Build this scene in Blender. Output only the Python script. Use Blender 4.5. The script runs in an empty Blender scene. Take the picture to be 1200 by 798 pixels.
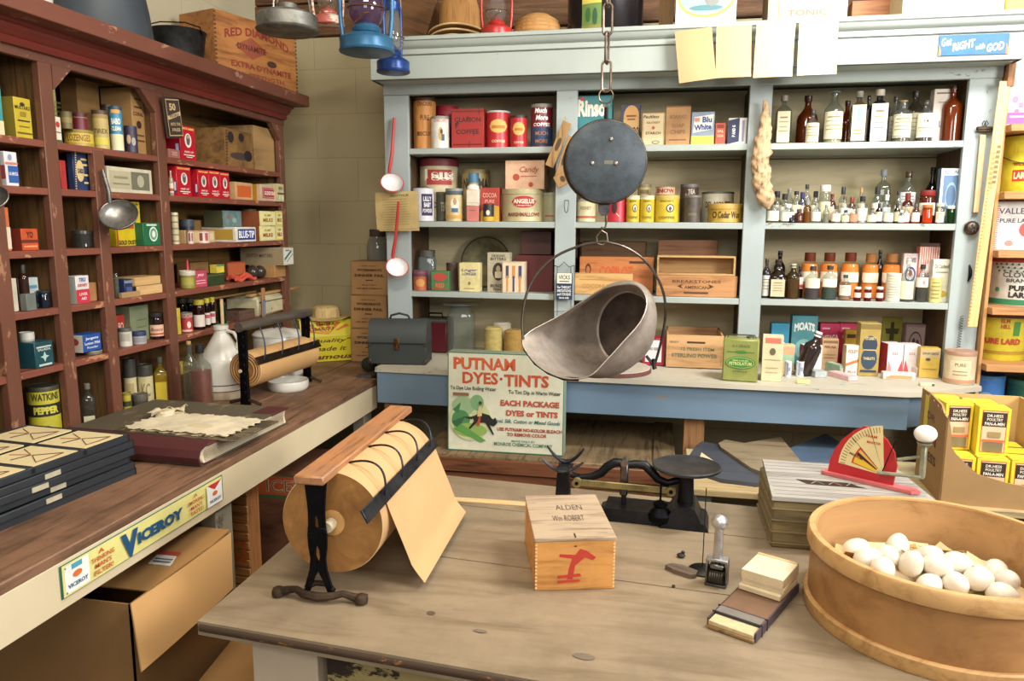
import bpy, bmesh, math, random
from mathutils import Vector, Matrix
random.seed(7)
PI = math.pi
sin, cos, rad = math.sin, math.cos, math.radians
C = bpy.context.scene.collection
# ------------------------------------------------------------------ camera
CAMZ = 1.5
F, PIT, YAW, ROL = 879.13, .1541, .193, .0053
Fw = Vector((-sin(YAW)*cos(PIT), cos(YAW)*cos(PIT), -sin(PIT)))
R0 = Vector((cos(YAW), sin(YAW), 0))
D0 = -(R0.cross(Fw))
Rv = R0*cos(ROL) - D0*sin(ROL)
Dv = R0*sin(ROL) + D0*cos(ROL)
EYE = Vector((0, 0, CAMZ))
cam = bpy.data.cameras.new('camera'); cam.sensor_width = 36; cam.lens = F*36/1200
cam.clip_start = .02; cam.clip_end = 60
co = bpy.data.objects.new('camera', cam); C.objects.link(co)
Mx = Matrix((Rv, -Dv, -Fw)).transposed().to_4x4(); Mx.translation = EYE
co.matrix_world = Mx
bpy.context.scene.camera = co

def at(px, py, x=None, y=None, z=None):
    """world point seen at a photo pixel, on the plane x=, y= or z="""
    d = Fw + Rv*((px-600)/F) + Dv*((py-399)/F)
    if x is not None: t = x/d.x
    elif y is not None: t = y/d.y
    else: t = (z-CAMZ)/d.z
    return EYE + d*t
def depth(p): return (Vector(p)-EYE).dot(Fw)

# ------------------------------------------------------------------ materials
_m = {}
def lin(h):
    h = h.lstrip('#')
    if len(h) == 3: h = ''.join(c*2 for c in h)
    o = []
    for i in (0, 2, 4):
        c = int(h[i:i+2], 16)/255
        o.append(c/12.92 if c <= .04045 else ((c+.055)/1.055)**2.4)
    return tuple(o)+(1,)
def newmat(name):
    m = bpy.data.materials.new(name); m.use_nodes = True
    nt = m.node_tree; b = nt.nodes['Principled BSDF']
    return m, nt, b
def N(nt, t, **k):
    n = nt.nodes.new(t)
    for a, v in k.items():
        if a in n.inputs: n.inputs[a].default_value = v
        else: setattr(n, a, v)
    return n
def ramp(nt, fac, stops):
    r = nt.nodes.new('ShaderNodeValToRGB'); e = r.color_ramp.elements
    while len(e) < len(stops): e.new(.5)
    for i, (p, c) in enumerate(stops):
        e[i].position = p; e[i].color = c if isinstance(c, tuple) else lin(c)
    nt.links.new(fac, r.inputs[0]); return r.outputs[0]
def coords(nt, scale=(1, 1, 1), loc=(0, 0, 0)):
    tc = nt.nodes.new('ShaderNodeTexCoord'); mp = nt.nodes.new('ShaderNodeMapping')
    mp.inputs['Scale'].default_value = scale; mp.inputs['Location'].default_value = loc
    nt.links.new(tc.outputs['Object'], mp.inputs[0]); return mp.outputs[0]
def noise(nt, vec, scale, detail=4, rough=.6, dist=0):
    n = N(nt, 'ShaderNodeTexNoise'); n.inputs['Scale'].default_value = scale
    n.inputs['Detail'].default_value = detail; n.inputs['Roughness'].default_value = rough
    n.inputs['Distortion'].default_value = dist
    nt.links.new(vec, n.inputs['Vector']); return n.outputs['Fac']
def bump(nt, b, h, strength, dist=.002):
    n = N(nt, 'ShaderNodeBump'); n.inputs['Strength'].default_value = strength; n.inputs['Distance'].default_value = dist
    nt.links.new(h, n.inputs['Height']); nt.links.new(n.outputs[0], b.inputs['Normal'])
def mixc(nt, fac, a, b):
    n = nt.nodes.new('ShaderNodeMix'); n.data_type = 'RGBA'
    for s, v in ((6, a), (7, b)):
        if isinstance(v, tuple): n.inputs[s].default_value = v
        elif isinstance(v, str): n.inputs[s].default_value = lin(v)
        else: nt.links.new(v, n.inputs[s])
    if isinstance(fac, (int, float)): n.inputs[0].default_value = fac
    else: nt.links.new(fac, n.inputs[0])
    return n.outputs[2]
def shade(c, k): return tuple(min(1, v*k) for v in c[:3])+(1,)
def pm(col, rough=.5, metal=0., var=.18, vs=25, bmp=0.):
    """plain surface with slight grime"""
    k = ('p', col, rough, metal, var, vs, bmp)
    if k in _m: return _m[k]
    m, nt, b = newmat('surface_'+col.lstrip('#')); c = lin(col)
    n = noise(nt, coords(nt), vs)
    o = ramp(nt, n, [(.3, shade(c, 1-var)), (.65, shade(c, 1+var*.4))])
    nt.links.new(o, b.inputs['Base Color']); b.inputs['Roughness'].default_value = rough; b.inputs['Metallic'].default_value = metal
    if bmp: bump(nt, b, n, bmp)
    _m[k] = m; return m
def wood(a, c, axis='x', s=6, rough=.65, stretch=14, bmp=.25, dirt=None, dfac=.5):
    k = ('w', a, c, axis, s, rough, stretch, bmp, dirt, dfac)
    if k in _m: return _m[k]
    m, nt, b = newmat('wood_'+a.lstrip('#'))
    sc = [stretch]*3; sc['xyz'.index(axis)] = 1.
    n = noise(nt, coords(nt, tuple(sc)), s, 6, .65, .6)
    o = ramp(nt, n, [(.3, a), (.5, c), (.72, shade(lin(c), 1.12))])
    if dirt:
        n2 = noise(nt, coords(nt, loc=(3, 5, 1)), 5, 5, .7)
        f = ramp(nt, n2, [(.45, (0, 0, 0, 1)), (.7, (dfac, dfac, dfac, 1))])
        o = mixc(nt, f, o, dirt)
    nt.links.new(o, b.inputs['Base Color']); b.inputs['Roughness'].default_value = rough
    bump(nt, b, n, bmp); _m[k] = m; return m
def worn(col, chip, amt=.62, vs=9, rough=.55, axis='x', edge=.02, var=.12):
    """painted wood with chips and stains"""
    k = ('c', col, chip, amt, vs, rough, axis)
    if k in _m: return _m[k]
    m, nt, b = newmat('paint_'+col.lstrip('#')); c = lin(col)
    sc = [2.5]*3; sc['xyz'.index(axis)] = 1.
    n = noise(nt, coords(nt, tuple(sc)), vs, 9, .72)
    n2 = noise(nt, coords(nt), 3.5, 5)
    o = ramp(nt, n2, [(.3, shade(c, 1-var)), (.7, shade(c, 1+var))])
    f = ramp(nt, n, [(amt, (0, 0, 0, 1)), (amt+edge, (1, 1, 1, 1))])
    o = mixc(nt, f, o, chip)
    nt.links.new(o, b.inputs['Base Color']); b.inputs['Roughness'].default_value = rough
    bump(nt, b, n, .15); _m[k] = m; return m
def metal(col, rough=.4, col2=None, m_=1., vs=14):
    k = ('m', col, rough, col2, m_, vs)
    if k in _m: return _m[k]
    m, nt, b = newmat('metal_'+col.lstrip('#'))
    n = noise(nt, coords(nt), vs, 7, .7)
    o = ramp(nt, n, [(.35, col2 or shade(lin(col), .6)), (.6, col)])
    nt.links.new(o, b.inputs['Base Color']); b.inputs['Metallic'].default_value = m_
    rr = N(nt, 'ShaderNodeMapRange'); nt.links.new(n, rr.inputs[0])
    rr.inputs[3].default_value = rough+.18; rr.inputs[4].default_value = max(.05, rough-.1)
    nt.links.new(rr.outputs[0], b.inputs['Roughness']); bump(nt, b, n, .08); _m[k] = m; return m
def glass(col='#e8f0ee', dens=.06, rough=.03):
    k = ('g', col, dens)
    if k in _m: return _m[k]
    m = bpy.data.materials.new('glass_'+col.lstrip('#')); m.use_nodes = True; nt = m.node_tree; nt.nodes.clear()
    out = nt.nodes.new('ShaderNodeOutputMaterial'); t = nt.nodes.new('ShaderNodeBsdfTransparent')
    g = nt.nodes.new('ShaderNodeBsdfGlossy'); d = nt.nodes.new('ShaderNodeBsdfDiffuse')
    fr = nt.nodes.new('ShaderNodeFresnel'); fr.inputs[0].default_value = 1.6
    m1 = nt.nodes.new('ShaderNodeMixShader'); m2 = nt.nodes.new('ShaderNodeMixShader')
    t.inputs[0].default_value = lin(col); d.inputs[0].default_value = shade(lin(col), .8); g.inputs['Roughness'].default_value = rough
    m1.inputs[0].default_value = dens
    L = nt.links.new
    L(t.outputs[0], m1.inputs[1]); L(d.outputs[0], m1.inputs[2]); ge = nt.nodes.new('ShaderNodeNewGeometry'); sb = N(nt, 'ShaderNodeMath', operation='SUBTRACT'); mu = N(nt, 'ShaderNodeMath', operation='MULTIPLY')
    sb.inputs[0].default_value = 1; L(ge.outputs['Backfacing'], sb.inputs[1]); L(sb.outputs[0], mu.inputs[0]); L(fr.outputs[0], mu.inputs[1]); L(mu.outputs[0], m2.inputs[0])
    L(m1.outputs[0], m2.inputs[1]); L(g.outputs[0], m2.inputs[2]); L(m2.outputs[0], out.inputs[0])
    _m[k] = m; return m
def as_mat(x): return pm(x) if isinstance(x, str) else x

# ------------------------------------------------------------------ text outlines
_t = {}
def textmesh(s, bold=.02, shear=0):
    k = (s, bold, shear)
    if k in _t: return _t[k]
    c = bpy.data.curves.new('lettering', 'FONT'); c.body = s; c.offset = bold; c.shear = shear; c.resolution_u = 2
    o = bpy.data.objects.new('lettering', c); me = o.to_mesh()
    vs = [(v.co.x, v.co.y) for v in me.vertices]; fs = [tuple(p.vertices) for p in me.polygons]
    o.to_mesh_clear(); bpy.data.objects.remove(o); bpy.data.curves.remove(c)
    if vs:
        x0 = min(v[0] for v in vs); x1 = max(v[0] for v in vs); y0 = min(v[1] for v in vs); y1 = max(v[1] for v in vs)
        vs = [((x-x0)/max(1e-6, x1-x0), (y-y0)/max(1e-6, y1-y0)) for x, y in vs]
    _t[k] = (vs, fs); return _t[k]

# ------------------------------------------------------------------ mesh builder
class MB:
    def __init__(s): s.v = []; s.f = []; s.mi = []; s.mats = []; s.T = None
    def m(s, mat):
        mat = as_mat(mat)
        if mat not in s.mats: s.mats.append(mat)
        return s.mats.index(mat)
    def add(s, vs, fs, mat):
        o = len(s.v); i = s.m(mat)
        if s.T is not None: vs = [s.T @ Vector(v) for v in vs]
        s.v += [tuple(v) for v in vs]
        for f in fs: s.f.append(tuple(a+o for a in f)); s.mi.append(i)
        return s
    def box(s, x0, x1, y0, y1, z0, z1, mat, bev=0., rz=0, piv=None, R=None):
        if bev <= 0:
            vs = [(x, y, z) for x in (x0, x1) for y in (y0, y1) for z in (z0, z1)]
            fs = [(0, 1, 3, 2), (4, 6, 7, 5), (0, 4, 5, 1), (2, 3, 7, 6), (0, 2, 6, 4), (1, 5, 7, 3)]
        else:
            bev = min(bev, .3*min(abs(x1-x0), abs(y1-y0), abs(z1-z0)))
            bm = bmesh.new(); bmesh.ops.create_cube(bm, size=1)
            for v in bm.verts:
                v.co = ((x0+x1)/2+v.co.x*(x1-x0), (y0+y1)/2+v.co.y*(y1-y0), (z0+z1)/2+v.co.z*(z1-z0))
            bmesh.ops.bevel(bm, geom=bm.edges[:], offset=bev, segments=1, affect='EDGES')
            bm.verts.index_update(); vs = [tuple(v.co) for v in bm.verts]; fs = [tuple(v.index for v in f.verts) for f in bm.faces]; bm.free()
        if R is not None: vs = [R @ Vector(v) for v in vs]
        if rz:
            px, py = piv or ((x0+x1)/2, (y0+y1)/2)
            vs = [(px+(x-px)*cos(rz)-(y-py)*sin(rz), py+(x-px)*sin(rz)+(y-py)*cos(rz), z) for x, y, z in vs]
        return s.add(vs, fs, mat)
    def lathe(s, prof, mat, n=24, c=(0, 0), sx=1, sy=1, e=2., caps=True, T=None, a0=0, a1=2*PI, jit=0):
        full = abs(a1-a0-2*PI) < 1e-6; k = n if full else n+1
        vs = []
        for r, z in prof:
            for i in range(k):
                a = a0+(a1-a0)*i/n; ca, sa = cos(a), sin(a)
                if e != 2: 
                    ca = math.copysign(abs(ca)**(2/e), ca); sa = math.copysign(abs(sa)**(2/e), sa)
                vs.append((c[0]+r*sx*ca, c[1]+r*sy*sa, z))
        fs = []
        for j in range(len(prof)-1):
            for i in range(n):
                i2 = (i+1) % k if full else i+1
                fs.append((j*k+i, j*k+i2, (j+1)*k+i2, (j+1)*k+i))
        if caps and full:
            if prof[0][0] > 1e-5: fs.append(tuple(range(k-1, -1, -1)))
            if prof[-1][0] > 1e-5: fs.append(tuple((len(prof)-1)*k+i for i in range(k)))
        if T is not None: vs = [T @ Vector(v) for v in vs]
        return s.add(vs, fs, mat)
    def tube(s, path, r, mat, n=8, closed=False, flat=1.):
        P = [Vector(p) for p in path]; m = len(P); vs = []; up = None
        for i, p in enumerate(P):
            if closed: t = P[(i+1) % m]-P[i-1]
            else: t = P[min(i+1, m-1)]-P[max(i-1, 0)]
            if t.length < 1e-9: t = Vector((0, 0, 1))
            t.normalize()
            if up is None: up = Vector((0, 0, 1)) if abs(t.z) < .9 else Vector((1, 0, 0))
            u = up-t*up.dot(t)
            if u.length < 1e-4: u = Vector((1, 0, 0))-t*t.x
            u.normalize(); w = t.cross(u); up = u
            rr = r[i] if isinstance(r, (list, tuple)) else r
            for j in range(n):
                a = 2*PI*j/n; vs.append(p+u*(cos(a)*rr*flat)+w*(sin(a)*rr))
        fs = []
        for i in range(m if closed else m-1):
            for j in range(n):
                a = i*n; b = ((i+1) % m)*n; fs.append((a+j, a+(j+1) % n, b+(j+1) % n, b+j))
        if not closed: fs += [tuple(range(n-1, -1, -1)), tuple((m-1)*n+j for j in range(n))]
        return s.add(vs, fs, mat)
    def prism(s, poly, a, b, mat, ax='z'):
        """polygon in the plane normal to ax, extruded from a to b"""
        n = len(poly)
        def P(u, v, w): return (u, v, w) if ax == 'z' else ((u, w, v) if ax == 'y' else (w, u, v))
        vs = [P(u, v, a) for u, v in poly]+[P(u, v, b) for u, v in poly]
        fs = [tuple(range(n-1, -1, -1)), tuple(range(n, 2*n))]+[(i, (i+1) % n, n+(i+1) % n, n+i) for i in range(n)]
        return s.add(vs, fs, mat)
    def sphere(s, c, r, mat, n=16, sz=1., T=None, sx=1., sy=1.):
        pr = [(r*sin(PI*i/(n//2)), -r*cos(PI*i/(n//2))*sz) for i in range(n//2+1)]
        pr[0] = (1e-6, pr[0][1]); pr[-1] = (1e-6, pr[-1][1])
        TT = Matrix.Translation(c) if T is None else Matrix.Translation(c) @ T
        return s.lathe(pr, mat, n, sx=sx, sy=sy, caps=False, T=TT)
    def grid(s, fn, nu, nv, mat, thick=0.):
        P = [Vector(fn(i/nu, j/nv)) for j in range(nv+1) for i in range(nu+1)]
        fs = [(j*(nu+1)+i, j*(nu+1)+i+1, (j+1)*(nu+1)+i+1, (j+1)*(nu+1)+i) for j in range(nv) for i in range(nu)]
        if not thick: return s.add(P, fs, mat)
        nr = [Vector((0, 0, 0)) for _ in P]
        for f in fs:
            a = (P[f[1]]-P[f[0]]).cross(P[f[3]]-P[f[0]])
            for q in f: nr[q] += a
        Q = [p-(v.normalized() if v.length > 1e-12 else Vector((0, 0, 1)))*thick for p, v in zip(P, nr)]
        o = len(P); f2 = list(fs)+[tuple(a+o for a in reversed(f)) for f in fs]
        b = [i for i in range(nu+1)]+[(j*(nu+1)+nu) for j in range(1, nv+1)]+[nv*(nu+1)+i for i in range(nu-1, -1, -1)]+[j*(nu+1) for j in range(nv-1, 0, -1)]
        for i in range(len(b)): 
            p, q = b[i], b[(i+1) % len(b)]; f2.append((q, p, p+o, q+o))
        return s.add(P+Q, f2, mat)
    def decos(s, decos, fm, W, H, sub=1):
        for k, d in enumerate(decos):
            e = .0004*(k+1); t = d[0]; vs = []; fs = []
            if t == 'r':
                _, cx, cy, w, h, col = d[:6]; n = max(1, int(sub*8*w))
                for i in range(n+1):
                    u = (cx-w/2+w*i/n-.5)*W
                    vs += [fm(u, (cy-h/2)*H, e), fm(u, (cy+h/2)*H, e)]
                fs = [(2*i, 2*i+2, 2*i+3, 2*i+1) for i in range(n)]
            elif t == 'e':
                _, cx, cy, w, h, col = d[:6]; n = 16
                if sub > 1:
                    q = 8
                    for i in range(q+1):
                        u = -1+2*i/q; dv = max(.02, (1-u*u)**.5)
                        vs += [fm((cx+u*w/2-.5)*W, (cy-dv*h/2)*H, e), fm((cx+u*w/2-.5)*W, (cy+dv*h/2)*H, e)]
                    fs = [(2*i, 2*i+2, 2*i+3, 2*i+1) for i in range(q)]
                else:
                    vs = [fm((cx+w/2*cos(2*PI*i/n)-.5)*W, (cy+h/2*sin(2*PI*i/n))*H, e) for i in range(n)]; fs = [tuple(range(n))]
            elif t == 'p':
                _, pts, col = d[:3]; vs = [fm((u-.5)*W, v*H, e) for u, v in pts]; fs = [tuple(range(len(pts)))]
            elif t == 't':
                _, txt, cx, cy, w, h, col = d[:7]; o = d[7] if len(d) > 7 else {}
                tv, tf = textmesh(txt, o.get('b', .02), o.get('sh', 0)); ro = o.get('ro', 0)
                for x, y in tv:
                    a, b = (x-.5)*w*W, (y-.5)*h*H
                    if o.get('arc'): b -= o['arc']*H*(2*x-1)**2
                    if ro: a, b = a*cos(ro)-b*sin(ro), a*sin(ro)+b*cos(ro)
                    vs.append(fm((cx-.5)*W+a, cy*H+b, e))
                fs = tf
            s.add(vs, fs, col if not isinstance(col, str) else pm(col, .6, 0, .08))
        return s
    def build(s, name, parent=None, sharp=38, recalc=True, loc=None, rz=0):
        me = bpy.data.meshes.new(name); me.from_pydata(s.v, [], s.f)
        for m in s.mats: me.materials.append(m)
        me.polygons.foreach_set('material_index', s.mi)
        me.polygons.foreach_set('use_smooth', [True]*len(s.f)); me.update()
        if recalc:
            bm = bmesh.new(); bm.from_mesh(me); bmesh.ops.recalc_face_normals(bm, faces=bm.faces[:]); bm.to_mesh(me); bm.free()
        me.set_sharp_from_angle(angle=rad(sharp))
        o = bpy.data.objects.new(name, me); C.objects.link(o)
        if parent is not None: o.parent = parent
        if loc is not None: o.location = loc
        if rz: o.rotation_euler = (0, 0, rz)
        return o
def tag(o, label, cat, group=None, kind=None):
    if label: o['label'] = label
    if cat: o['category'] = cat
    if group: o['group'] = group
    if kind: o['kind'] = kind
    return o
def thing(name, label, cat, loc=(0, 0, 0), rz=0, group=None, rot=None):
    o = bpy.data.objects.new(name, None); o.empty_display_size = .02; C.objects.link(o)
    o.location = loc; o.rotation_euler = rot or (0, 0, rz)
    return tag(o, label, cat, group)
def struct(name, mb, label=None):
    o = mb.build(name); o['kind'] = 'structure'
    if label: o['label'] = label
    return o
def dup(root, loc=None, rz=None, label=None, group=None):
    r = root.copy(); C.objects.link(r)
    if loc is not None: r.location = loc
    if rz is not None: r.rotation_euler = (0, 0, rz)
    if label: r['label'] = label
    if group: r['group'] = group
    for ch in list(root.children):
        c = ch.copy(); C.objects.link(c); c.parent = r
        for g in ch.children:
            d = g.copy(); C.objects.link(d); d.parent = c
    return r
ORD = ['first', 'second', 'third', 'fourth', 'fifth', 'sixth', 'seventh', 'eighth', 'ninth', 'tenth', 'eleventh', 'twelfth', 'thirteenth', 'fourteenth', 'fifteenth', 'sixteenth', 'seventeenth', 'eighteenth']
def Tt(txt, cx, cy, w, h, col='#222', **o): return ('t', txt, cx, cy, w, h, col, o)
def Rr(cx, cy, w, h, col): return ('r', cx, cy, w, h, col)
def Ee(cx, cy, w, h, col): return ('e', cx, cy, w, h, col)
def lines(cx, y0, y1, w, n, col='#555', th=.02):
    """rows of tiny unreadable print as broken bars"""
    o = []
    for i in range(n):
        y = y0+(y1-y0)*i/max(1, n-1); ww = w*(.7+.3*random.random())
        o.append(('r', cx, y, ww, th, col))
    return o
# ------------------------------------------------------------------ generic goods
def box_item(name, label, cat, loc, w, d, h, col, decos=(), rz=0, group=None, bev=.0012, side=None, top=None, rot=None, lidc=None):
    mb = MB(); mb.box(-w/2, w/2, -d/2, d/2, 0, h, col, bev)
    mb.decos(decos, lambda u, v, e: (u, -d/2-e, v), w, h)
    if side: mb.decos(side, lambda u, v, e: (-w/2-e, -u, v), d, h)
    if top: mb.decos(top, lambda u, v, e: (u, v-d/2, h+e), w, d)
    o = mb.build(name, loc=loc)
    o.rotation_euler = rot or (0, 0, rz)
    if lidc:
        l = MB(); l.box(-w/2-.0012, w/2+.0012, -d/2-.0012, d/2+.0012, h*.86, h+.0012, lidc, .0012); l.build('lid', o)
    return tag(o, label, cat, group)
def can_item(name, label, cat, loc, r, h, col, decos=(), rz=0, group=None, lid='#8a8880', lidh=.08, lidr=1.02, n=28, rib=True, kn=False, bottom=None, bail=False):
    t = thing(name, label, cat, loc, rz, group)
    mb = MB(); lh = max(.0, lidh*h)
    pr = [(r*.97, 0), (r*1.01, .0015), (r*1.01, .004), (r, .006), (r, h-lh)]
    mb.lathe(pr, bottom or col, n) if False else mb.lathe(pr, col, n)
    mb.decos(decos, lambda u, v, e: ((r+e)*sin(u/r), -(r+e)*cos(u/r), v), 2.3*r, h, sub=2)
    mb.build('body', t)
    l = MB(); R = r*lidr
    l.lathe([(R*.9, h-lh-.001), (R, h-lh-.0005), (R, h-.0025), (R*.98, h-.0005), (R*.93, h), (R*.9, h-.002), (R*.3, h-.003), (1e-5, h-.003)], lid, n)
    if kn: l.lathe([(r*.12, h-.004), (r*.1, h+.01), (r*.2, h+.016), (r*.2, h+.024), (1e-5, h+.03)], lid, 12)
    l.build('lid', t)
    if bail:
        b = MB(); pts = [(R*1.0*cos(a), -R*.5*sin(a), h*.82+(r*.9)*sin(a)*.8) for a in [PI*i/14 for i in range(15)]]
        b.tube(pts, .0014, metal('#888', .4), 6); b.build('bail_handle', t)
    return t
BOT = {  # profiles: (radius fraction, height fraction)
 'round': [(.93, 0), (1, .015), (1, .6), (.93, .67), (.6, .74), (.38, .79), (.34, .82), (.34, .92), (.42, .925), (.42, .95), (.34, .955)],
 'apoth': [(.93, 0), (1, .015), (1, .68), (.95, .74), (.62, .79), (.5, .8), (.5, .94), (.58, .95), (.58, .975), (.5, .98)],
 'jar': [(.93, 0), (1, .02), (1, .74), (.93, .81), (.76, .84), (.76, .93)],
 'tall': [(.93, 0), (1, .01), (1, .52), (.9, .6), (.5, .7), (.33, .76), (.29, .8), (.29, .93), (.38, .935), (.38, .955), (.3, .96)],
 'phial': [(.93, 0), (1, .03), (1, .6), (.9, .68), (.45, .76), (.42, .86)],
 'flask': [(.93, 0), (1, .015), (1, .62), (.9, .7), (.5, .77), (.3, .8), (.27, .93), (.36, .935), (.36, .96)],
}
def bottle_item(name, label, cat, loc, r, h, glasscol='#dfe8e6', style='round', cap='#2a2622', cont=None, fill=.5, lab=None, labz=(.12, .5), rz=0, group=None, dens=.05, sq=2., sy=1., n=18, ldec=(), capk=None, lw=2.2):
    t = thing(name, label, cat, loc, rz, group)
    P = [(r*a, h*b) for a, b in BOT[style]]
    b = MB(); b.lathe(P, glass(glasscol, dens), n, sy=sy, e=sq, caps=True); b.build('glass_body', t)
    nk = P[-1][0]; zt = P[-1][1]
    if cap:
        c = MB(); cr = nk*1.18; z0 = h*{'jar': .83, 'phial': .8, 'apoth': .81}.get(style, .88)
        if capk == 'stopper': c.lathe([(nk*.8, zt), (nk*.9, h*.965), (nk*1.7, h*.975), (nk*1.8, h*.99), (nk*1.2, h*1.0), (1e-5, h*1.0)], cap, n)
        elif capk == 'cork': c.lathe([(nk*.85, zt-.002), (nk*.95, h), (1e-5, h)], cap, n)
        else: c.lathe([(cr, z0), (cr*1.03, z0+.001), (cr*1.03, h-.001), (cr*.92, h), (1e-5, h)], cap, n)
        c.build({'stopper': 'stopper', 'cork': 'cork'}.get(capk, 'cap'), t)
    if cont:
        zf = h*fill; c = MB(); q = []
        for (ra, za), (rb, zb) in zip(P, P[1:]):
            if za >= zf: break
            q.append((ra*.9, max(za, .003)))
            if zb >= zf: 
                k = (zf-za)/(zb-za); q.append(((ra+(rb-ra)*k)*.9, zf))
        c.lathe(q, as_mat(cont) if not isinstance(cont, str) else pm(cont, .3), n, sy=sy, e=sq); c.build('contents', t)
    if lab:
        l = MB(); z0, z1 = labz; rr = r*1.012
        def fm(u, v, e):
            a = u/r
            if sq > 2.5: 
                return (u, -(r*sy*1.01+e), z0*h+v)
            return ((rr+e)*sin(a), -(rr+e)*sy*cos(a), z0*h+v)
        W = r*(1.5 if sq > 2.5 else lw); 
        l.decos([('r', .5, .5, 1, 1, lab)]+list(ldec), fm, W, (z1-z0)*h, sub=1 if sq > 2.5 else 2); l.build('label', t)
    return t
# ================================================================== the setting
def block_wall(col, mort, ax):
    m, nt, b = newmat('painted_block_'+ax)
    tc = nt.nodes.new('ShaderNodeTexCoord'); sp = nt.nodes.new('ShaderNodeSeparateXYZ'); cb = nt.nodes.new('ShaderNodeCombineXYZ')
    nt.links.new(tc.outputs['Object'], sp.inputs[0]); nt.links.new(sp.outputs[0 if ax == 'x' else 1], cb.inputs[0]); nt.links.new(sp.outputs[2], cb.inputs[1])
    br = nt.nodes.new('ShaderNodeTexBrick'); nt.links.new(cb.outputs[0], br.inputs[0])
    br.inputs['Scale'].default_value = 1; br.inputs['Brick Width'].default_value = .4; br.inputs['Row Height'].default_value = .2
    br.inputs['Mortar Size'].default_value = .0035; br.inputs['Mortar Smooth'].default_value = .6; br.offset = .5
    br.inputs['Color1'].default_value = lin(col); br.inputs['Color2'].default_value = shade(lin(col), .96); br.inputs['Mortar'].default_value = lin(mort)
    n = noise(nt, tc.outputs['Object'], 4, 6)
    o = mixc(nt, ramp(nt, n, [(.35, (0, 0, 0, 1)), (.75, (.3, .3, .3, 1))]), br.outputs[0], mort)
    nt.links.new(o, b.inputs['Base Color']); b.inputs['Roughness'].default_value = .6
    inv = N(nt, 'ShaderNodeMath', operation='SUBTRACT'); inv.inputs[0].default_value = 1; nt.links.new(br.outputs['Fac'], inv.inputs[1])
    bump(nt, b, inv.outputs[0], .35, .003); return m
wb = MB(); wb.box(-2.0, 2.6, 3.38, 3.5, 0, 2.34, block_wall('#b3a783', '#a69a77', 'x')); struct('wall_back', wb)
wl = MB(); wl.box(-2.0, -1.875, -1.2, 3.38, 0, 2.75, block_wall('#c9c2a6', '#bab296', 'y')); struct('wall_left', wl)
def planks(cols, seam, width, ax, sc=5):
    m, nt, b = newmat('boards_'+ax); v = coords(nt, (1, 8, 12) if ax == 'x' else (12, 1, 12))
    n = noise(nt, v, sc, 6, .65, .5); o = ramp(nt, n, [(.3, cols[0]), (.55, cols[1]), (.75, cols[2])])
    nt.links.new(o, b.inputs['Base Color']); b.inputs['Roughness'].default_value = .7; bump(nt, b, n, .3); return m
loft = MB(); lw_ = planks(('#3f2b1a', '#6f4e32', '#8a6846'), 0, 0, 'x')
for k in range(3): loft.box(-2.0, 2.6, 3.36+.004*(k % 2), 3.46, 2.345+.145*k, 2.484+.145*k, lw_, .004)
struct('trim_1', loft)
fl = MB(); fl.box(-2.0, 2.6, -1.2, 3.5, -.1, 0, wood('#4a4034', '#6b5d4a', 'y', 5, .8)); struct('floor', fl)
ce = MB(); ce.box(-2.0, 2.6, -1.2, 3.5, 2.78, 2.86, pm('#cfc8b6', .8)); struct('ceiling', ce)

# ------------------------------------------------------------------ materials used by the furniture
RED = worn('#6a4334', '#a87c60', .60, 12, .5); REDL = worn('#7f493a', '#b88660', .58, 12, .5, 'y'); REDV = worn('#6c4434'[:7], '#9c7258', .6, 11, .5, 'z')
REDM = worn('#742f27', '#a86a50', .7, 10, .4, 'y')
DKW = wood('#39290f', '#6c4e2a', 'z', 5, .7); DKY = wood('#5a4220', '#8f6c3a', 'y', 4, .7, bmp=.2)
BLU = worn('#a3aca6', '#6d6b5e', .64, 9, .5, 'x', .04, .07); BLUV = worn('#a1acab', '#6d6b5e', .64, 9, .5, 'z', .04, .07)
BLUD = worn('#6b8398', '#8b7b66', .67, 8, .5, 'x', .03, .08)
BTOP = worn('#b9b2a0', '#6e8790', .6, 7, .6, 'x', .05, .1)
BEIGEB = wood('#b5a680', '#c6b893', 'x', 4, .7, 6, .08)
PINE = wood('#8a5a32', '#b98654', 'x', 5, .6); PINEV = wood('#8f6236', '#bd8c56', 'z', 5, .6)

# ================================================================== left shelving unit (faces +x)
XL = -1.62
su = thing('shelving_unit', 'tall reddish-brown open shelving unit with cornice along the left wall, standing on the brown counter', 'shelves', (XL, 2.3, .88))
def sub(mb, name, parent, label=None):
    """build a part whose mesh is in world coordinates under an unrotated root"""
    o = mb.build(name, parent); o.location = Vector((0, 0, 0))-parent.location
    if label: o['label'] = label
    return o
posts = [(1.16, 1.205), (1.59, 1.634), (1.779, 1.824), (1.955, 1.998), (2.245, 2.29), (3.06, 3.10)]
for i, (a, b) in enumerate(posts):
    m = MB(); zt = 1.705 if i == 3 else 1.94
    m.box(XL-.022, XL, a, b, .88, zt, REDV, .002); m.box(XL-.024, XL-.022, a+.012, b-.012, .88, zt, REDV)
    m.box(XL-.24, XL-.022, a+.013, b-.013, .88, zt, DKW); sub(m, 'post', su)
bays = [(1.205, 1.59), (1.634, 1.779), (1.824, 2.245), (2.29, 3.06)]
SL = {1: 1.714, 2: 1.589, 3: 1.424, 4: 1.266, 5: 1.109, 0: .88}
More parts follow.
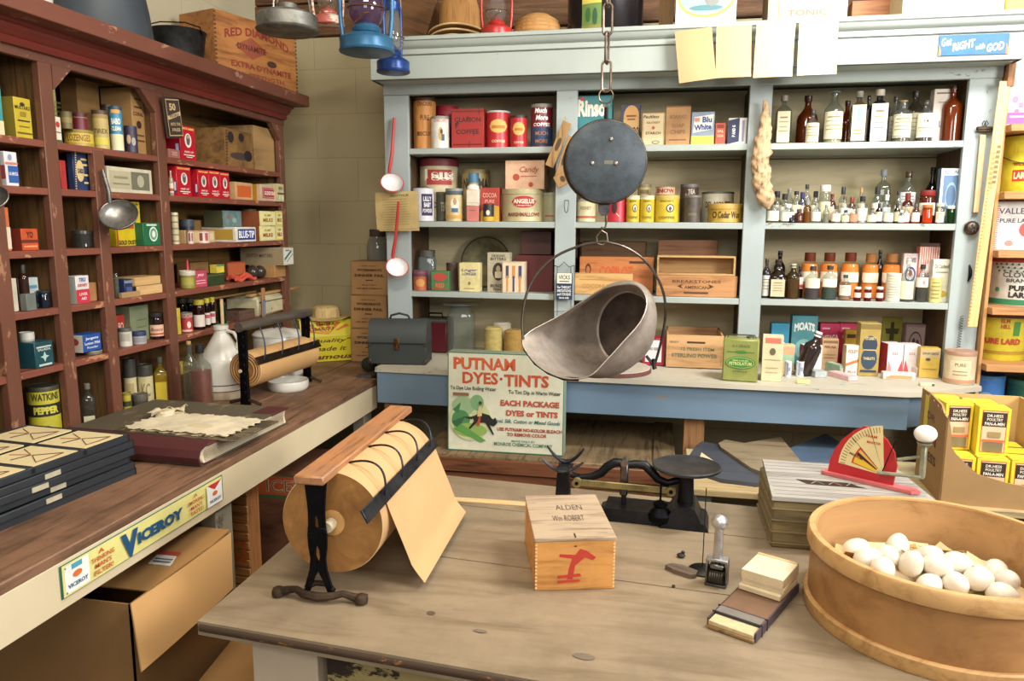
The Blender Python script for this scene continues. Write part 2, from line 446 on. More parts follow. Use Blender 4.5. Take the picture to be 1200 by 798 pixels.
for k in (1, 2, 3, 4, 5):
    for a, b in bays:
        if k > 1 and a == 1.824:
            for a2, b2 in ((1.824, 1.955), (1.998, 2.245)):
                m = MB(); m.box(XL-.235, XL-.003, a2-.012, b2+.012, SL[k]-.019, SL[k], REDL, .0015); sub(m, 'shelf', su)
            continue
        m = MB(); m.box(XL-.235, XL-.003, a-.012, b+.012, SL[k]-.019, SL[k], REDL, .0015); sub(m, 'shelf', su)
m = MB()
for k in range(8): m.box(XL-.25, XL-.238, 1.16+.2425*k+.002, 1.16+.2425*(k+1)-.002, .88, 2.0, DKY)
sub(m, 'back_panel', su)
m = MB(); m.box(XL-.24, XL-.001, 3.086, 3.1, .88, 2.0, wood('#5a3f28', '#8a6a4a', 'z', 4, .7)); sub(m, 'side_panel', su)
m = MB(); m.box(XL-.02, XL+.001, 1.16, 3.105, 1.915, 1.99, RED, .002)
m.box(XL-.24, XL-.02, 1.16, 3.1, 1.98, 1.994, DKW)
for (a, b) in ((1.824, 2.245), (2.29, 3.06), (1.205, 1.59)):
    for y, s in ((a, 1), (b, -1)):
        if a == 1.205: continue
        m.prism([(y, 1.916), (y+s*.07, 1.916), (y+s*.045, 1.893), (y+s*.02, 1.868), (y, 1.85)], XL-.02, XL+.001, RED, 'x')
sub(m, 'header', su)
m = MB()
m.prism([(XL, 1.938), (XL+.014, 1.938), (XL+.02, 1.948), (XL+.017, 1.956), (XL+.034, 1.966), (XL+.04, 1.980), (XL+.052, 1.984), (XL+.052, 1.991), (XL, 1.991)], 1.1, 3.1, REDM, 'y')
m.box(XL-.24, XL+.12, 1.1, 3.03+.08, 1.991, 2.036, worn('#6f4234', '#a07a66', .58, 9, .5, 'y'), .002)
sub(m, 'cornice', su)

# ================================================================== left counter
lc = thing('counter', 'long brown plank-topped counter with a cream front board along the left wall', 'counter', (-1.45, 2.0, 0))
TOPW = wood('#4f3826', '#83614a', 'y', 4, .6, 12, .35, '#3a2a1e', .6)
m = MB()
for x0, x1, ye in ((-1.862, -1.60, 3.375), (-1.596, -1.36, 3.375), (-1.356, -1.10, 2.82)): m.box(x0, x1, .5, ye, .857, .88, TOPW, .003)
m.box(-1.356, -1.15, 2.824, 3.375, .857, .88, TOPW, .003); m.box(-1.32, -1.11, .9, 2.4, .8795, .8815, TOPW)
sub(m, 'worktop', lc)
m = MB(); CREAM = worn('#d8c9a8', '#a08a58', .7, 10, .5, 'y', .03, .06)
m.box(-1.122, -1.101, .5, 2.80, .762, .858, CREAM, .002); sub(m, 'front_board', lc)
for y in (.8, 1.70, 2.72):
    m = MB(); m.box(-1.175, -1.125, y, y+.075, 0, .857, worn('#8d8672', '#5d5140', .6, 8, .6, 'z'), .003); sub(m, 'leg', lc)

# ================================================================== blue cabinet on the back wall
YB = 3.0
bc = thing('shelf_cabinet', 'wide pale blue open-fronted shelf cabinet with heavy cornice against the back wall', 'cabinet', (0, 3.1, 0))
bp = [(-1.123, -1.02), (-.415, -.333), (.306, .387), (1.046, 1.151)]
for a, b in bp:
    m = MB(); m.box(a, b, YB, YB+.022, .93, 2.04, BLUV, .002)
    ins = (a+.012, b-.012); m.box(ins[0], ins[1], YB+.022, 3.3, .95, 2.02, wood('#33251a', '#5c452e', 'z', 5, .7)); sub(m, 'post', bc)
SB = {1: 1.802, 2: 1.509, 3: 1.22, 0: .945}
for k in (1, 2, 3):
    for (a, b), (c, d) in zip(bp, bp[1:]):
        m = MB(); m.box(b-.012, c+.012, YB+.003, 3.3, SB[k]-.024, SB[k], BLU, .002); sub(m, 'shelf', bc)
m = MB(); m.box(-1.123, 1.151, YB-.004, YB+.02, 2.011, 2.075, BLU, .002); sub(m, 'header', bc)
m = MB()
for k in range(4): m.box(-1.11, 1.14, 3.3, 3.312, .94+.276*k+.002, .94+.276*(k+1)-.002, BEIGEB)
sub(m, 'back_panel', bc)
m = MB(); m.box(-1.13, 1.16, 2.885, 3.34, 2.05, 2.062, BLU, .001); m.box(-1.13, 1.16, 2.88, 2.9, 2.05, 2.137, BLU, .002)
m.prism([(2.9, 2.137), (2.88, 2.137), (2.872, 2.14), (2.872, 2.158), (2.862, 2.163), (2.855, 2.170), (2.85, 2.184), (2.9, 2.184)], -1.15, 1.19, BLU, 'x')
m.box(-1.15, 1.19, 2.845, 3.36, 2.184, 2.2, BLU, .002)
m.box(-1.13, -1.118, 2.885, 3.34, 2.05, 2.184, BLU); m.box(1.148, 1.16, 2.885, 3.34, 2.05, 2.184, BLU)
sub(m, 'cornice', bc)
m = MB(); m.prism([(-1.08, 2.73), (.84, 2.70), (.90, 2.715), (1.13, 2.86), (1.13, 3.31), (-1.08, 3.31)], .925, .942, BTOP); sub(m, 'worktop', bc)
m = MB(); m.box(-1.075, .86, 2.735, 2.757, .80, .925, BLUD, .002); m.box(.86, 1.1, 2.77, 2.79, .80, .925, BLUD, .002, rz=.5, piv=(.86, 2.77)); sub(m, 'apron', bc)
for x, y in ((-1.06, 2.77), (.11, 2.8), (1.04, 2.93)):
    m = MB(); m.box(x, x+.075, y, y+.05, 0, .925, wood('#6a4428', '#a87a4e', 'z', 5), .003); sub(m, 'leg', bc)
m = MB(); m.box(-1.0, 1.1, 3.25, 3.27, .3, .5, wood('#5c4a34', '#8d7857', 'x', 5)); sub(m, 'stretcher', bc)

# ================================================================== right shelves
rs = thing('shelving_unit', 'pine shelving unit with lard tins and pails at the right edge beside the blue cabinet', 'shelves', (1.5, 3.1, 0))
SR = {1: 1.5+.349, 2: 1.5+.120, 3: 1.5-.083, 4: 1.5-.285, 5: 1.5-.49, 6: 1.5-.78}
m = MB(); m.box(1.154, 1.166, 2.97, 3.3, 0, 2.03, PINEV, .002); sub(m, 'side_panel', rs)
m = MB(); m.box(1.86, 1.885, 2.97, 3.3, 0, 2.03, PINEV, .002); sub(m, 'side_panel', rs)
for k in SR:
    m = MB(); m.box(1.166, 1.86, 2.93, 3.3, SR[k]-.026, SR[k], PINE, .002); sub(m, 'shelf', rs)
m = MB(); m.box(1.17, 1.88, 3.3, 3.315, 0, 2.03, wood('#4f3620', '#7d5a38', 'z', 4)); sub(m, 'back_panel', rs)

# ================================================================== front table
tb = thing('table', 'low weathered grey-brown plank work table in the foreground', 'table', (.2, 1.5, 0), 0)
GRY = wood('#796850', '#93826a', 'x', 2.6, .5, 7, .08, '#6a5a48', .5)
def ty(x, y0): return y0-.085*(x+.84)
m = MB(); X1 = 1.35
for a, b in ((1.19, 1.583), (1.587, 1.898), (1.902, 2.115)):
    m.prism([(-.84, a), (X1, ty(X1, a)), (X1, ty(X1, b)), (-.84+.0*(b-1.19), b)], .722, .75, GRY)
m.tube([(-.836, 1.199, .737), (X1, ty(X1, 1.199), .737)], .0128, worn('#4b382a', '#a06a40', .58, 14, .6, 'x'), 10)
m.tube([(-.834, 1.199, .737), (-.834, 2.105, .737)], .0128, worn('#4b382a', '#a06a40', .58, 14, .6, 'y'), 10)
m.decos([Ee(.125, .20, .007, .020, '#5a4a38'), Ee(.195, .17, .008, .016, '#5c4d3c'), Ee(.335, .10, .018, .022, '#75695a'), Ee(.245, .13, .012, .012, '#75695a')], lambda u, v, e: (u+.255, ty(u+.255, 1.19+v), .7502+e), 2.19, .9)
sub(m, 'tabletop', tb)
PEEL = worn('#a08f5e', '#2e2218', .52, 7, .7, 'x', .03)
m = MB(); m.box(-.60, 1.3, 1.235, 1.257, .3, .722, PEEL, .002, rz=-.085, piv=(-.60, 1.245)); sub(m, 'front_panel', tb, 'front panel with peeling dark paint')
for x in (-.745, 1.15):
    m = MB(); m.box(x, x+.135, 1.235-.085*(x+.84)-.012, 1.30-.085*(x+.84)-.012, 0, .722, worn('#bfae97', '#7a4a2c', .72, 14, .6, 'z'), .003); sub(m, 'leg', tb)
for x in (-.76, 1.15):
    m = MB(); m.box(x, x+.06, 1.93, 1.99, 0, .722, DKW, .003); sub(m, 'leg', tb)

# ================================================================== wooden chest under the blue counter
ch = thing('wooden_chest', 'low dark plank chest with panelled lid under the blue counter', 'chest', (-.37, 2.95, 0))
CHT = wood('#4a3a28', '#8a7453', 'y', 5, .7, 12, .3, '#3a2c1e', .5); CHF = wood('#3a1e12', '#7a4a2e', 'x', 4, .6, 12, .3)
m = MB(); m.box(-.85, .08, 2.575, 3.2, .632, .655, CHT, .003)
m.box(-.85, .08, 2.57, 2.64, .64, .662, CHT, .003); m.box(.0, .08, 2.642, 3.2, .64, .662, CHT, .003); m.box(-.85, -.77, 2.642, 3.2, .64, .662, CHT, .003)
m.box(-.855, .085, 2.562, 2.58, .60, .652, CHF, .003); sub(m, 'lid', ch)
m = MB(); m.box(-.84, .07, 2.59, 3.2, 0, .632, wood('#6a5230', '#a88a56', 'x', 3, .6), .004)
m.box(-.84, .07, 2.578, 2.59, .565, .6, CHF, .002); m.box(-.84, .07, 2.578, 2.59, 0, .4, CHF, .002)
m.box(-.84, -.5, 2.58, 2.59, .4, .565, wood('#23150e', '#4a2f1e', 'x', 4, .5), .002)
for x in (-.28, -.03): m.box(x, x+.04, 2.575, 2.59, .4, .565, CHF, .002)
sub(m, 'chest_body', ch)

# ================================================================== bench on the right carrying the tools and the carton
bn = thing('bench', 'narrow pine plank bench between the work table and the blue counter', 'bench', (.9, 2.5, 0))
m = MB(); m.box(.095, 1.45, 2.27, 2.52, .678, .70, wood('#7a6644', '#b09a70', 'x'), .003); m.box(.115, 1.45, 2.525, 2.70, .678, .70, wood('#9a8a60', '#c4b48a', 'x'), .003); sub(m, 'bench_top', bn)
for x, y in ((.14, 2.33), (.86, 2.30), (.14, 2.62), (1.35, 2.33)):
    m = MB(); m.box(x, x+.045, y, y+.045, 0, .678, worn('#97a3a0', '#5d5140', .6, 8, .6, 'z'), .003); sub(m, 'leg', bn)
# ================================================================== paper roll cutters
IRON = metal('#1d1c20', .45, '#0c0c10', .85); RUST = metal('#5a4a3c', .6, '#2c2420', .8); STEEL = metal('#6a6c6e', .35, '#34363a'); WIRE = metal('#3a3c48', .35)
KRAFT = pm('#cca574', .7, 0, .06, 6); KRAFT2 = pm('#c89e68', .7, 0, .08, 8)
def roll_end(col):
    m, nt, b = newmat('roll_end'); tc = nt.nodes.new('ShaderNodeTexCoord')
    n = noise(nt, tc.outputs['Object'], 14, 6, .65, 1); o = ramp(nt, n, [(.3, '#7d5426'), (.55, '#9c6d38'), (.75, '#b98a50')])
    nt.links.new(o, b.inputs['Base Color']); b.inputs['Roughness'].default_value = .6; bump(nt, b, n, .1); return m
REND = roll_end(0)
RX = Matrix.Rotation(-PI/2, 4, 'X')   # local z axis -> +y
def cutter(name, label, loc, rz, L, H, r, rz0, rx0, y0, y1, style):
    t = thing(name, label, 'paper cutter', loc, rz)
    for k, y in enumerate((0, L)):
        m = MB()
        if style == 1:
            for s in (-1, 1):
                out = [(.030, .012), (.022, .04), (.016, .06), (.013, .085), (.0165, .11), (.0175, .135), (.015, .155), (.0145, .18), (.016, .205), (.019, .235), (.021, H-.008)]
                inn = [(.021, .012), (.011, .04), (0, .062), (0, .075), (.006, .09), (.005, .105), (0, .118), (0, .14), (.0055, .152), (.0045, .168), (0, .18), (0, H-.008)]
                m.prism([(s*a, b) for a, b in out]+[(s*a, b) for a, b in reversed(inn)], y-.005, y+.005, IRON, 'y')
                m.tube([(s*a, y, b) for a, b in out], .004, IRON, 6)
            m.build('post', t)
            f = MB()
            f.tube([(-.087, y, .008), (-.07, y, .012), (-.05, y, .016), (-.032, y-.008, .012), (0, y-.012, .010), (.03, y-.008, .012), (.05, y, .015), (.07, y, .010), (.092, y, .007)], [.009, .009, .007, .008, .009, .008, .007, .008, .009], RUST, 8)
            f.tube([(-.03, y, .02), (-.012, y+.01, .028), (.012, y+.01, .028), (.03, y, .02)], .006, RUST, 8)
            for s in (-1, 1): f.lathe([(.013, 0), (.014, .006), (.012, .014), (.005, .018), (1e-5, .018)], RUST, 12, c=(s*.088, y))
            f.build('foot', t)
        else:
            m.prism([(-.017, 0), (.017, 0), (.014, .03), (.013, H*.5), (.017, H-.005), (-.017, H-.005), (-.013, H*.5), (-.014, .03)], y-.007, y+.007, IRON, 'y')
            for j in range(7): m.box(-.009, .009, y-.0095, y-.006, .03+j*.032, .048+j*.032, IRON, .002)
            m.build('post', t)
            f = MB(); f.tube([(-.06, y, .004), (-.02, y, .014), (.02, y, .014), (.06, y, .004)], .006, RUST, 8); f.build('foot', t)
    m = MB()
    if style == 1: m.box(-.032, .030, -.03, L+.03, H-.008, H+.010, wood('#7a4a2c', '#b07a50', 'y', 6, .5, 14, .2, '#6b6058', .4), .003)
    else: m.tube([(0, -.02, H+.006), (0, L*.5, H+.010), (0, L+.03, H+.006)], .017, wood('#2c2824', '#524a42', 'y', 6, .5), 12)
    m.build('top_bar', t)
    m = MB(); T = Matrix.Translation((rx0, y0, rz0)) @ RX; Lr = y1-y0
    m.lathe([(r-.002, .0), (r, .002), (r, Lr-.002), (r-.002, Lr)], KRAFT if style == 1 else KRAFT2, 56, T=T, caps=False)
    m.lathe([(r*.24, .001), (r-.0015, .0005)], REND, 56, T=T, caps=False); m.lathe([(r*.24, Lr-.001), (r-.0015, Lr)], REND, 56, T=T, caps=False)
    if style == 2:
        for q in (.55, .72, .86): m.lathe([(r*q, 0.0), (r*q+.001, -.0012), (r*q+.003, 0.0)], KRAFT, 40, T=T, caps=False)
    m.build('paper_roll', t)
    m = MB(); m.lathe([(r*.12, .006), (r*.24, .004), (r*.25, -.003), (r*.2, -.005), (r*.12, -.005)], pm('#c49558', .6), 24, T=T, caps=False)
    m.lathe([(1e-5, -.03), (r*.1, -.03), (r*.115, -.026), (r*.115, Lr+.03), (1e-5, Lr+.03)], pm('#d9c9a8', .5), 16, T=T, caps=False)
    if style == 1: m.box(-.018, rx0+.004, -.006, .0, rz0-.006, rz0+.006, IRON, .001)
    m.build('core', t)
    # blade bar + springs
    sx, sz = (rx0+r*.93, rz0+r*.48) if style == 1 else (rx0+r*.88, rz0+r*.55)
    m = MB(); R = Matrix.Translation((sx, 0, sz)) @ Matrix.Rotation(rad(62), 4, 'Y')
    m.T = R; m.box(-.014, .014, y0-.085 if style == 1 else y0-.01, y1+.015, -.002, .0025, metal('#5c6068', .4, '#2c3036') if style == 1 else metal('#4a3c30', .5, '#2a2018'), .001); m.T = None
    m.build('cutting_blade', t)
    for j in range(4):
        yb = y0+.06+(y1-y0-.06)*j/3.05; ye = yb-.03
        m = MB(); q0 = Vector((.031 if style == 1 else .014, yb, H-.002)); q1 = Vector((rx0+r*1.02, (yb+ye)/2, rz0+r*1.28)); q2 = Vector((sx+.002, ye, sz))
        p = [q0*(1-u)**2+q1*2*u*(1-u)+q2*u*u for u in [i/12 for i in range(13)]]; m.tube(p, .0024, WIRE, 6); m.build('spring_wire', t)
    if style == 1:
        s = MB()
        def fn(u, v):
            # v: 0 at blade, 1 at the free bottom edge
            y = (y0+.03-.0*v)+(y1-y0-.03)*u
            x = sx+.004+.02*v+.10*v*v*.45+.012*sin(3*v); z = sz-.012-v*(sz-.012-.016)+.0*u
            if v > .8: x += (v-.8)*.06; z += (v-.8)*.02*u
            return (x, y-.0*v+.03*v*(.5-u)*0, z)
        s.grid(fn, 12, 14, KRAFT, .0008); s.build('paper_sheet', t)
    else:
        pass
    return t
cutter('paper_cutter', 'large kraft paper roll cutter with red-brown wooden top bar on the front table', (-.648, 1.312, .753), .03, .52, .256, .108, .146, .015, .04, .45, 1)
cutter('paper_cutter', 'smaller kraft paper roll cutter with round black top bar on the left counter', (-1.377, 2.288, .884), -.08, .40, .262, .062, .116, -.01, .02, .41, 2)

# ================================================================== dovetailed box
def tnoise_wood(): return wood('#a3662c', '#cf9450', 'x', 5, .55, 10, .15, '#8a5a30', .35)
DV = tnoise_wood(); DVT = wood('#7a6450', '#b09a80', 'x', 6, .7, 10, .25)
bx = thing('wooden_box', 'small dovetailed wooden box with red stamped dog and grey lid on the front table', 'box', (-.181, 1.577, .75), .26)
m = MB(); W, D, H = .166, .245, .107
m.box(-W/2, W/2, -D/2, D/2, 0, H, DV, .0015)
for s in (-1, 1):
    for j in range(13): m.box(s*W/2-(.004 if s > 0 else -.0), s*W/2+(.0 if s > 0 else .004), -D/2-.0006, -D/2+.001, .004+j*.0078, .008+j*.0078, pm('#e8c48c', .6))
dog = '#b8382a'
m.decos([('p', [(.40, .22), (.47, .22), (.50, .50), (.62, .66), (.72, .60), (.76, .66), (.64, .80), (.56, .84), (.50, .72), (.30, .74), (.30, .68), (.46, .64), (.42, .45)], dog), ('p', [(.28, .30), (.56, .34), (.58, .28), (.28, .24)], dog), ('p', [(.28, .20), (.56, .22), (.56, .17), (.28, .15)], dog), Ee(.5, .9, .03, .03, '#33261a')], lambda u, v, e: (u, -D/2-e, v), W, H)
m.build('box_body', bx)
m = MB(); m.box(-W/2-.002, W/2+.002, -D/2-.002, D/2+.002, H, H+.007, DVT, .001)
m.decos([Tt('ALDEN', .55, .68, .36, .12, '#4a4038', b=-.005), Tt('Wm ROBERT', .5, .42, .42, .13, '#4a4038', b=-.005, sh=.2)], lambda u, v, e: (u, v-D/2, H+.007+e), W, D)
m.box(-.0012, .0012, -D/2-.001, -D/2+.02, H+.0075, H+.0085, '#2a2018'); m.build('lid', bx)

# ================================================================== counter balance scale
BLK = metal('#2b2c30', .38, '#141418', .7)
sc = thing('balance_scale', 'black cast-iron counter scale with round platform, yoke cradle and brass beam', 'scale', (-.03, 1.88, .75), -.06)
m = MB()   # base: local x along the scale (left yoke to right platform)
m.prism([(-.10, 0), (.16, 0), (.155, .016), (.14, .02), (.135, .034), (-.085, .034), (-.09, .02), (-.10, .016)], -.045, .045, BLK, 'y')
m.prism([(.055, .0), (.175, .0), (.168, .018), (.155, .022), (.14, .055), (.115, .06), (.09, .055), (.07, .022)], -.055, .055, BLK, 'y')
m.tube([(.115, 0, .05), (.115, 0, .14)], [.022, .018], BLK, 14)
m.prism([(-.235, 0), (-.17, 0), (-.18, .02), (-.185, .105), (-.215, .105), (-.22, .02)], -.012, .012, BLK, 'y')
m.box(-.2, -.08, -.01, .01, 0, .02, BLK, .003)
m.build('base', sc)
m = MB(); m.lathe([(1e-5, 0), (.03, 0), (.078, .004), (.085, .008), (.086, .013), (.082, .015), (.076, .0125), (1e-5, .0125)], metal('#54575c', .4, '#35373b', .8), 44, c=(.115, 0), T=Matrix.Translation((0, 0, .138))); m.build('platform', sc)
m = MB(); m.tube([(-.18, 0, .10), (-.155, 0, .094), (-.125, 0, .098), (-.10, 0, .112), (-.085, 0, .13), (-.065, 0, .143), (-.045, 0, .143), (-.03, 0, .14), (-.012, 0, .143), (.01, 0, .142), (.03, 0, .125), (.045, 0, .108), (.07, 0, .10), (.10, 0, .112)], [.008, .009, .011, .012, .012, .012, .011, .010, .011, .012, .012, .011, .010, .009], BLK, 12)
m.box(-.05, -.03, -.016, .016, .06, .15, STEEL, .003); m.tube([(-.04, -.018, .147), (-.04, .018, .147)], .009, metal('#8c8c8c', .3), 12)
m.box(-.046, -.034, -.01, .01, .03, .09, BLK, .002); m.build('lever_arm', sc)
m = MB(); BR = metal('#a09464', .5, '#6e6440', .7)
m.box(-.165, .085, -.034, -.028, .082, .10, BR, .002)
for i in range(26): m.box(-.145+i*.008, -.1445+i*.008, -.0346, -.034, .09, .097, '#4a4024')
for x in (-.158, .08): m.tube([(x, -.040, .091), (x, -.024, .091)], .012, BR, 14); m.tube([(x, -.042, .091), (x, -.038, .091)], .005, IRON, 8)
m.build('brass_beam', sc, label=None) if False else m.build('brass_beam', sc)
m = MB()
for dy, z0, sp in ((-.02, .125, .055), (.03, .135, .05)):
    m.tube([(-.2+sp*q, dy*(1-.2*abs(q)), z0+(.028+.015*(dy > 0))*abs(q)**1.8-.012) for q in (-1, -.8, -.55, -.3, 0, .3, .55, .8, 1)], [.0025, .0035, .0045, .005, .007, .005, .0045, .0035, .0025], metal('#4c4e54', .35, '#2a2b30', .8), 8)
m.prism([(-.03+-.19, -.024), (.01-.19, -.024), (.004-.19, .004), (.01-.19, .034), (-.03-.19, .034), (-.024-.19, .004)], .112, .12, metal('#60646a', .35), 'z'); m.build('yoke_cradle', sc)
m = MB(); m.lathe([(1e-5, -.041), (.014, -.039), (.028, -.028), (.031, -.012), (.022, 0), (.013, .008), (.018, .012), (.018, .018), (.008, .022), (.0025, .026), (.0025, .07), (1e-5, .07)], metal('#1c1c20', .5), 20, c=(.055, -.036), T=Matrix.Translation((0, 0, .042))); m.build('poise_weight', sc)

# ================================================================== numbering stamp, spindle, debris, tickets
CHR = metal('#cfcfd0', .36, '#9a9a9c', .8)
st = thing('numbering_stamp', 'chrome and nickel hand numbering stamp upright on the front table', 'stamp', (.142, 1.548, .75), -.25)
m = MB(); m.box(-.0185, .0185, -.018, .018, .004, .034, metal('#3c3a34', .5, '#1c1a18'), .003)
for i in range(6): m.lathe([(.012, -.002), (.0135, 0), (.012, .002)], metal('#6a655a', .5), 14, T=Matrix.Translation((-.012+.0048*i, -.012, .02)) @ Matrix.Rotation(PI/2, 4, 'Y'))
m.build('number_wheels', st)
m = MB(); 
for s in (-1, 1): m.box(s*.0205-.002, s*.0205+.002, -.012, .012, .0, .056, metal('#9a9a98', .3), .001)
m.box(-.022, .022, -.02, .02, .0, .006, STEEL, .001); m.box(-.022, .022, -.012, .012, .052, .058, CHR, .001); m.build('frame', st)
m = MB(); m.box(-.015, .015, -.012, .012, .034, .046, metal('#8c8c88', .3), .003); m.tube([(0, 0, .04), (0, 0, .062)], .006, STEEL, 10)
m.tube([(0, 0, .056), (0, 0, .124)], [.0105, .009], CHR, 16); m.sphere((0, 0, .136), .0172, CHR, 20, .95); m.build('handle', st)
sp = thing('bill_spindle', 'thin upright wire spike on a dark round iron base behind the numbering stamp', 'spindle', (.115, 1.60, .75))
m = MB(); m.lathe([(.03, 0), (.031, .003), (.027, .007), (.012, .009), (1e-5, .011)], metal('#3a3834', .5), 26); m.build('base', sp)
m = MB(); m.tube([(0, 0, .005), (.0005, 0, .19)], .0011, metal('#4a4644', .4), 6); m.build('spike', sp)
m = MB(); m.prism([(-.036, -.012), (-.01, -.019), (.03, -.016), (.036, -.006), (.03, .012), (-.008, .015), (-.03, .006)], 0, .010, wood('#3a3028', '#6a5a4c', 'x', 9), 'z')
o = m.build('wood_scrap', loc=(.072, 1.585, .7502), rz=-.55); tag(o, 'thin grey-brown flat scrap lying on the table left of the numbering stamp', 'scrap')
m = MB(); m.sphere((0, 0, .005), .008, '#241c18', 8, .7, sx=1.3); m.sphere((.004, .003, .011), .005, '#241c18', 6)
o = m.build('crumb', loc=(.071, 1.66, .7505)); tag(o, 'small dark lump on the table between scale and numbering stamp', 'crumb')
m = MB(); m.sphere((0, 0, .003), .004, '#2a1c18', 8, .8)
o = m.build('pellet', loc=(.052, 1.51, .7502)); tag(o, 'tiny round dark pellet on the table in front of the wood scrap', 'pellet')
# clipboard-like order pad
CARD = pm('#eee0c0', .7, 0, .08, 20)
pd = thing('order_book', 'worn brown order pad with two elastic bands beside the round wooden box', 'order pad', (.207, 1.450, .7503), -.47)
m = MB(); m.box(-.045, .045, -.125, .125, 0, .008, wood('#6a5030', '#94744a', 'y', 6), .002); m.box(-.043, .043, -.123, .123, .008, .016, pm('#cbb68c', .8, 0, .2, 60), .001); m.build('pages', pd)
m = MB(); m.box(-.045, .045, -.08, .125, .016, .0195, pm('#7a5b44', .6, 0, .25, 14), .001); m.box(-.0465, -.0445, -.12, .125, .002, .0195, '#4a3a34'); m.box(.0445, .0475, -.12, .125, .002, .0195, pm('#4c3f48', .5)); m.build('cover', pd)
for y in (-.062, -.09):
    m = MB(); m.box(-.0485, .0485, y-.0012, y+.0012, .0, .0215, '#2a2a32'); m.build('elastic_band', pd)
m = MB(); m.box(-.043, .043, -.088, -.062, .0205, .0212, pm('#7c746c', .7)); m.build('paper_strip', pd)
labs = ['lowest cream card block on the brown order pad, skewed slightly left', 'middle cream card block in the pile on the brown order pad', 'topmost thick cream card block of the pile on the brown order pad']
for k, (z, h, dx, dy, r_) in enumerate(((.7712, .011, 0, .0, -.50), (.7826, .011, .004, .006, -.44), (.794, .020, .003, .003, -.47))):
    m = MB(); m.box(-.042, .042, -.048, .048, 0, h, CARD, .0008)
    for q in range(int(h/.0022)): m.box(-.0424, .0424, -.0484, .0484, .001+q*.0022, .0014+q*.0022, '#b89a66')
    m.box(-.042, .042, .040, .048, h, h+.0015, pm('#d8bc88', .7), .0004)
    o = m.build('card_block', loc=(.240+dx, 1.512+dy, z), rz=r_); tag(o, labs[k], 'cards', 'blocks of cream cards')
m = MB(); m.box(-.20, .20, -.012, .012, 0, .005, wood('#b8925e', '#dcbc88', 'x', 4, .5), .001); m.decos([Rr(.02+.0327*i, .8, .002, .3, '#5a4528') for i in range(30)], lambda u, v, e: (u, v-.012, .005+e), .4, .024)
o = m.build('yardstick', loc=(-.385, 1.905, .7502), rz=.03); tag(o, 'long flat wooden measuring stick lying behind the dovetailed box', 'ruler')

# ================================================================== round wooden box with eggs
BW = wood('#84582e', '#a87a48', 'x', 2.6, .5, 3, .08, '#7d5632', .5); BWI = wood('#98703f', '#bb9160', 'x', 3, .55, 5, .12); BWR = wood('#a0743f', '#c49a64', 'x', 4, .5, 6, .12)
BC = (.548, 1.492); BR_ = .234; BH = .154
rb = thing('round_wooden_box', 'large round bentwood box holding white eggs at the right front of the table', 'box', (BC[0], BC[1], .7505), .5)
m = MB(); m.lathe([(BR_-.006, 0), (BR_-.002, .003), (BR_-.003, BH)], BW, 72, caps=False); m.lathe([(BR_-.011, BH), (BR_-.011, .012)], BWI, 72, caps=False)
m.lathe([(BR_-.012, BH-.001), (BR_-.002, BH-.001)], BWR, 72, caps=False); m.build('side_wall', rb)
m = MB(); m.lathe([(1e-5, .005), (BR_-.008, .005), (BR_-.008, .013), (1e-5, .013)], BWI, 60); m.build('bottom', rb)
m = MB(); m.lathe([(BR_-.003, 0), (BR_+.004, 0), (BR_+.006, .004), (BR_+.006, .026), (BR_+.003, .029), (BR_-.003, .029)], BWR, 72, caps=False); m.build('bottom_hoop', rb)
m = MB(); m.lathe([(BR_-.010, BH-.026), (BR_+.004, BH-.028), (BR_+.0055, BH-.024), (BR_+.005, BH-.001), (BR_+.002, BH+.003), (BR_-.009, BH+.003), (BR_-.010, BH-.002)], BWR, 72, caps=False); m.build('rim_hoop', rb)
EG = pm('#ded6c6', .35, 0, .06, 40, .02); 
EGL = [((1003, 644), 'leftmost white egg in the round wooden box'), ((1013, 652), 'second egg from left, half hidden below the box rim'), ((1040, 652), 'white egg lying on its side behind the rim, left of centre'), ((1052, 640), 'upper egg behind the left group in the round box'), ((1068, 660), 'egg standing upright in the middle front of the box'), ((1090, 652), 'large egg in the middle with another egg right below it'), ((1099, 663), 'small egg peeping out right of the upright middle egg'), ((1122, 660), 'egg lying slantwise right of centre in the round box'), ((1140, 671), 'egg in front of the slanting egg, right of centre'), ((1166, 669), 'rightmost high egg in the round wooden box'), ((1092, 674), 'front egg just above the rim under the middle eggs'), ((1114, 678), 'cream egg sunk low at the rim right of the front egg'), ((1135, 681), 'lowest egg at the rim, right of centre'), ((1179, 680), 'egg at the far right rim beside the red ink mark'), ((1156, 682), 'dim egg low between two rightmost eggs'), ((1028, 662), 'egg tucked under the rim below the left egg')]
random.seed(3)
EGP = []
for k, ((px, py), lb) in enumerate(EGL):
    zz = .822 if py < 668 else .806
    p = at(px, py, z=zz)
    for _ in range(60):
        for q in EGP:
            d = p-q
            if d.length < .044: p = q+(d.normalized() if d.length > 1e-4 else Vector((1, 0, 0)))*.0445; p.z = max(p.z, .79)
        v = Vector((p.x-BC[0], p.y-BC[1])); 
        if v.length > BR_-.036: v = v.normalized()*(BR_-.036); p.x, p.y = BC[0]+v.x, BC[1]+v.y
    EGP.append(p.copy())
    m = MB(); pr = []
    for i in range(13):
        a = PI*i/12; z = -cos(a); pr.append((max(1e-5, .0232*sin(a)*(1-.13*z)), .0292*z))
    m.lathe(pr, EG, 20, caps=False)
    o = m.build('egg', loc=p); o.rotation_euler = (rad(random.uniform(40, 100)), 0, rad(random.uniform(0, 180))) if k != 4 else (rad(15), .2, 0)
    tag(o, lb, 'egg', 'eggs in the round wooden box')
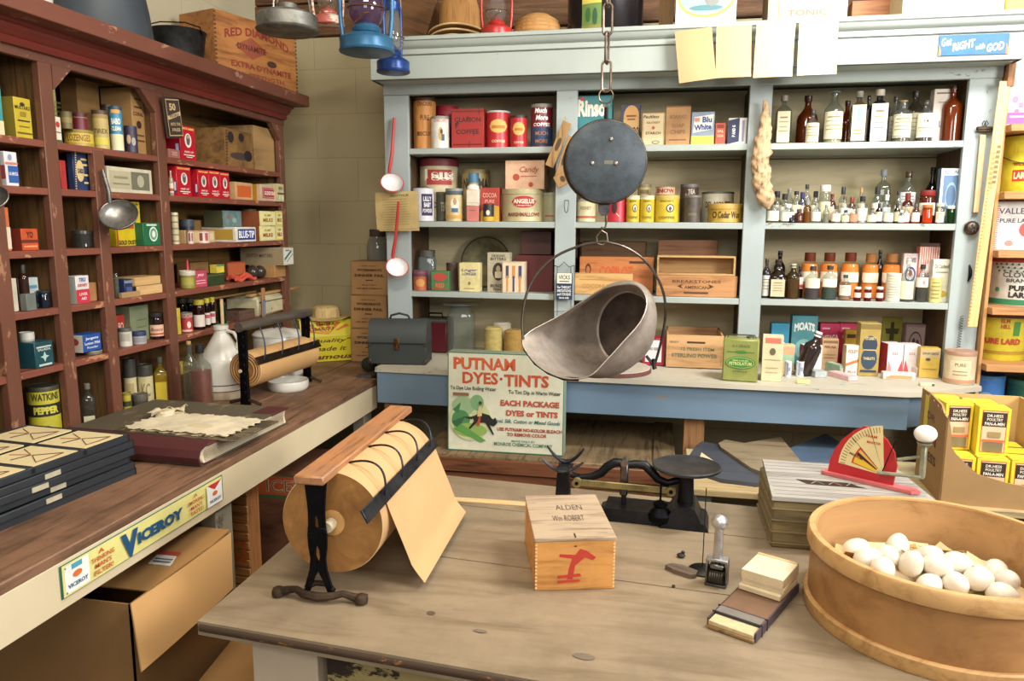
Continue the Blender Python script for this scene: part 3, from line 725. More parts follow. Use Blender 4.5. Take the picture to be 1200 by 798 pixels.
# bedding under the eggs
m = MB(); random.seed(5)
m.grid(lambda u, v: (BC[0]+(BR_-.02)*(v+.001)*cos(2*PI*u)*.94, BC[1]+(BR_-.02)*(v+.001)*sin(2*PI*u)*.94, .772+.010*sin(9*u+7*v)+.008*sin(23*u)), 36, 8, pm('#cdb488', .8, 0, .2, 30))
for k in range(46):
    a = random.uniform(.2*PI, 1.15*PI); r_ = random.uniform(.15, .178)
    T = Matrix.Translation((BC[0]+r_*cos(a), BC[1]+r_*sin(a), .802+.016*random.random())) @ Matrix.Rotation(random.uniform(0, 6.28), 4, 'Z') @ Matrix.Rotation(random.uniform(-.9, .9), 4, 'X')
    m.T = T; s = random.uniform(.016, .032)
    m.grid(lambda u, v: ((u-.5)*2*s, (v-.5)*1.6*s, .012*(u-.5)**2), 3, 3, random.choice([pm('#bfa26e', .8), pm('#d0ba8c', .8), pm('#ab8448', .8)]), .0008); m.T = None
o = m.build('paper_bedding'); tag(o, 'torn cream paper and shavings bedding under the eggs', 'bedding', kind='stuff')

# ================================================================== ribbed tin, slatted lid board, egg scale
TINM = wood('#4c4030', '#83734f', 'x', 5, .5, 6, .3)
rt = thing('ribbed_tin_box', 'dark ribbed tin box under the grey slatted board, behind the round wooden box', 'tin box', (.455, 1.885, .75))
m = MB(); m.box(-.175, .175, -.125, .125, 0, .118, TINM, .004)
for z in (.012, .04, .068, .096): m.tube([(-.176, -.126, z), (.176, -.126, z)], .002, TINM, 6); m.tube([(-.176, -.126, z), (-.176, .126, z)], .002, TINM, 6)
m.build('tin_body', rt)
m = MB(); GB = wood('#706c68', '#9f9a92', 'x', 3, .6, 16, .3)
m.prism([(-.18, -.135), (.19, -.13), (.165, .15), (-.165, .152)], .119, .129, GB, 'z')
for i in range(10): 
    y = -.115+i*.027; m.box(-.17, .172, y, y+.0012, .129, .1294, '#5a5650')
ho = [(-.105, -.0), (.012, -.004), (.05, -.036), (-.085, -.03)]
m.prism(ho, .1293, .1300, '#2e2218', 'z')
for i in range(3): m.tube([(-.075+i*.04, -.028, .1302), (-.06+i*.04, -.008, .1302), (-.045+i*.04, -.028, .1302)], .0012, '#8a8478', 5)
m.build('slatted_board', rt, ) 
RDE = pm('#b8262c', .35, 0, .12); PKB = pm('#cc6a6c', .4, 0, .15)
ES_ = 1; es = thing('egg_scale', 'red fan-shaped egg grading scale on pink base standing on the grey slatted board', 'egg scale', (.52, 1.893, .8802), -.56)
m = MB(); m.prism([(-.112, -.010), (-.105, .012), (.10, .016), (.115, -.002), (.10, -.018), (-.10, -.016)], 0, .007, PKB, 'z'); m.build('base', es)
m = MB(); W_ = .13; pts = [(-.098, .007), (.055, .007), (.060, .05), (.052, .078), (.035, .10), (.012, .117), (-.015, .123), (-.02, .123), (-.045, .108), (-.068, .086), (-.085, .06), (-.095, .035)]
m.prism(pts, -.004, .004, RDE, 'y'); m.build('red_fan_plate', es)
m = MB(); ap = (.034, .024)
def fan(r0, r1, a0, a1, col, e):
    n = 10; q = [(ap[0]+r0*cos(rad(a0+(a1-a0)*i/n)), ap[1]+r0*sin(rad(a0+(a1-a0)*i/n))) for i in range(n+1)]+[(ap[0]+r1*cos(rad(a1+(a0-a1)*i/n)), ap[1]+r1*sin(rad(a1+(a0-a1)*i/n))) for i in range(n+1)]
    m.add([(x, -.0042-e, z) for x, z in q], [tuple(range(len(q)))], pm(col, .5, 0, .06))
fan(.008, .108, 96, 176, '#e6d39a', .0003)
fan(.02, .078, 138, 170, '#c8402c', .0006); fan(.02, .074, 154, 168, '#e8c22e', .0009); fan(.02, .074, 141, 152, '#e0b65a', .0009); fan(.02, .074, 147, 152, '#30261c', .0011)
for k in range(20): fan(.092, .104, 100+k*3.9, 100.8+k*3.9, '#5a4a30', .0006)
for a in (112, 138): fan(.01, .108, a, a+.8, '#4a3a2a', .0008)
m.decos([Tt('FARM', .62, .80, .16, .045, '#b8402c'), Tt('MASTER', .66, .70, .2, .04, '#b8402c'), Tt('MEDIUM', .42, .42, .2, .035, '#33261a', ro=-.3)], lambda u, v, e: (u-.02, -.0052-e, v), .16, .13)
m.build('dial_face', es)
m = MB(); LG = metal('#a8a890', .45, '#7c7c68', .5)
m.tube([(.02, -.012, .030), (.06, -.012, .034), (.115, -.006, .038)], .004, LG, 8); m.box(.108, .120, -.008, .008, .034, .104, LG, .002); m.tube([(.06, -.002, .064), (.115, -.002, .082)], .0035, LG, 8)
m.tube([(.030, -.012, .028), (.055, -.012, .106)], [.0015, .0008], IRON, 6)
m.lathe([(.006, .100), (.016, .108), (.0165, .111), (.014, .110), (.005, .103)], LG, 16, c=(.114, 0)); m.build('balance_arm', es)
m = MB(); m.lathe([(max(1e-5, .0205*sin(PI*i/12)), -.0205*cos(PI*i/12)) for i in range(13)], pm('#ece8e0', .4, 0, .04), 20, sx=1.22, caps=False)
es.scale = (1, 1, 1.13)
eo = Vector((.52, 1.893, .8802))+Matrix.Rotation(-.56, 3, 'Z') @ Vector((.114, 0, .1265*1.13+.0025))
o = m.build('egg', loc=eo); tag(o, 'single white egg resting in the cup of the red egg scale', 'egg')

# ================================================================== carton of poultry powder
CB = pm('#a58254', .8, 0, .14, 5); CBI = pm('#c9a56a', .8, 0, .1, 5)
ct = thing('carton', 'open torn cardboard carton filled with yellow packages at the right edge', 'carton', (.83, 2.30, .70), -.05)
CW, CD, CH = .274, .26, .285
m = MB()
def tear(pts, lo, a, b, ax, mat): m.prism([(pts[0][0], lo)]+pts+[(pts[-1][0], lo)], a, b, mat, ax)
tear([(0, .255), (.03, .26), (.06, .28), (.1, .283), (.18, .29), (.26, .287)], 0, -.003, .003, 'x', CB)
lt = [(0, .262), (.01, .22), (.015, .17), (.03, .150), (.05, .13), (.09, .095), (.13, .085), (.17, .075), (.22, .07), (.25, .066), (.274, .066)]
tear(lt, 0, -.003, .003, 'y', CB)
m.box(0, CW, CD-.003, CD+.003, 0, .277, CBI); m.box(CW-.003, CW+.003, 0, CD, 0, .277, CBI); m.box(0, CW, 0, CD, 0, .004, CB)
random.seed(9)
for i in range(16): m.tube([(.002, .02+.015*i, .256+.002*i), (.001+random.uniform(-.006, .004), .026+.015*i, .266+.0018*i)], [.005, .0015], CBI, 5)
m.decos([Tt('DR', .45, .78, .3, .08, '#6a2a20'), Tt('PAN', .45, .55, .5, .1, '#7a2a20'), Tt('HESS', .5, .35, .5, .1, '#5a3a28')], lambda u, v, e: (-.003-e, -u+CD/2, v), CD, CH)
m.build('carton_walls', ct)
PY = '#e8d23a'
def pk(loc, w, d, h, rz, lb, tilt=0, grp='yellow poultry powder packages in the carton'):
    dk = '#3a2a1c'
    o = box_item('powder_package', lb, 'package', loc, w, d, h, pm(PY, .5, 0, .08), [Rr(.5, .5, .8, .9, '#c86a30'), Rr(.5, .5, .74, .86, '#e6c4a0'), Rr(.5, .76, .76, .30, dk), Ee(.22, .76, .14, .26, dk), Ee(.78, .76, .14, .26, dk),
        Tt('DR.HESS', .5, .84, .5, .06, '#f0e6d0'), Tt('POULTRY', .5, .76, .5, .06, '#f0e6d0'), Tt('PAN-A-MIN', .5, .67, .62, .07, '#f6eee0'), Rr(.52, .44, .4, .12, '#a08a5a'), Rr(.5, .31, .7, .05, '#d86a38'), Rr(.5, .18, .62, .2, '#7a6e50')], rz, grp,
        top=[Rr(.5, .02, 1, .03, dk), Rr(.5, .98, 1, .03, dk), Rr(.01, .5, .015, 1, dk), Rr(.99, .5, .015, 1, dk)], side=[Rr(.02, .5, .04, 1, dk)])
    return o
zb = .7045
n_ = 0
for r_ in range(3):
    for c_ in range(3):
        x = .881+.0875*c_+.05*.073*r_; y = 2.343+.073*r_-.05*(.0875*c_)
        row = ['front', 'middle', 'back'][r_]
        pk((x-.004, y, zb), .082, .068, .136, -.05+random.uniform(-.01, .01), 'yellow package in the %s row of the lower layer, %s from the left' % (row, ORD[c_]))
z2_ = zb+.1365
pk((.884, 2.405, z2_), .078, .055, .142, .12, 'upright yellow package behind the torn carton edge, left of the pair')
pk((.970, 2.370, z2_), .082, .055, .140, -.06, 'upright yellow package standing foremost on the lower layer')
pk((.962, 2.452, z2_), .088, .052, .138, 0, 'upright yellow package half hidden behind the foremost one')
pk((.880, 2.490, z2_), .088, .052, .138, 0, 'upright yellow package at the back left corner of the carton')
# ================================================================== hanging scale, chain and scoop
HY = 2.3
CH_ = metal('#8a7c6e', .4, '#4e4238')
hc = thing('chain', 'long steel link chain hanging from above and holding the round dial scale', 'chain', (-.172, HY, 1.93))
z = 1.5+.335; k = 0
def link(x, y, z, L, w, r, turn):
    m = MB(); p = []
    for i in range(20):
        a = 2*PI*i/20; c_, s_ = cos(a), sin(a); dz = (L/2-w/2)*(1 if s_ > 0 else -1)
        u = w/2*c_; p.append(((u if not turn else u*.25), (0 if not turn else u), s_*w/2+dz))
    m.T = Matrix.Translation((0, 0, 0)); m.tube([(a+x, b+y, c+z) for a, b, c in p], r, CH_, 7, closed=True); return m
m = link(0, 0, 1.873-1.93, .042, .042, .0024, 0); m.build('ring', hc)
z = 1.885
Ls = .088
for i in range(11):
    m = link(0, 0, z+Ls/2-1.93, Ls, .026, .0036, i % 2); m.build('chain_link', hc); z += Ls-.009
hs = thing('hanging_dial_scale', 'round dark metal hanging dial scale seen from the back, hung on a chain', 'scale', (-.170, HY, 1.5+.183), .22)
m = MB(); T = Matrix.Rotation(PI/2, 4, 'X'); DK = metal('#3e464c', .5, '#2a3035', .45); RIM = metal('#8f8a84', .4, '#3a3836', .8)
m.lathe([(1e-5, .029), (.112, .029), (.118, .027), (.121, .022)], DK, 56, T=T, caps=False)
m.lathe([(.121, .022), (.1235, .018), (.124, -.0), (.1225, -.035), (.118, -.045), (1e-5, -.045)], metal('#3a322c', .5, '#1e1a18', .6), 56, T=T, caps=False)
m.lathe([(.117, .0285), (.1195, .0265), (.1215, .0225)], RIM, 56, T=T, caps=False); m.build('scale_housing', hs)
for x, z in ((.012, .064), (-.042, -.005), (.028, -.005)):
    m = MB(); m.lathe([(.0055, .028), (.0055, .032), (.003, .034), (1e-5, .034)], metal('#b8b0a4', .35), 14, T=Matrix.Translation((x, 0, z)) @ T); m.build('rivet', hs)
m = MB(); m.box(-.007, .02, -.0300, -.0292, -.008, .003, pm('#5c5a50', .5)); m.build('maker_plate', hs)
m = MB(); m.tube([(0, 0, .12), (0, 0, .158)], .006, metal('#2a2624', .4), 8); m.tube([(.0, 0, .152), (.008, 0, .163), (0, 0, .175), (-.008, 0, .163)], .003, CH_, 6, closed=True); m.build('top_hanger', hs)
m = MB(); m.prism([(-.018, -.115), (.018, -.115), (.016, -.145), (.008, -.158), (-.006, -.158), (-.015, -.145)], -.005, .005, metal('#5c5a5c', .4, '#34322f'), 'y')
m.tube([(.002, 0, -.150), (.008, 0, -.158), (.009, 0, -.172), (.006, 0, -.19), (-.002, 0, -.196), (-.006, 0, -.19)], .0028, CH_, 7); m.build('hook', hs)

SCG = metal('#b3a79c', .5, '#8a7f74', .55, 9)
sp_ = thing('hanging_scoop_pan', 'large galvanised tin scoop pan hanging by a wire bail under the dial scale', 'scoop', (-.17, HY, 1.5-.09))
O = sp_.location
rim = [(738, 333, 2.27), (752, 340, 2.24), (758, 356, 2.21), (750, 378, 2.19), (730, 401, 2.17), (709, 424, 2.15), (690, 441, 2.14), (660, 443, 2.15), (630, 428, 2.18), (612, 402, 2.22), (622, 388, 2.26), (650, 373, 2.29), (680, 355, 2.30), (708, 338, 2.29)]
rp = [at(a, b, y=c) for a, b, c in rim]
bcn = at(731, 384, y=2.40); Wv = Vector((.80, -.60, 0)).normalized(); Uv = Vector((.1, .12, 1)).normalized()
an = [90, 62, 36, 10, -18, -48, -78, -104, -130, -156, -180, 156, 132, 110]
bp_ = [bcn+Wv*.122*cos(rad(a))+Uv*.122*sin(rad(a)) for a in an]
nrm = Wv.cross(Uv).normalized()
if nrm.y > 0: nrm = -nrm
def cr(P, t):
    n = len(P); i = int(t*n) % n; f = t*n-int(t*n); a, b, c, d = P[i-1], P[i], P[(i+1) % n], P[(i+2) % n]
    return .5*((2*b)+(c-a)*f+(2*a-5*b+4*c-d)*f*f+(3*b-a-3*c+d)*f**3)
def sf(u, v):
    A, B = cr(bp_, u), cr(rp, u); c_ = bcn+nrm*.02
    if v < .18:
        q = v/.18; return (bcn+(A-bcn)*(.93+.07*sin(q*PI/2))) + nrm*(.012*(1-cos(q*PI/2))) - nrm*.012 - O
    q = (v-.18)/.82; p = A+(B-A)*q
    d = (A-bcn).normalized(); bul = .022*sin(PI*min(1, q*1.25))*(1 if q < .8 else 0)
    return p+d*bul - O
m = MB(); m.grid(sf, 56, 16, SCG, -.0018)
m.add([bcn-nrm*.012+((p-bcn)*.94)-O for p in [cr(bp_, i/56) for i in range(56)]], [tuple(range(56))], metal('#5c5048', .6, '#443a34', .5))  # closed end in darker metal, inner shade of the pan painted in
m.tube([cr(rp, i/56)-O for i in range(56)], .0024, metal('#c8beb4', .4), 6, closed=True)
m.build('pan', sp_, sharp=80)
bl = [(613, 398, 2.22), (612, 375, 2.23), (617, 345, 2.245), (630, 320, 2.26), (652, 300, 2.275), (680, 288, 2.29), (700, 284, 2.30), (712, 284, 2.30), (735, 291, 2.31), (757, 307, 2.325), (774, 333, 2.345), (780, 362, 2.36), (776, 395, 2.37), (768, 425, 2.375)]
bpts = [at(a, b, y=c)-O for a, b, c in bl]
bn_ = []
for i in range(len(bpts)-1):
    a0_, a1_, a2_, a3_ = bpts[max(0, i-1)], bpts[i], bpts[i+1], bpts[min(len(bpts)-1, i+2)]
    for f in (0, .2, .4, .6, .8): bn_.append(.5*((2*a1_)+(a2_-a0_)*f+(2*a0_-5*a1_+4*a2_-a3_)*f*f+(3*a1_-a0_-3*a2_+a3_)*f**3))
m = MB(); m.tube(bn_+[bpts[-1]], .0042, metal('#6e645c', .4, '#4a423c'), 8)
m.tube([at(a, b, y=2.30)-O for a, b in ((700, 285), (699, 277), (705, 270), (711, 274), (712, 283), (706, 287))], .003, CH_, 7, closed=True)
e1 = at(766, 428, y=2.375)-O; e0 = cr(rp, .86)-O
m.tube([e1, e1+(bcn-O-e1)*.25], .005, metal('#4a4644', .4), 8); m.tube([e1+Vector((0, 0, .02)), e1, e1+Vector((.004, 0, -.012))], .007, metal('#4a4644', .4), 8); m.build('wire_bail', sp_)
m = MB(); pth = [cr(rp, t)+Vector((0, .012, -.004))-O for t in (.46, .5, .54, .58, .62, .66)]
m.tube(pth, .006, metal('#2c2826', .5), 8); m.build('underside_rod', sp_)

# ================================================================== lanterns and tin hung from above
def lantern(name, label, loc, R, H, col, globe, base=True, rz=0, hang=True, col2=None, wire=True):
    t = thing(name, label, 'lantern', loc, rz)
    c1 = col; s = R/.08
    m = MB(); m.lathe([(R*.9, 0), (R, .003*s), (R*1.02, .008*s), (R*.98, .010*s), (R*.98, .034*s), (R*1.0, .038*s), (R*.94, .043*s), (R*.7, .052*s), (R*.42, .058*s), (R*.34, .066*s)], c1, 40); m.build('fuel_tank', t)
    m = MB(); m.lathe([(R*.5, .058*s), (R*.55, .068*s), (R*.45, .078*s), (R*.3, .085*s), (R*.12, .1*s), (1e-5, .105*s)], col2 or c1, 24); m.build('burner', t)
    m = MB(); m.lathe([(R*.42, .078*s), (R*.6, .1*s), (R*.66, .125*s), (R*.58, .16*s), (R*.42, .2*s), (R*.36, .22*s)], glass(globe, .10), 32, caps=False); m.build('glass_globe', t)
    m = MB()
    for q in (-1, 1):
        m.tube([(q*R*.86, 0, .036*s), (q*R*.9, 0, .06*s), (q*R*.95, 0, .1*s), (q*R*.97, 0, .18*s), (q*R*.9, 0, .235*s), (q*R*.6, 0, .262*s), (q*R*.25, 0, .268*s)], .0068*s, c1, 10)
    m.build('side_tube', t)
    m = MB(); m.lathe([(R*.38, .215*s), (R*.42, .222*s), (R*.42, .245*s), (R*.34, .25*s), (R*.3, .275*s), (R*.36, .28*s), (R*.2, .3*s), (1e-5, .304*s)], c1, 24); m.build('chimney_cap', t)
    m = MB(); m.tube([(R*.7*cos(a), R*.7*sin(a), .128*s+.004*sin(a)) for a in [2*PI*i/24 for i in range(24)]], .0018*s, metal('#9a7a48', .4), 5, closed=True)
    m.tube([(R*.7, 0, .128*s), (R*.1, -R*.7, .1*s), (-R*.3, -R*.6, .075*s)], .0016*s, metal('#9a7a48', .4), 5); m.build('globe_guard', t)
    m = MB(); m.tube([(-R*.97, 0, .19*s)]+[(R*1.05*cos(a), 0, .2*s+.16*s*sin(a)) for a in [PI-PI*i/14 for i in range(15)]]+[(R*.97, 0, .19*s)], .0016, metal('#8a8478', .4), 5); m.build('bail_handle', t)
    if hang:
        m = MB(); m.tube([(0, 0, .36*s), (0, 0, 2.78-loc[2])], .0014, metal('#6a6864', .4), 5); m.build('hanging_wire', t)
    return t
BL1 = pm('#2a5d80', .35, .3, .2, 14); BL2 = pm('#1d4080', .3, .3, .2, 14); RD1 = pm('#b8312c', .3, .1, .2, 14)
p = at(430, 58, y=2.2); lantern('barn_lantern', 'larger blue barn lantern with purple-tinted globe hanging in front of the corner', (p.x, p.y, p.z-.012), .080, .36, BL1, '#b08ab8', rz=.15)
p = at(461, 86, y=2.62); lantern('barn_lantern', 'smaller bright blue lantern with clear globe hanging before the cabinet cornice', (p.x, p.y, p.z), .058, .3, BL2, '#dfe4e8', rz=1.35).scale = (1, 1, 1.32)
p = at(385, 31, y=2.75); lantern('barn_lantern', 'faded red and white lantern hanging between the grey tin and the blue lantern', (p.x, p.y, p.z), .058, .3, worn('#b05a50', '#d8cbb8', .5, 9, .4), '#e8dcc8', rz=.5)
p = at(582, 42, y=2.93); lantern('barn_lantern', 'red barn lantern standing on the blue cabinet among the straw hats', (p.x, p.y, 2.2005), .06, .3, RD1, '#e8e0dc', hang=False, rz=.1)
p = at(337, 30, y=2.2)
gt = thing('hanging_tin', 'round grey galvanised tin lamp font hanging at upper left before the crate', 'tin', (p.x, p.y, p.z-.02))
m = MB(); GV = metal('#7c7c76', .5, '#4e4c46', .6); m.lathe([(.086, 0), (.092, .003), (.094, .006), (.089, .01), (.089, .045), (.084, .05), (.07, .056), (.03, .065), (.03, .08)], GV, 44); m.build('tin_font', gt)
for a in (.4, 2.5, 4.6):
    m = MB(); m.tube([(.07*cos(a), .07*sin(a), .052), (.06*cos(a), .06*sin(a), .12), (.01*cos(a), .01*sin(a), .3)], .003, metal('#a8a49a', .4), 6); m.build('strut', gt)
m = MB(); m.tube([(0, 0, .3), (0, 0, 2.78-gt.location.z)], .0015, metal('#6a6864', .4), 5); m.build('hanging_wire', gt)

# ================================================================== things on top of the blue cabinet
CT = 2.2004
STRAW = wood('#8a6236', '#bb8a50', 'z', 6, .7, 10, .3); BRIMS = pm('#d9c08c', .7, 0, .15, 30)
for k, (px, lb, ro) in enumerate(((538, 'lowest straw hat of the nested stack left of the red lantern', 0), (539, 'middle straw hat in the nested stack on the cabinet', .15), (542, 'topmost tan straw hat of the nested stack on the cabinet', -.1))):
    c = at(539, 44, y=3.13); t = thing('straw_hat', lb, 'hat', (c.x, c.y, CT+.024+k*.021), ro, 'nested straw hats', rot=(0, 0, 0))
    m = MB(); m.lathe([(.088, .0), (.087, .04), (.083, .10), (.072, .135), (.04, .148), (1e-5, .145)], STRAW, 36, sx=.95, sy=1.05, caps=False)
    m.build('crown', t)
    m = MB(); m.grid(lambda u, v: ((.090+.038*v)*cos(2*PI*u), (.096+.038*v)*sin(2*PI*u), -.004+.022*(cos(2*PI*u)**2-.0)*(-.8)*v+.004+.008*v), 40, 4, pm('#a87c48', .7), .002)
    m.tube([((.127)*cos(2*PI*i/36), (.133)*sin(2*PI*i/36), .012-.0176*cos(2*PI*i/36)**2) for i in range(36)], .0032, BRIMS, 6, closed=True); m.build('brim', t)
c = at(630, 40, y=3.05); 
m = MB(); m.lathe([(.098, .0), (.099, .012), (.094, .05), (.078, .083), (.045, .104), (1e-5, .110)], STRAW, 40, caps=False)
for i in range(5): m.lathe([(.0985-.001*i*i, .014+i*.015), (.0995-.001*i*i, .017+i*.015), (.0985-.001*i*i, .02+i*.015)], pm('#a87c46', .7), 40, caps=False)
o = m.build('pith_hat', loc=(c.x, c.y, CT)); tag(o, 'single round-topped tan hat right of the red lantern on the cabinet', 'hat')
c = at(709, 35, y=3.07)
dr = thing('round_tin', 'large black glossy round tin with green and yellow picture on the cabinet top', 'tin', (c.x, c.y, CT), .0)
m = MB(); BK = pm('#1c1a1e', .2, .2, .2, 8); R_ = .145; m.lathe([(R_, 0), (R_+.003, .003), (R_, .008), (R_, .17)], BK, 56)
m.decos([Rr(.36, .42, .26, .66, '#6d8a4a'), Rr(.36, .7, .26, .14, '#d8c65a'), Ee(.32, .4, .07, .3, '#3f6a34'), Ee(.41, .35, .06, .36, '#2f5a3a'), Rr(.36, .14, .26, .08, '#8f8a3a')], lambda u, v, e: ((R_+e)*sin(u/R_), -(R_+e)*cos(u/R_), v), .3, .17, sub=2); m.build('body', dr)
m = MB(); m.lathe([(R_+.002, .165), (R_+.004, .17), (R_+.004, .2), (R_, .203), (1e-5, .2)], BK, 56); m.build('lid', dr)
def on_top(name, px0, px1, py, y, h, d, col, lb, cat, decos=(), rz=0, side=None):
    a, b = at(px0, py, y=y), at(px1, py, y=y); w = (b-a).length
    return box_item(name, lb, cat, ((a.x+b.x)/2, y+d/2, CT), w, d, h, col, decos, rz, side=side)
on_top('picture_box', 791, 862, 30, 2.93, .17, .16, pm('#d9dcd2', .7), 'white carton with a blue and yellow oval picture above the hanging papers', 'box', [Ee(.5, .62, .95, .8, '#d8c65a'), Ee(.5, .65, .88, .74, '#9cc0c8'), Ee(.5, .42, .55, .12, '#5c8a90'), Ee(.6, .6, .25, .3, '#8a8f88')], side=[Rr(.5, .5, 1, 1, '#8a7a5c'), Rr(.5, .5, .3, .7, '#5a4a34')])
on_top('crate', 772, 789, 28, 3.05, .2, .15, wood('#5a4226', '#86663c', 'z'), 'dark narrow wooden crate end behind the white picture carton', 'crate')
on_top('tonic_box', 899, 992, 28, 2.96, .17, .16, pm('#c9bda0', .8, 0, .12, 6), 'tan cardboard tonic carton standing on the cabinet behind the papers', 'box', [Tt('TONIC', .5, .28, .5, .12, '#8a7a62'), Rr(.5, .12, .7, .03, '#a0906f'), Rr(.14, .5, .01, .9, '#a0906f')], side=[Rr(.5, .5, 1, 1, '#6a4a26')])
on_top('wooden_crate', 998, 1054, 18, 3.12, .12, .12, wood('#7a4a2c', '#a87048', 'x'), 'small reddish wooden crate side between two pale cartons on the cabinet', 'crate')
on_top('carton', 1057, 1176, 16, 2.96, .2, .22, pm('#dccaa6', .8, 0, .1, 5), 'long pale cardboard carton at the right end of the cabinet top', 'box')
on_top('yellow_box', 1179, 1215, 12, 2.95, .16, .16, pm('#dcd45a', .6), 'yellow green box at the far right of the cabinet top', 'box')
# dark sloped crate behind the hats
c = at(492, 30, y=3.27); c.x -= .06; o = box_item('wooden_crate', 'dark wooden crate tipped behind the straw hats in the corner', 'crate', (c.x-.02, 3.27, 2.235), .2, .12, .24, wood('#3a2414', '#6e4a28', 'x'), rot=(0, .35, 0))
# papers pinned over the cornice
random.seed(4)
for k, (a, b, e_, zb_, col, lb, sk) in enumerate(((.024, .150, .677, .500, '#c9a376', 'leftmost brown paper sheet hanging from the cabinet cornice, tilted', .022), (.166, .284, .682, .508, '#d2b586', 'second tan paper sheet hanging over the cabinet cornice', .004), (.300, .428, .686, .505, '#dfc79c', 'third pale paper sheet hanging over the cabinet cornice', -.004), (.440, .566, .690, .508, '#e6d5b0', 'rightmost and brightest paper sheet hanging over the cabinet cornice', 0))):
    m = MB(); w_ = b-a; hh = e_-zb_
    m.grid(lambda u, v: (u*w_+sk*v-.0, -.004-.022*v*v*(.5+.5*u)-.003*sin(4*u), -v*hh-.012*(u-.5)*(k == 0)*-1), 6, 8, pm(col, .8, 0, .05, 6), .0007)
    o = m.build('paper_sheet', loc=(a, 2.838, 1.5+e_)); tag(o, lb, 'paper', 'paper sheets hanging on the cornice')
m = MB(); m.box(0, .214, -.003, 0, 0, .066, pm('#1d5f9a', .4), .001)
WH_ = '#f2f4f2'
m.decos([Tt('Get', .11, .68, .15, .40, WH_, sh=.3, ro=.15), Tt('RIGHT', .36, .5, .34, .40, WH_, sh=.3, ro=.18, b=.03), Tt('with', .595, .40, .13, .26, WH_, sh=.3, ro=.2), Tt('GOD', .81, .36, .25, .40, WH_, sh=.3, ro=.15, b=.03)], lambda u, v, e: (u+.107, -.003-e, v), .214, .066)
for s in (.0, .214): m.decos([('p', [(0, 0), (1, 0), (1, .3), (0, .6)], '#b87a4a')], lambda u, v, e: (s+(.004 if s == 0 else -.004)+u, -.0034-e, v), .008, .06)
o = m.build('sign', loc=(.897, 2.8785, 1.5+.567)); tag(o, 'small blue enamel sign with white words on the right end of the cornice', 'sign')

# ================================================================== things hung on the blue cabinet posts
def ladle(lb, p0, p1, bowl, R, col, inner, rimc, name='ladle', cat='ladle', back=0.):
    """p0 top of handle, p1 joint, bowl centre; bowl opening faces the room"""
    t = thing(name, lb, cat, p1)
    P0, P1, B = Vector(p0)-Vector(p1), Vector((0, 0, 0)), Vector(bowl)-Vector(p1)
    m = MB(); mid = P0*.35+Vector((.004, -.0, 0)); m.tube([P0, mid, P0*.1, P1], [.0055, .0065, .0075, .006], col, 10); m.build('handle', t)
    ax = Vector((.35, -.75, .62)).normalized(); q = ax.to_track_quat('Z', 'Y').to_matrix().to_4x4()
    T = Matrix.Translation(B) @ q
    m = MB(); pr = [(R*sin(a), -R*.62*cos(a)) for a in [PI/2*i/8 for i in range(9)]]; pr[0] = (1e-5, pr[0][1])
    m.lathe(pr, as_mat(col if back else inner), 30, T=T, caps=False); m.lathe([(r_*.96, z_+.0015) for r_, z_ in pr], inner, 30, T=T, caps=False)
    m.build('bowl', t)
    m = MB(); m.tube([T @ Vector((R*cos(2*PI*i/30), R*sin(2*PI*i/30), 0)) for i in range(30)], .0018, rimc, 6, closed=True); m.build('rim', t)
    return t
RDH = pm('#c23a38', .3, 0, .12); WEN = pm('#e8e6e6', .25, 0, .04)
ladle('white enamel ladle with red handle, hung above the yellowed notice', at(462, 138, y=2.985), at(456, 203, y=2.975), at(459.5, 214, y=2.95), .046, RDH, WEN, RDH)
ladle('white enamel ladle with red handle, hung below the yellowed notice', at(467, 236, y=2.94), at(460, 303, y=2.955), at(465.5, 313, y=2.935), .046, RDH, WEN, RDH)
m = MB(); YP = pm('#c8b178', .8, 0, .15, 12)
for k, (dx, dz, ro) in enumerate(((.012, -.006, -.02), (.006, -.003, -.05), (0, 0, -.04))):
    m.T = Matrix.Translation((dx, .002*(2-k), dz)) @ Matrix.Rotation(ro, 4, 'Y'); m.grid(lambda u, v: (u*.172, -.004-.006*sin(3*v), -v*.15), 4, 4, YP, .0008)
m.decos([Tt('NOTICE', .62, .90, .45, .05, '#5c4a30')]+lines(.5, .80, .12, .8, 11, '#8a7448', .01), lambda u, v, e: (u+.086, -.0115-e, v-.15), .172, .15); m.T = None
o = m.build('notice', loc=at(440, 226, y=2.972)); tag(o, 'yellowed printed notice sheets on the left post between the two ladles', 'notice')
# tags and matchbox bundle on the second post
tg = at(676, 137, y=2.97); WDT = wood('#6e5232', '#a07c4e', 'z')
bt = thing('bundle_of_brushes', 'bundle of flat brown wooden paddles tied to the second cabinet post', 'paddles', at(662, 140, y=2.99))
for k, (a, b, w_) in enumerate((((665, 143), (643, 195), .035), ((670, 160), (652, 212), .030), ((668, 205), (651, 214), .05))):
    P0, P1 = at(*a, y=2.965-.006*k)-bt.location, at(*b, y=2.955-.008*k)-bt.location; d = P1-P0; L_ = d.length; an_ = math.atan2(d.x, -d.z)
    m = MB(); m.T = Matrix.Translation(P0) @ Matrix.Rotation(-an_, 4, 'Y'); m.box(-w_/2, w_/2, -.004, .004, -L_, 0, WDT, .002)
    m.decos([Ee(.5, .5, .5, .3, '#4a3622')], lambda u, v, e: (u, -.004-e, v-L_), w_, L_); m.T = None; m.build('paddle', bt)
m = MB(); m.tube([(0, 0, 0), (.004, -.01, .012), (0, -.015, .002), (.002, -.02, -.01)], .0014, '#b89a60', 5); m.build('twine_loop', bt)
p = at(664, 241, y=2.985); m = MB()
for dx in (-.008, .008): m.tube([(dx, -.004, .02), (dx, -.01, 0), (dx*.6, -.012, -.022), (0, -.012, -.028)], .0016, metal('#5c5a58', .3), 6)
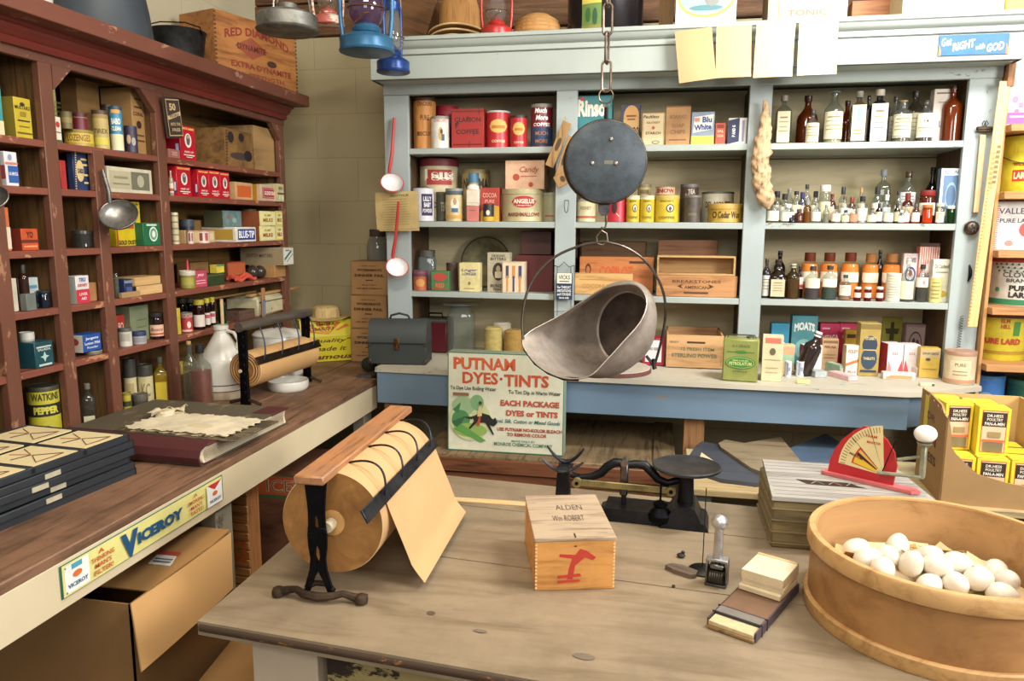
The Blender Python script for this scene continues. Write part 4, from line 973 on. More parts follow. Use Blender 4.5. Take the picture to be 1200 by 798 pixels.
m.tube([(-.008, -.004, .02), (.008, -.004, .02)], .0016, metal('#5c5a58', .3), 6)
o = m.build('wire_whisk', loc=p); tag(o, 'small bent wire hanger on the second post below the wooden paddles', 'wire hanger')
vk = thing('wire_card_rack', 'black wire rack on the second post holding a dark blue card', 'rack', at(661, 312, y=2.992))
m = MB()
def RP(x, y): return at(x, y, y=2.984)-vk.location
m.tube([RP(649, 395), RP(649, 311), RP(673, 311), RP(673, 395)], .0014, IRON, 5); m.tube([RP(653, 395), RP(653, 313)], .001, IRON, 5); m.tube([RP(669, 395), RP(669, 313)], .001, IRON, 5)
m.tube([RP(649, 311), RP(655, 313), RP(661, 307), RP(667, 313), RP(673, 311)], .0014, IRON, 5); m.tube([RP(649, 365), RP(673, 365)], .001, IRON, 5); m.tube([RP(649, 393), RP(673, 393)], .001, IRON, 5); m.build('wire_frame', vk)
c0, c1 = at(651.5, 351, y=2.978), at(671, 320, y=2.978); w_, h_ = c1.x-c0.x, c1.z-c0.z
m = MB(); m.box(0, w_, -.002, 0, 0, h_, pm('#23304e', .5), .0005)
m.decos([Rr(.5, .80, .9, .38, '#ece8cf'), Tt('VICKS', .5, .84, .7, .16, '#22304a'), Rr(.5, .69, .6, .04, '#5c6478'), Tt('For THROAT', .5, .47, .84, .1, WH_), Tt('IRRITATIONS', .5, .34, .84, .1, WH_), Tt('and COUGHS', .5, .21, .84, .1, WH_), Tt('due to colds', .5, .08, .6, .08, WH_)], lambda u, v, e: (u+w_/2, -.002-e, v), w_, h_)
o = m.build('advertising_card', loc=c0); tag(o, 'dark blue card with pale heading held in the wire rack', 'card')
# loofah
m = MB(); LO = wood('#6a4a38', '#c8a880', 'z', 30, .9, 2.5, 1.0); P0, P1 = at(893, 118, y=2.965), at(897, 245, y=2.955); random.seed(2)
def lf(u, v):
    c = P0+(P1-P0)*v+Vector((.012*sin(6*v+1), 0, 0)); r_ = (.006+.026*min(1, v*2.2)**.8)*(1 if v < .9 else max(.05, (1-v)/.1)**.5)*(1+.10*sin(31*v+2*PI*u)+.08*sin(4*PI*u+43*v)+.07*sin(83*v+6*PI*u)+.06*sin(10*PI*u-61*v))
    return Vector((c.x+r_*cos(2*PI*u), c.y+.75*r_*sin(2*PI*u), c.z))-P0
m.grid(lf, 28, 60, LO); o = m.build('dried_loofah', loc=P0, sharp=75); tag(o, 'knobbly dried loofah gourd hanging on the third cabinet post', 'loofah')
# clip + stick + knob + hook + coil on the right post
p = at(1153, 150, y=2.992); cl = thing('bulldog_clip', 'dark metal bulldog clip hung high on the right cabinet post', 'clip', p)
m = MB(); m.box(-.026, .026, -.012, .0, -.008, .004, RUST, .003); m.box(-.024, .024, -.016, -.004, -.014, -.008, RUST, .002); m.build('jaw', cl)
m = MB(); 
for s in (-1, 1): m.tube([(s*.004, -.006, .004), (s*.010, -.008, .014), (s*.004, -.008, .024), (s*-.002, -.008, .014)], .0018, STEEL, 6, closed=True)
m.build('spring_loop', cl)
a, b = at(1152, 158, y=2.985), at(1143, 249, y=2.988); d = b-a
m = MB(); m.T = Matrix.Rotation(-math.atan2(d.x, -d.z), 4, 'Y'); m.box(-.009, .009, -.003, .003, -d.length, 0, wood('#b08a5a', '#d8b484', 'z'), .001); o = m.build('paint_paddle', loc=a); tag(o, 'thin wooden slat held by the bulldog clip on the right post', 'slat')
p = at(1138, 267, y=2.997); m = MB(); T = Matrix.Rotation(PI/2, 4, 'X'); m.lathe([(.024, 0), (.025, .006), (.018, .014), (.019, .02), (.012, .024), (1e-5, .024)], metal('#6e5e52', .45, '#3e342e'), 24, T=T)
for i in range(3): m.box(-.014, .014, -.0275, -.024, -.002, .002, '#2e2622', R=Matrix.Rotation(i*PI/3, 3, 'Y'))
o = m.build('valve_knob', loc=p); tag(o, 'round rusty dark knob screwed on the right cabinet post', 'knob')
p = at(1135, 320, y=2.997); m = MB(); m.tube([(0, 0, .03), (.003, -.008, .01), (.003, -.01, -.01), (0, -.002, -.03)], [.002, .006, .006, .002], IRON, 8); o = m.build('door_catch', loc=p); tag(o, 'small black curved handle on the right post under the round knob', 'handle')
a, b = at(1127, 370, y=2.99), at(1122, 415, y=2.99); m = MB(); n = 15
m.tube([a+(b-a)*(i/(n*10))+Vector((.0055*cos(2*PI*i/10), -.004+.0055*sin(2*PI*i/10), 0))-a for i in range(n*10+1)], .0011, STEEL, 5); o = m.build('coil_spring', loc=a); tag(o, 'thin coil spring hanging low on the right cabinet post', 'spring')
# yardstick on pine panel
a, b = at(1178, 95, y=2.955), at(1143, 384, y=2.925); d = b-a
m = MB(); m.T = Matrix.Rotation(-math.atan2(d.x, -d.z), 4, 'Y'); L_ = d.length; m.box(-.017, .017, -.0025, .0025, -L_, 0, wood('#c09a58', '#dcbc7c', 'z', 4, .5), .001)
m.decos([Rr(.92, .01+.98*i/60, .14, .004, '#8a4a2a') for i in range(60)]+[Tt('THE FARM STORE', .5, .62, .30, .20, '#6a5a34', ro=0)], lambda u, v, e: (u, -.0025-e, v-L_), .034, L_) if False else m.decos([Rr(.08, .01+.6*i/40, .16, .003, '#9a3a2a') for i in range(40)]+[Rr(.5, .6+.02*i, .35, .012, '#7a6a40') for i in range(8)], lambda u, v, e: (u, -.0025-e, v-L_), .034, L_)
m.T = None; o = m.build('yardstick', loc=a); tag(o, 'yellow yardstick leaning against the pine shelves beside the blue cabinet', 'ruler')
m = MB(); p = at(1186, 66, y=2.96); m.box(-.01, .012, -.01, .01, -.10, .04, wood('#6a4428', '#94653e', 'z'), .001); o = m.build('hammer_handle', loc=p); tag(o, 'short brown wooden stick above the yellow yardstick', 'stick')
# ================================================================== left counter goods
LZ = .8805
TRB = pm('#2b3036', .5, 0, .25, 10)
# stack of black trays with bow-tie cards
tdir = (at(0, 635, z=LZ)-at(158, 548, z=LZ))
A_ = at(152, 549, z=LZ)
base = Vector((-1.436, 1.318, LZ)); TW, TD = .315, .54
names = ['lowest', 'second from the bottom', 'third from the bottom', 'third from the top', 'second from the top']
def tray(k, n, loc, rz, rot=None):
    top = k == n-1
    lb = 'topmost black divided tray with cream cards of wire bow shapes, on the tray stack' if top else 'black shallow tray, %s in the stack on the left counter' % names[min(k, 4)]
    t = thing('divided_tray', lb, 'tray', loc, rz, 'stack of black trays')
    m = MB(); h = .017; e = .007
    m.box(-TW/2, TW/2, -TD/2, TD/2, 0, .003, TRB, .001)
    for x in (-TW/2, TW/2-e): m.box(x, x+e, -TD/2, TD/2, 0, h, TRB, .0015)
    for y in (-TD/2, TD/2-e): m.box(-TW/2, TW/2, y, y+e, 0, h, TRB, .0015)
    if top:
        for j in (1, 2): m.box(-TW/2+j*TW/3-.005, -TW/2+j*TW/3+.005, -TD/2, TD/2, .003, h+.001, TRB, .001) if False else None
        for j in (1, 2, 3): m.box(-TW/2, TW/2, -TD/2+j*TD/4-.006, -TD/2+j*TD/4+.006, .003, h+.001, TRB, .001)
    m.build('tray_frame', t)
    if k in (1, 2, 3, 4): 
        m = MB(); m.box(TW/2, TW/2+.0012, -.02+.03*(k % 3), .02+.03*(k % 3), .002, .013, pm('#b8b098', .7)); m.build('paper_tab', t)
    if top:
        CC = pm('#dccb9c', .7, 0, .05, 20); w_, d_ = TW-2*e-.004, TD/4-.016
        for j in range(4):
            for i in range(2):
                cw = w_/2-.012; x0 = -w_/2+i*(cw+.02); y0 = -TD/2+j*TD/4+.010
                m = MB(); m.box(x0, x0+cw, y0, y0+d_, .012, .0155, CC, .0005)
                cx, cy = x0+cw*.5, y0+d_*.5; q = .0165
                m.tube([(cx+cw*.38, cy+d_*.30, q), (cx+cw*.02, cy, q), (cx+cw*.38, cy-d_*.3, q), (cx+cw*.40, cy, q)], .0012, '#6a4a34', 4, closed=True)
                m.tube([(cx-cw*.40, cy+d_*.26, q), (cx-cw*.02, cy+.002, q), (cx-cw*.36, cy-d_*.1, q)], .0012, '#a86a4a', 4)
                m.tube([(cx-cw*.02, cy, q), (cx-cw*.1, cy-d_*.34, q)], .001, '#2a2a2a', 4)
                m.build('bow_card', t)
    return t
nT = 6
# top tray far-right corner at px (152,510), near... stack bottom corner (158,548)
for k in range(nT):
    sx_ = .006*sin(k*2.3); tray(k, nT, (base.x+sx_, base.y+.006*cos(k*1.7)-.0*k, LZ+k*.0176), -.08+.012*sin(k*1.9))
# ledger
lg = thing('ledger_book', 'large old ledger with maroon leather spine and worn boards lying on the left counter', 'book', (-1.362, 1.885, LZ+.0018), -.03)
MAR = worn('#4f2628', '#7a5a4a', .68, 12, .5, 'x'); BRD = worn('#58503f', '#7a6c50', .58, 8, .7, 'y')
m = MB(); w2, d2 = .237, .218
m.box(-w2, w2, -d2, d2, 0, .005, BRD, .002); m.box(-w2, w2-.004, -d2+.05, d2, .045, .050, BRD, .002)
m.box(-w2-.001, w2+.001, -d2+.03, -d2+.085, .0452, .0512, MAR, .001); m.box(w2-.07, w2+.001, d2-.09, d2+.001, .0452, .0508, MAR, .001); m.build('cover_boards', lg)
m = MB(); m.prism([(-d2+.06, .0), (-d2+.02, -.0005), (-d2-.006, .006), (-d2-.014, .025), (-d2-.006, .044), (-d2+.02, .0515), (-d2+.06, .0512), (-d2+.06, .048), (-d2+.02, .047), (-d2, .04), (-d2-.006, .025), (-d2, .01), (-d2+.02, .004), (-d2+.06, .004)], -w2, w2, MAR, 'x'); m.build('spine', lg)
m = MB(); PG = pm('#d6cab0', .8, 0, .1, 60)
m.grid(lambda u, v: (w2-.008-.004*sin(PI*v)+.004, -d2+.012+u*(2*d2-.02), .005+.040*v), 20, 6, PG)
m.box(-w2+.006, w2-.008, -d2+.004, d2-.006, .005, .045, PG, .002)
for i in range(9): m.box(w2-.0085, w2-.003, -d2+.02, d2-.02, .008+i*.004, .0085+i*.004, '#a89a80')
m.build('page_block', lg)
tn = thing('tattered_pad', 'tattered cream papers on a dark board lying on top of the ledger', 'papers', (at(232, 497, z=.94).x, at(232, 497, z=.94).y, LZ+.0518), -.06)
m = MB(); m.box(-.19, .19, -.105, .105, 0, .004, worn('#4a4032', '#6a5c44', .5, 9, .7), .001); m.build('backing_board', tn)
random.seed(11)
for k in range(3):
    ns = [random.uniform(-1, 1) for _ in range(8)]
    m = MB()
    def tf(u, v, k=k, ns=ns):
        ex = .006*sin(37*v+k)+.005*sin(91*v+2*k); ey = .005*sin(41*u+k)+.004*sin(97*u)
        return (-.175+.32*u+(ex if u < .02 or u > .98 else 0)+.006*k, -.092+.175*v+(ey if v < .02 or v > .98 else 0), .005+.0035*k+.0025*sin(5*u+ns[0]*3+k)*sin(6*v+ns[1]*3)+(.012 if (u < .06 and v > .75) else 0))
    m.grid(tf, 34, 26, pm(['#a8926a', '#cfc09a', '#ded2b4'][k], .8, 0, .25, 18), .0012); m.build('torn_sheet', tn)
m = MB(); 
for k in range(7):
    c = Vector((-.165+random.uniform(-.02, .03), .06+random.uniform(-.02, .04), .018)); m.T = Matrix.Translation(c) @ Matrix.Rotation(random.uniform(0, 6), 4, 'Z') @ Matrix.Rotation(random.uniform(-.7, .7), 4, 'X')
    m.grid(lambda u, v: ((u-.5)*.05, (v-.5)*.03, .01*sin(5*u)*v), 5, 3, pm('#dccfb0', .8, 0, .2, 30), .001)
m.T = None; m.build('curled_scraps', tn)['kind'] = 'stuff'
# enamel sign on the counter front
c0, c1 = at(73, 701, x=-1.098), at(262, 586, x=-1.098); zt = at(72, 668, x=-1.098).z
SW = c1.y-c0.y; SH = .067; z0 = 1.5-.7155
m = MB(); m.box(0, .002, 0, SW, 0, SH, pm('#2a6a54', .4), .0008); YL = pm('#e6df8e', .35, 0, .08, 8)
VB = '#1f4f78'; OR = '#c8603a'
m.decos([('r', .5, .5, .985, .95, '#e2dc8c'), ('r', .075, .5, .115, .84, '#eef0ec'), ('r', .075, .82, .05, .16, '#4fa3b8'), Ee(.075, .56, .045, .2, '#d8703a'), Tt('VICEROY', .075, .28, .095, .13, VB),
   Tt('A', .195, .82, .03, .14, OR), Tt('THINKING', .20, .62, .12, .15, OR), Tt("MAN'S", .20, .42, .085, .15, OR), Tt('FILTER!', .20, .21, .10, .15, OR),
   Tt('V', .345, .48, .10, .84, VB, b=.06), Tt('ICEROY', .535, .50, .29, .40, VB, b=.06),
   Tt('A', .775, .84, .025, .13, OR), Tt('SMOKING', .775, .64, .12, .14, OR), Tt("MAN'S", .775, .44, .085, .14, OR), Tt('TASTE!', .775, .24, .10, .14, OR),
   ('r', .915, .5, .12, .84, '#eef0ec'), ('p', [(.86, .92), (.97, .92), (.915, .66)], '#c8303a'), Ee(.915, .52, .04, .18, '#d8703a'), Tt('VICEROY', .915, .26, .09, .12, VB)],
   lambda u, v, e: (.002+e, u+SW/2, v), SW, SH)
for y, z in ((.012, .008), (.012, .058), (SW-.01, .008), (SW-.01, .058)): m.sphere((.002, y, z), .0025, '#8a7a5a', 8)
o = m.build('sign', loc=(-1.1, c0.y, z0)); tag(o, 'long yellow tin cigarette sign nailed to the cream front of the left counter', 'sign')
# enamel pots, jug and bottles on the counter behind the small cutter
def lp(px, py, z=LZ): return at(px, py, z=z)
WJ = pm('#d8d6cc', .25, 0, .08, 10)
c = Vector((-1.53, 2.405, LZ))
jg = thing('stoneware_jug', 'white stoneware jug with conical shoulder and brown bands under the lowest shelf', 'jug', c)
m = MB(); m.lathe([(.08, 0), (.083, .004), (.083, .03)], pm('#b8a890', .3), 40, caps=False); m.lathe([(.083, .03), (.083, .13), (.078, .145), (.05, .185), (.026, .225), (.022, .235), (.022, .255)], WJ, 40, caps=False)
m.lathe([(1e-5, .001), (.08, 0)], WJ, 40, caps=False); m.build('jug_body', jg)
m = MB(); m.lathe([(.022, .24), (.026, .243), (.026, .256), (.02, .258), (1e-5, .257)], WJ, 24); m.build('lip', jg)
m = MB()
for z in (.028, .05): m.lathe([(.0832, z), (.0842, z+.002), (.0832, z+.004)], '#6a5038', 40, caps=False)
m.build('brown_band', jg)
m = MB(); m.tube([(.024, .0, .238), (.05, .0, .232), (.066, .0, .205), (.06, 0, .176)], .006, WJ, 8); m.build('handle', jg)
for (x, y, r_, h_, lb, nm) in ((-1.525, 2.80, .098, .17, 'wide white enamel stock pot behind the paper cutter on the left counter', 'enamel_pot'), (-1.36, 2.56, .075, .035, 'low white enamel basin under the small paper cutter', 'enamel_basin')):
    t = thing(nm, lb, 'pot', (x, y, LZ))
    m = MB(); m.lathe([(1e-5, .001), (r_*.92, 0), (r_*.96, .004), (r_, .012), (r_, h_-.003), (r_*.985, h_), (r_*.97, h_-.004), (r_*.96, .01), (1e-5, .008)], WJ, 44); m.build('pot_body', t)
    if h_ > .1:
        m = MB(); m.lathe([(r_*1.03, h_-.004), (r_*1.03, h_+.002), (r_*.9, h_+.012), (r_*.4, h_+.022), (1e-5, h_+.024)], WJ, 40, caps=False); m.tube([(-.015, 0, h_+.022), (-.012, 0, h_+.04), (.012, 0, h_+.04), (.015, 0, h_+.022)], .004, '#2a2a2c', 8); m.build('lid', t)
bottle_item('liquor_bottle', 'clear square bottle half full of red-brown liquid beside the white jug', 'bottle', (-1.475, 2.19, LZ), .030, .222, '#e4e6de', 'flask', '#1c1c1e', '#7c3014', .62, None, sq=4, n=24, dens=.08)
bottle_item('cork_bottle', 'tall clear bottle with pale cork standing behind the red-brown liquor bottle', 'bottle', (-1.545, 2.235, LZ), .024, .225, '#c8ccc0', 'round', pm('#b8925e', .7), None, .5, None, capk='cork', dens=.1)
box_item('cocoa_box', 'small yellow box tipped on the counter behind the liquor bottle', 'box', (-1.66, 2.35, LZ+.09), .06, .05, .035, '#c8b04a', [Rr(.5, .5, .6, .5, '#8a6a2a')], 1.57)
box_item('wooden_block', 'dark wooden block stacked under the small yellow box below the lowest shelf', 'block', (-1.66, 2.35, LZ), .08, .07, .089, wood('#3a2a1c', '#5e442c'), (), 1.57)
# tobacco carton with hat
p = at(345, 425, z=LZ); q = at(410, 421, z=LZ)
yb = thing('tobacco_carton', 'yellow and orange sunburst tobacco carton under the straw hat in the corner', 'carton', ((p.x+q.x)/2-.012, (p.y+q.y)/2+.07, LZ), math.atan2(q.y-p.y, q.x-p.x)+.02)
W_ = (q-p).length; H_ = .185; YM = pm('#d8cc2a', .45, 0, .1, 10)
m = MB(); m.box(-W_/2, W_/2, -.09, .09, 0, .115, YM, .002)
m.prism([(-.09, .115), (.09, .115), (.09, H_), (-.05, H_), (-.088, .12)], -W_/2, W_/2, YM, 'x')
fm = lambda u, v, e: (u, -.09-e, v)
m.decos([Tt('"Quality"', .5, .82, .8, .2, '#6a4a1a', sh=.3), Tt('made it', .5, .52, .62, .18, '#6a4a1a', sh=.3), Tt('Famous', .52, .2, .8, .2, '#6a3a14', sh=.3, b=.03)], fm, W_, .115)
def fs(u, v, e):  # sloped upper panel
    return (u, -.088+(.038*v/.067)-e, .118+v)
bur = []
for i in range(7):
    a0 = .2+i*.42; bur.append(('p', [(.5, .1), (.5+.48*cos(a0), .1+.85*abs(sin(a0))), (.5+.48*cos(a0+.2), .1+.85*abs(sin(a0+.2)))], '#d8702a'))
m.decos(bur+[Tt('PIPE SMOKE', .35, .72, .55, .16, '#4a2c14', ro=.05), Tt('TOBACCO', .35, .45, .5, .18, '#4a2c14', ro=.05)], fs, W_, .067)
m.build('carton_body', yb)
hp = at(375, 372, y=yb.location.y)
ht = thing('straw_hat', 'woven straw boater-like hat resting on the yellow tobacco carton', 'hat', (yb.location.x+.0, yb.location.y+.01, LZ+H_+.002), .3)
SW2 = wood('#8f7340', '#cbb07a', 'z', 8, .8, 10, .5)
m = MB(); m.lathe([(.064, 0), (.064, .035), (.058, .05), (.045, .057), (1e-5, .059)], SW2, 36, caps=False); m.build('crown', ht)
m = MB(); m.grid(lambda u, v: ((.063+.045*v)*cos(2*PI*u)*1.05, (.063+.045*v)*sin(2*PI*u), .004+.006*v*cos(4*PI*u)), 40, 4, SW2, .003); m.build('brim', ht)
# dinner pail boxes
KB = pm('#9a7448', .8, 0, .15, 8)
a, b = at(412, 424, z=LZ), at(455, 424, z=LZ)
dy = a.y+.01; w_ = at(455, 400, y=dy).x-at(412, 400, y=dy).x
zz = LZ
dl = ['bottom', 'middle', 'top']
for k in range(3):
    h_ = (.152, .150, .150)[k]
    box_item('dinner_pail_box', '%s brown cardboard dinner pail box of the stack beside the blue cabinet' % dl[k], 'box', ((at(412, 400, y=dy).x+w_/2)+.004*(k-1), dy+.075, zz), w_, .15, h_, KB,
             [Rr(.5, .5, .94, .94, '#a67f50'), Tt('ONE ADULT', .5, .86, .4, .04, '#4a3420'), Tt("WORKMAN'S", .5, .74, .66, .08, '#3a2818', b=.04), Tt('DINNER PAIL', .5, .58, .78, .08, '#3a2818', b=.04), Rr(.5, .44, .2, .03, '#4a3420'), Tt('MANUFACTURED BY', .5, .3, .4, .03, '#5a4028'), Tt('LISK MFG COMPANY', .5, .2, .7, .04, '#4a3420')],
             rz=(.0, -.03, .02)[k], group='stacked dinner pail boxes'); zz += h_+.0008
t = thing('lamp_chimney', 'clear ribbed glass lamp chimney wrapped with dark band atop the dinner pail boxes', 'lamp glass', (at(437, 290, y=dy).x, dy+.06, zz+.001))
m = MB(); m.lathe([(.048, 0), (.05, .004), (.05, .06), (.044, .085), (.034, .105), (.033, .135)], glass('#d2d4d2', .18), 32, caps=False)
m.build('glass', t); m = MB(); m.lathe([(.0345, .105), (.036, .11), (.036, .135), (.034, .137)], pm('#4a3c34', .6), 32, caps=False); m.build('collar', t)
# lunch box
lb = thing('lunch_box', 'black domed lunch box with leather handle and brass latch at the cabinet corner', 'lunch box', (-1.02, 2.86, .944), .12)
BKB = worn('#2f3434', '#5a5a50', .66, 12, .55, 'x'); W_ = .235
m = MB(); m.box(-W_/2, W_/2, -.062, .062, 0, .085, BKB, .003); m.build('lower_case', lb)
m = MB(); pr = [(-.064, .085), (.064, .085), (.064, .11), (.05, .15), (.03, .172), (.0, .178), (-.03, .172), (-.05, .15), (-.064, .11)]
m.prism(pr, -W_/2, W_/2, worn('#363b3a', '#62645a', .64, 12, .6, 'x'), 'x'); m.box(-W_/2-.001, W_/2+.001, -.066, -.062, .083, .089, '#1e2020', .001); m.build('domed_lid', lb)
m = MB(); 
for x in (-W_/2, W_/2):
    for z in (.012, .08):
        m = MB(); m.box(x-.012 if x > 0 else x-.001, x+.001 if x > 0 else x+.012, -.0655, -.05, z-.008, z+.008, metal('#6a6258', .4), .002); m.build('corner_plate', lb)
m = MB(); m.box(-.010, .010, -.069, -.063, .06, .105, metal('#8a5c3a', .4, '#4c3422'), .002); m.tube([(0, -.070, .07), (0, -.072, .085)], .004, metal('#a8765a', .35), 8); m.build('latch', lb)
m = MB(); m.tube([(-.04, 0, .176), (-.034, -.004, .19), (0, -.006, .199), (.034, -.004, .19), (.04, 0, .176)], .0045, pm('#22262a', .6), 8); m.build('handle', lb)
m = MB(); m.sphere((0, 0, .033), .034, pm('#2c2e20', .8, 0, .3, 30, .4), 20, .9, sx=1.0, sy=.75); m.tube([(.02, 0, .055), (.035, 0, .062)], [.012, .006], pm('#2c2e20', .8), 8)
o = m.build('cloth_pouch', loc=(-1.185, 2.93, LZ)); tag(o, 'small dark crumpled pouch on the left counter beside the lunch box', 'pouch')
m = MB(); m.prism([(-.035, -.02), (.03, -.024), (.038, .016), (-.028, .022)], 0, .008, pm('#4a4a48', .6, 0, .2)); o = m.build('whetstone', loc=(-1.165, 2.84, LZ), rz=.1); tag(o, 'flat grey sharpening stone near the counter corner in front of the pouch', 'stone')
# ================================================================== on top of the left shelving unit
LT = 2.0365
p = at(114, 20, x=-1.68); cr_ = t = thing('enamel_crock', 'big dark slate-blue enamel kettle upside down on top of the red shelves', 'kettle', (-1.70, p.y*1.70/1.68, LT))
m = MB(); EB = pm('#3c444c', .5, .1, .2, 8, .1); m.lathe([(.155, 0), (.158, .004), (.155, .01), (.145, .1), (.128, .2), (.12, .26), (.11, .265), (1e-5, .265)], EB, 48); m.build('kettle_body', cr_)
m = MB(); m.tube([(.03, .15, .04), (.045, .17, .05), (.05, .22, .035), (.03, .24, .02), (.01, .2, .012)], .004, IRON, 6); m.build('handle_loop', cr_)
p = at(52, -6, x=-1.70); m = MB(); m.lathe([(.05, 0), (.055, .1), (.056, .2), (1e-5, .2)], WJ, 28); o = m.build('enamel_jar', loc=(-1.70, p.y-.05, LT)); tag(o, 'white enamel jar left of the dark kettle on the red shelves', 'jar')
p = at(214, 50, x=-1.66); bk = thing('iron_pail', 'small black tapered pail with wire handle between kettle and wooden crate', 'pail', (-1.69, p.y+.02, LT))
m = MB(); BP = metal('#3a3c3c', .5, '#1c1c1c', .6); m.lathe([(1e-5, .001), (.072, 0), (.078, .02), (.092, .12), (.096, .124), (.09, .122), (.072, .02), (1e-5, .01)], BP, 40); m.build('pail_body', bk)
m = MB(); m.tube([(-.094, 0, .11), (-.1, -.02, .13), (-.07, -.06, .138), (0, -.094, .135), (.07, -.06, .138), (.1, -.02, .13), (.094, 0, .11)], .0022, IRON, 6); m.build('wire_handle', bk)
p = at(238, 28, x=-1.7); m = MB(); m.lathe([(.012, 0), (.012, .07), (.03, .085), (.036, .1), (.03, .115), (1e-5, .12)], pm('#b0303a', .3), 24); o = m.build('candle_holder', loc=(-1.80, p.y+.04, LT)); tag(o, 'small red glossy round knob-topped stand behind the black pail', 'stand')
# dynamite crate
p0, p1 = at(263, 80, x=-1.60), at(363, 80, x=-1.60)
p0 = at(263, 92, x=-1.58); yl = p0.y; cw_ = .42
dc = thing('explosives_crate', 'wooden dovetailed crate with red printing on top of the red shelves', 'crate', (-1.585, yl+cw_/2+.05, LT), PI/2-.30)
CRW = wood('#7d4a24', '#b0763e', 'x', 4, .6, 10, .2, '#5c3a20', .5); H_ = .245
m = MB(); m.box(-cw_/2, cw_/2, -.0, .19, 0, H_, CRW, .003)
for s in (-1, 1):
    for j in range(16): m.box(s*(cw_/2)-.008 if s > 0 else -cw_/2, cw_/2 if s > 0 else -cw_/2+.008, -.0008, .001, .006+j*.015, .013+j*.015, '#5c3a20')
RP_ = '#8a3428'
m.decos([Tt('RED DIAMOND', .5, .80, .78, .13, RP_, arc=.12, b=.03), ('p', [(.22, .55), (.42, .72), (.62, .55), (.42, .38)], '#985038'), Tt('DYNAMITE', .42, .55, .34, .09, '#5c2a1c'), Tt('EXTRA DYNAMITE', .54, .27, .74, .09, RP_), Tt('40% STRENGTH', .5, .13, .62, .07, '#8a4030'), Ee(.66, .38, .12, .1, '#4a2c1a')], lambda u, v, e: (u, -e, v), cw_, H_)
m.build('crate_body', dc)
# ================================================================== under the left counter
# open cardboard carton
KC = pm('#a97f4c', .8, 0, .1, 4); KC_SHADE = pm('#8f6a3e', .8, 0, .1, 4)  # second tone is the same cardboard darkened, shade painted onto the near walls
cb = thing('cardboard_box', 'open brown cardboard box with hanging flap under the left counter', 'box', (-1.30, 1.50, 0))
O = cb.location; X0, X1b, Y0, Y1b, ZT = -1.53, -1.075, 1.30, 1.68, .70
m = MB(); w = .004
m.box(X0, X1b, Y0, Y0+w, .0, ZT, KC_SHADE); m.box(X0, X1b, Y1b-w, Y1b, .0, ZT, KC); m.box(X0, X0+w, Y0, Y1b, .0, ZT, KC); m.box(X1b-w, X1b, Y0, Y1b, 0, ZT, KC_SHADE); m.box(X0, X1b, Y0, Y1b, .0, .004, KC)
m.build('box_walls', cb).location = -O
m = MB()
P = [Vector((X1b, Y0, ZT)), Vector((X1b, Y1b, ZT)), at(273, 692, z=.52), at(164, 790, z=.53)]
P[2] = at(272, 690, x=-1.0); P[3] = at(165, 788, x=-1.0)
m.grid(lambda u, v: (P[0]*(1-u)+P[1]*u)*(1-v)+(P[3]*(1-u)+P[2]*u)*v+Vector((.004*sin(PI*u), 0, .003*sin(PI*v))), 6, 4, pm('#b88e5a', .8, 0, .08, 4), .004); m.build('front_flap', cb).location = -O
m = MB(); m.grid(lambda u, v: Vector((X0+.0+(X1b-X0)*u, Y1b-.25*v, ZT+.006-.05*v+.01*sin(PI*v)*u)), 4, 4, KC, .004)
m.decos([Rr(.5, .5, 1, 1, '#e6e2da'), Rr(.5, .85, 1, .3, '#b8503a'), Rr(.5, .4, .8, .08, '#6a6a6a'), Rr(.5, .2, .8, .08, '#6a6a6a')], lambda u, v, e: (X1b-.085+u, Y1b-.17+v, ZT+.0085-.2*(.17-v)+.010*sin(PI*(.17-v)/.25)+e), .06, .05); m.build('inner_flap', cb).location = -O
m = MB(); m.grid(lambda u, v: Vector((X0+.05+(X1b-X0-.1)*u, Y0+.006+.09*v, ZT-.02-.07*v*v)), 4, 4, KC, .004); m.build('side_flap', cb).location = -O
m = MB(); m.prism([(-.9, .36), (-.98, .5), (-.985, .12), (-.78, .1)], 1.43, 1.436, KC, 'y')
cb2 = box_item('cardboard_box', 'lower brown carton with slanted flaps and black strap beside the table leg', 'box', (-.965, 1.60, .0), .19, .30, .42, KC, [], .12)
m = MB(); m.grid(lambda u, v: Vector((-.095+.19*u, -.15-.035*v, .42-.22*v*(1-.45*u))), 4, 4, KC, .004); m.build('slanted_flap', cb2)
m = MB(); m.tube([(-.05, -.20, .30), (-.01, -.19, .335), (.03, -.175, .36)], .006, IRON, 6); m.build('black_strap', cb2)
# orange slatted crate, sign panel
a, b = at(256, 620, y=2.0), at(305, 620, y=2.0)
oc = thing('orange_crate', 'tall woven slat crate with orange lettering behind the white table-height leg', 'crate', ((a.x+b.x)/2-.035, 2.0, 0), -.1)
w_ = (b-a).length; m = MB(); m.box(-w_/2, w_/2, 0, .06, .25, .79, wood('#7a4a28', '#a8703e', 'z'), .003)
for j in range(16): m.box(-w_/2-.001, w_/2+.001, -.004, 0, .30+j*.029, .323+j*.029, wood('#96602c', '#c08648', 'x', 5), .001)
ORN = '#d86a2c'
m.decos([Rr(.5, .93, 1, .06, ORN), Tt('VA-53', .5, .45, .9, .13, ORN, b=.04), Rr(.02, .5, .05, 1, ORN)], lambda u, v, e: (u, -.004-e, v+.25), w_, .54); m.build('slat_sides', oc)
a, b = at(300, 600, y=2.3), at(372, 600, y=2.3)
ic = thing('painted_chest', 'reddish-brown wooden box with orange lettered panel behind the big paper roll', 'box', ((a.x+b.x)/2+.06, 2.3, 0), .03)
w_ = .42; zt = at(330, 558, y=2.3).z; zb_ = at(330, 583, y=2.3).z
m = MB(); m.box(-w_/2, w_/2, 0, .3, 0, zt+.01, wood('#4a2a1c', '#7a4c34', 'x', 4, .6, 5, .2, '#8a6a50', .4), .003)
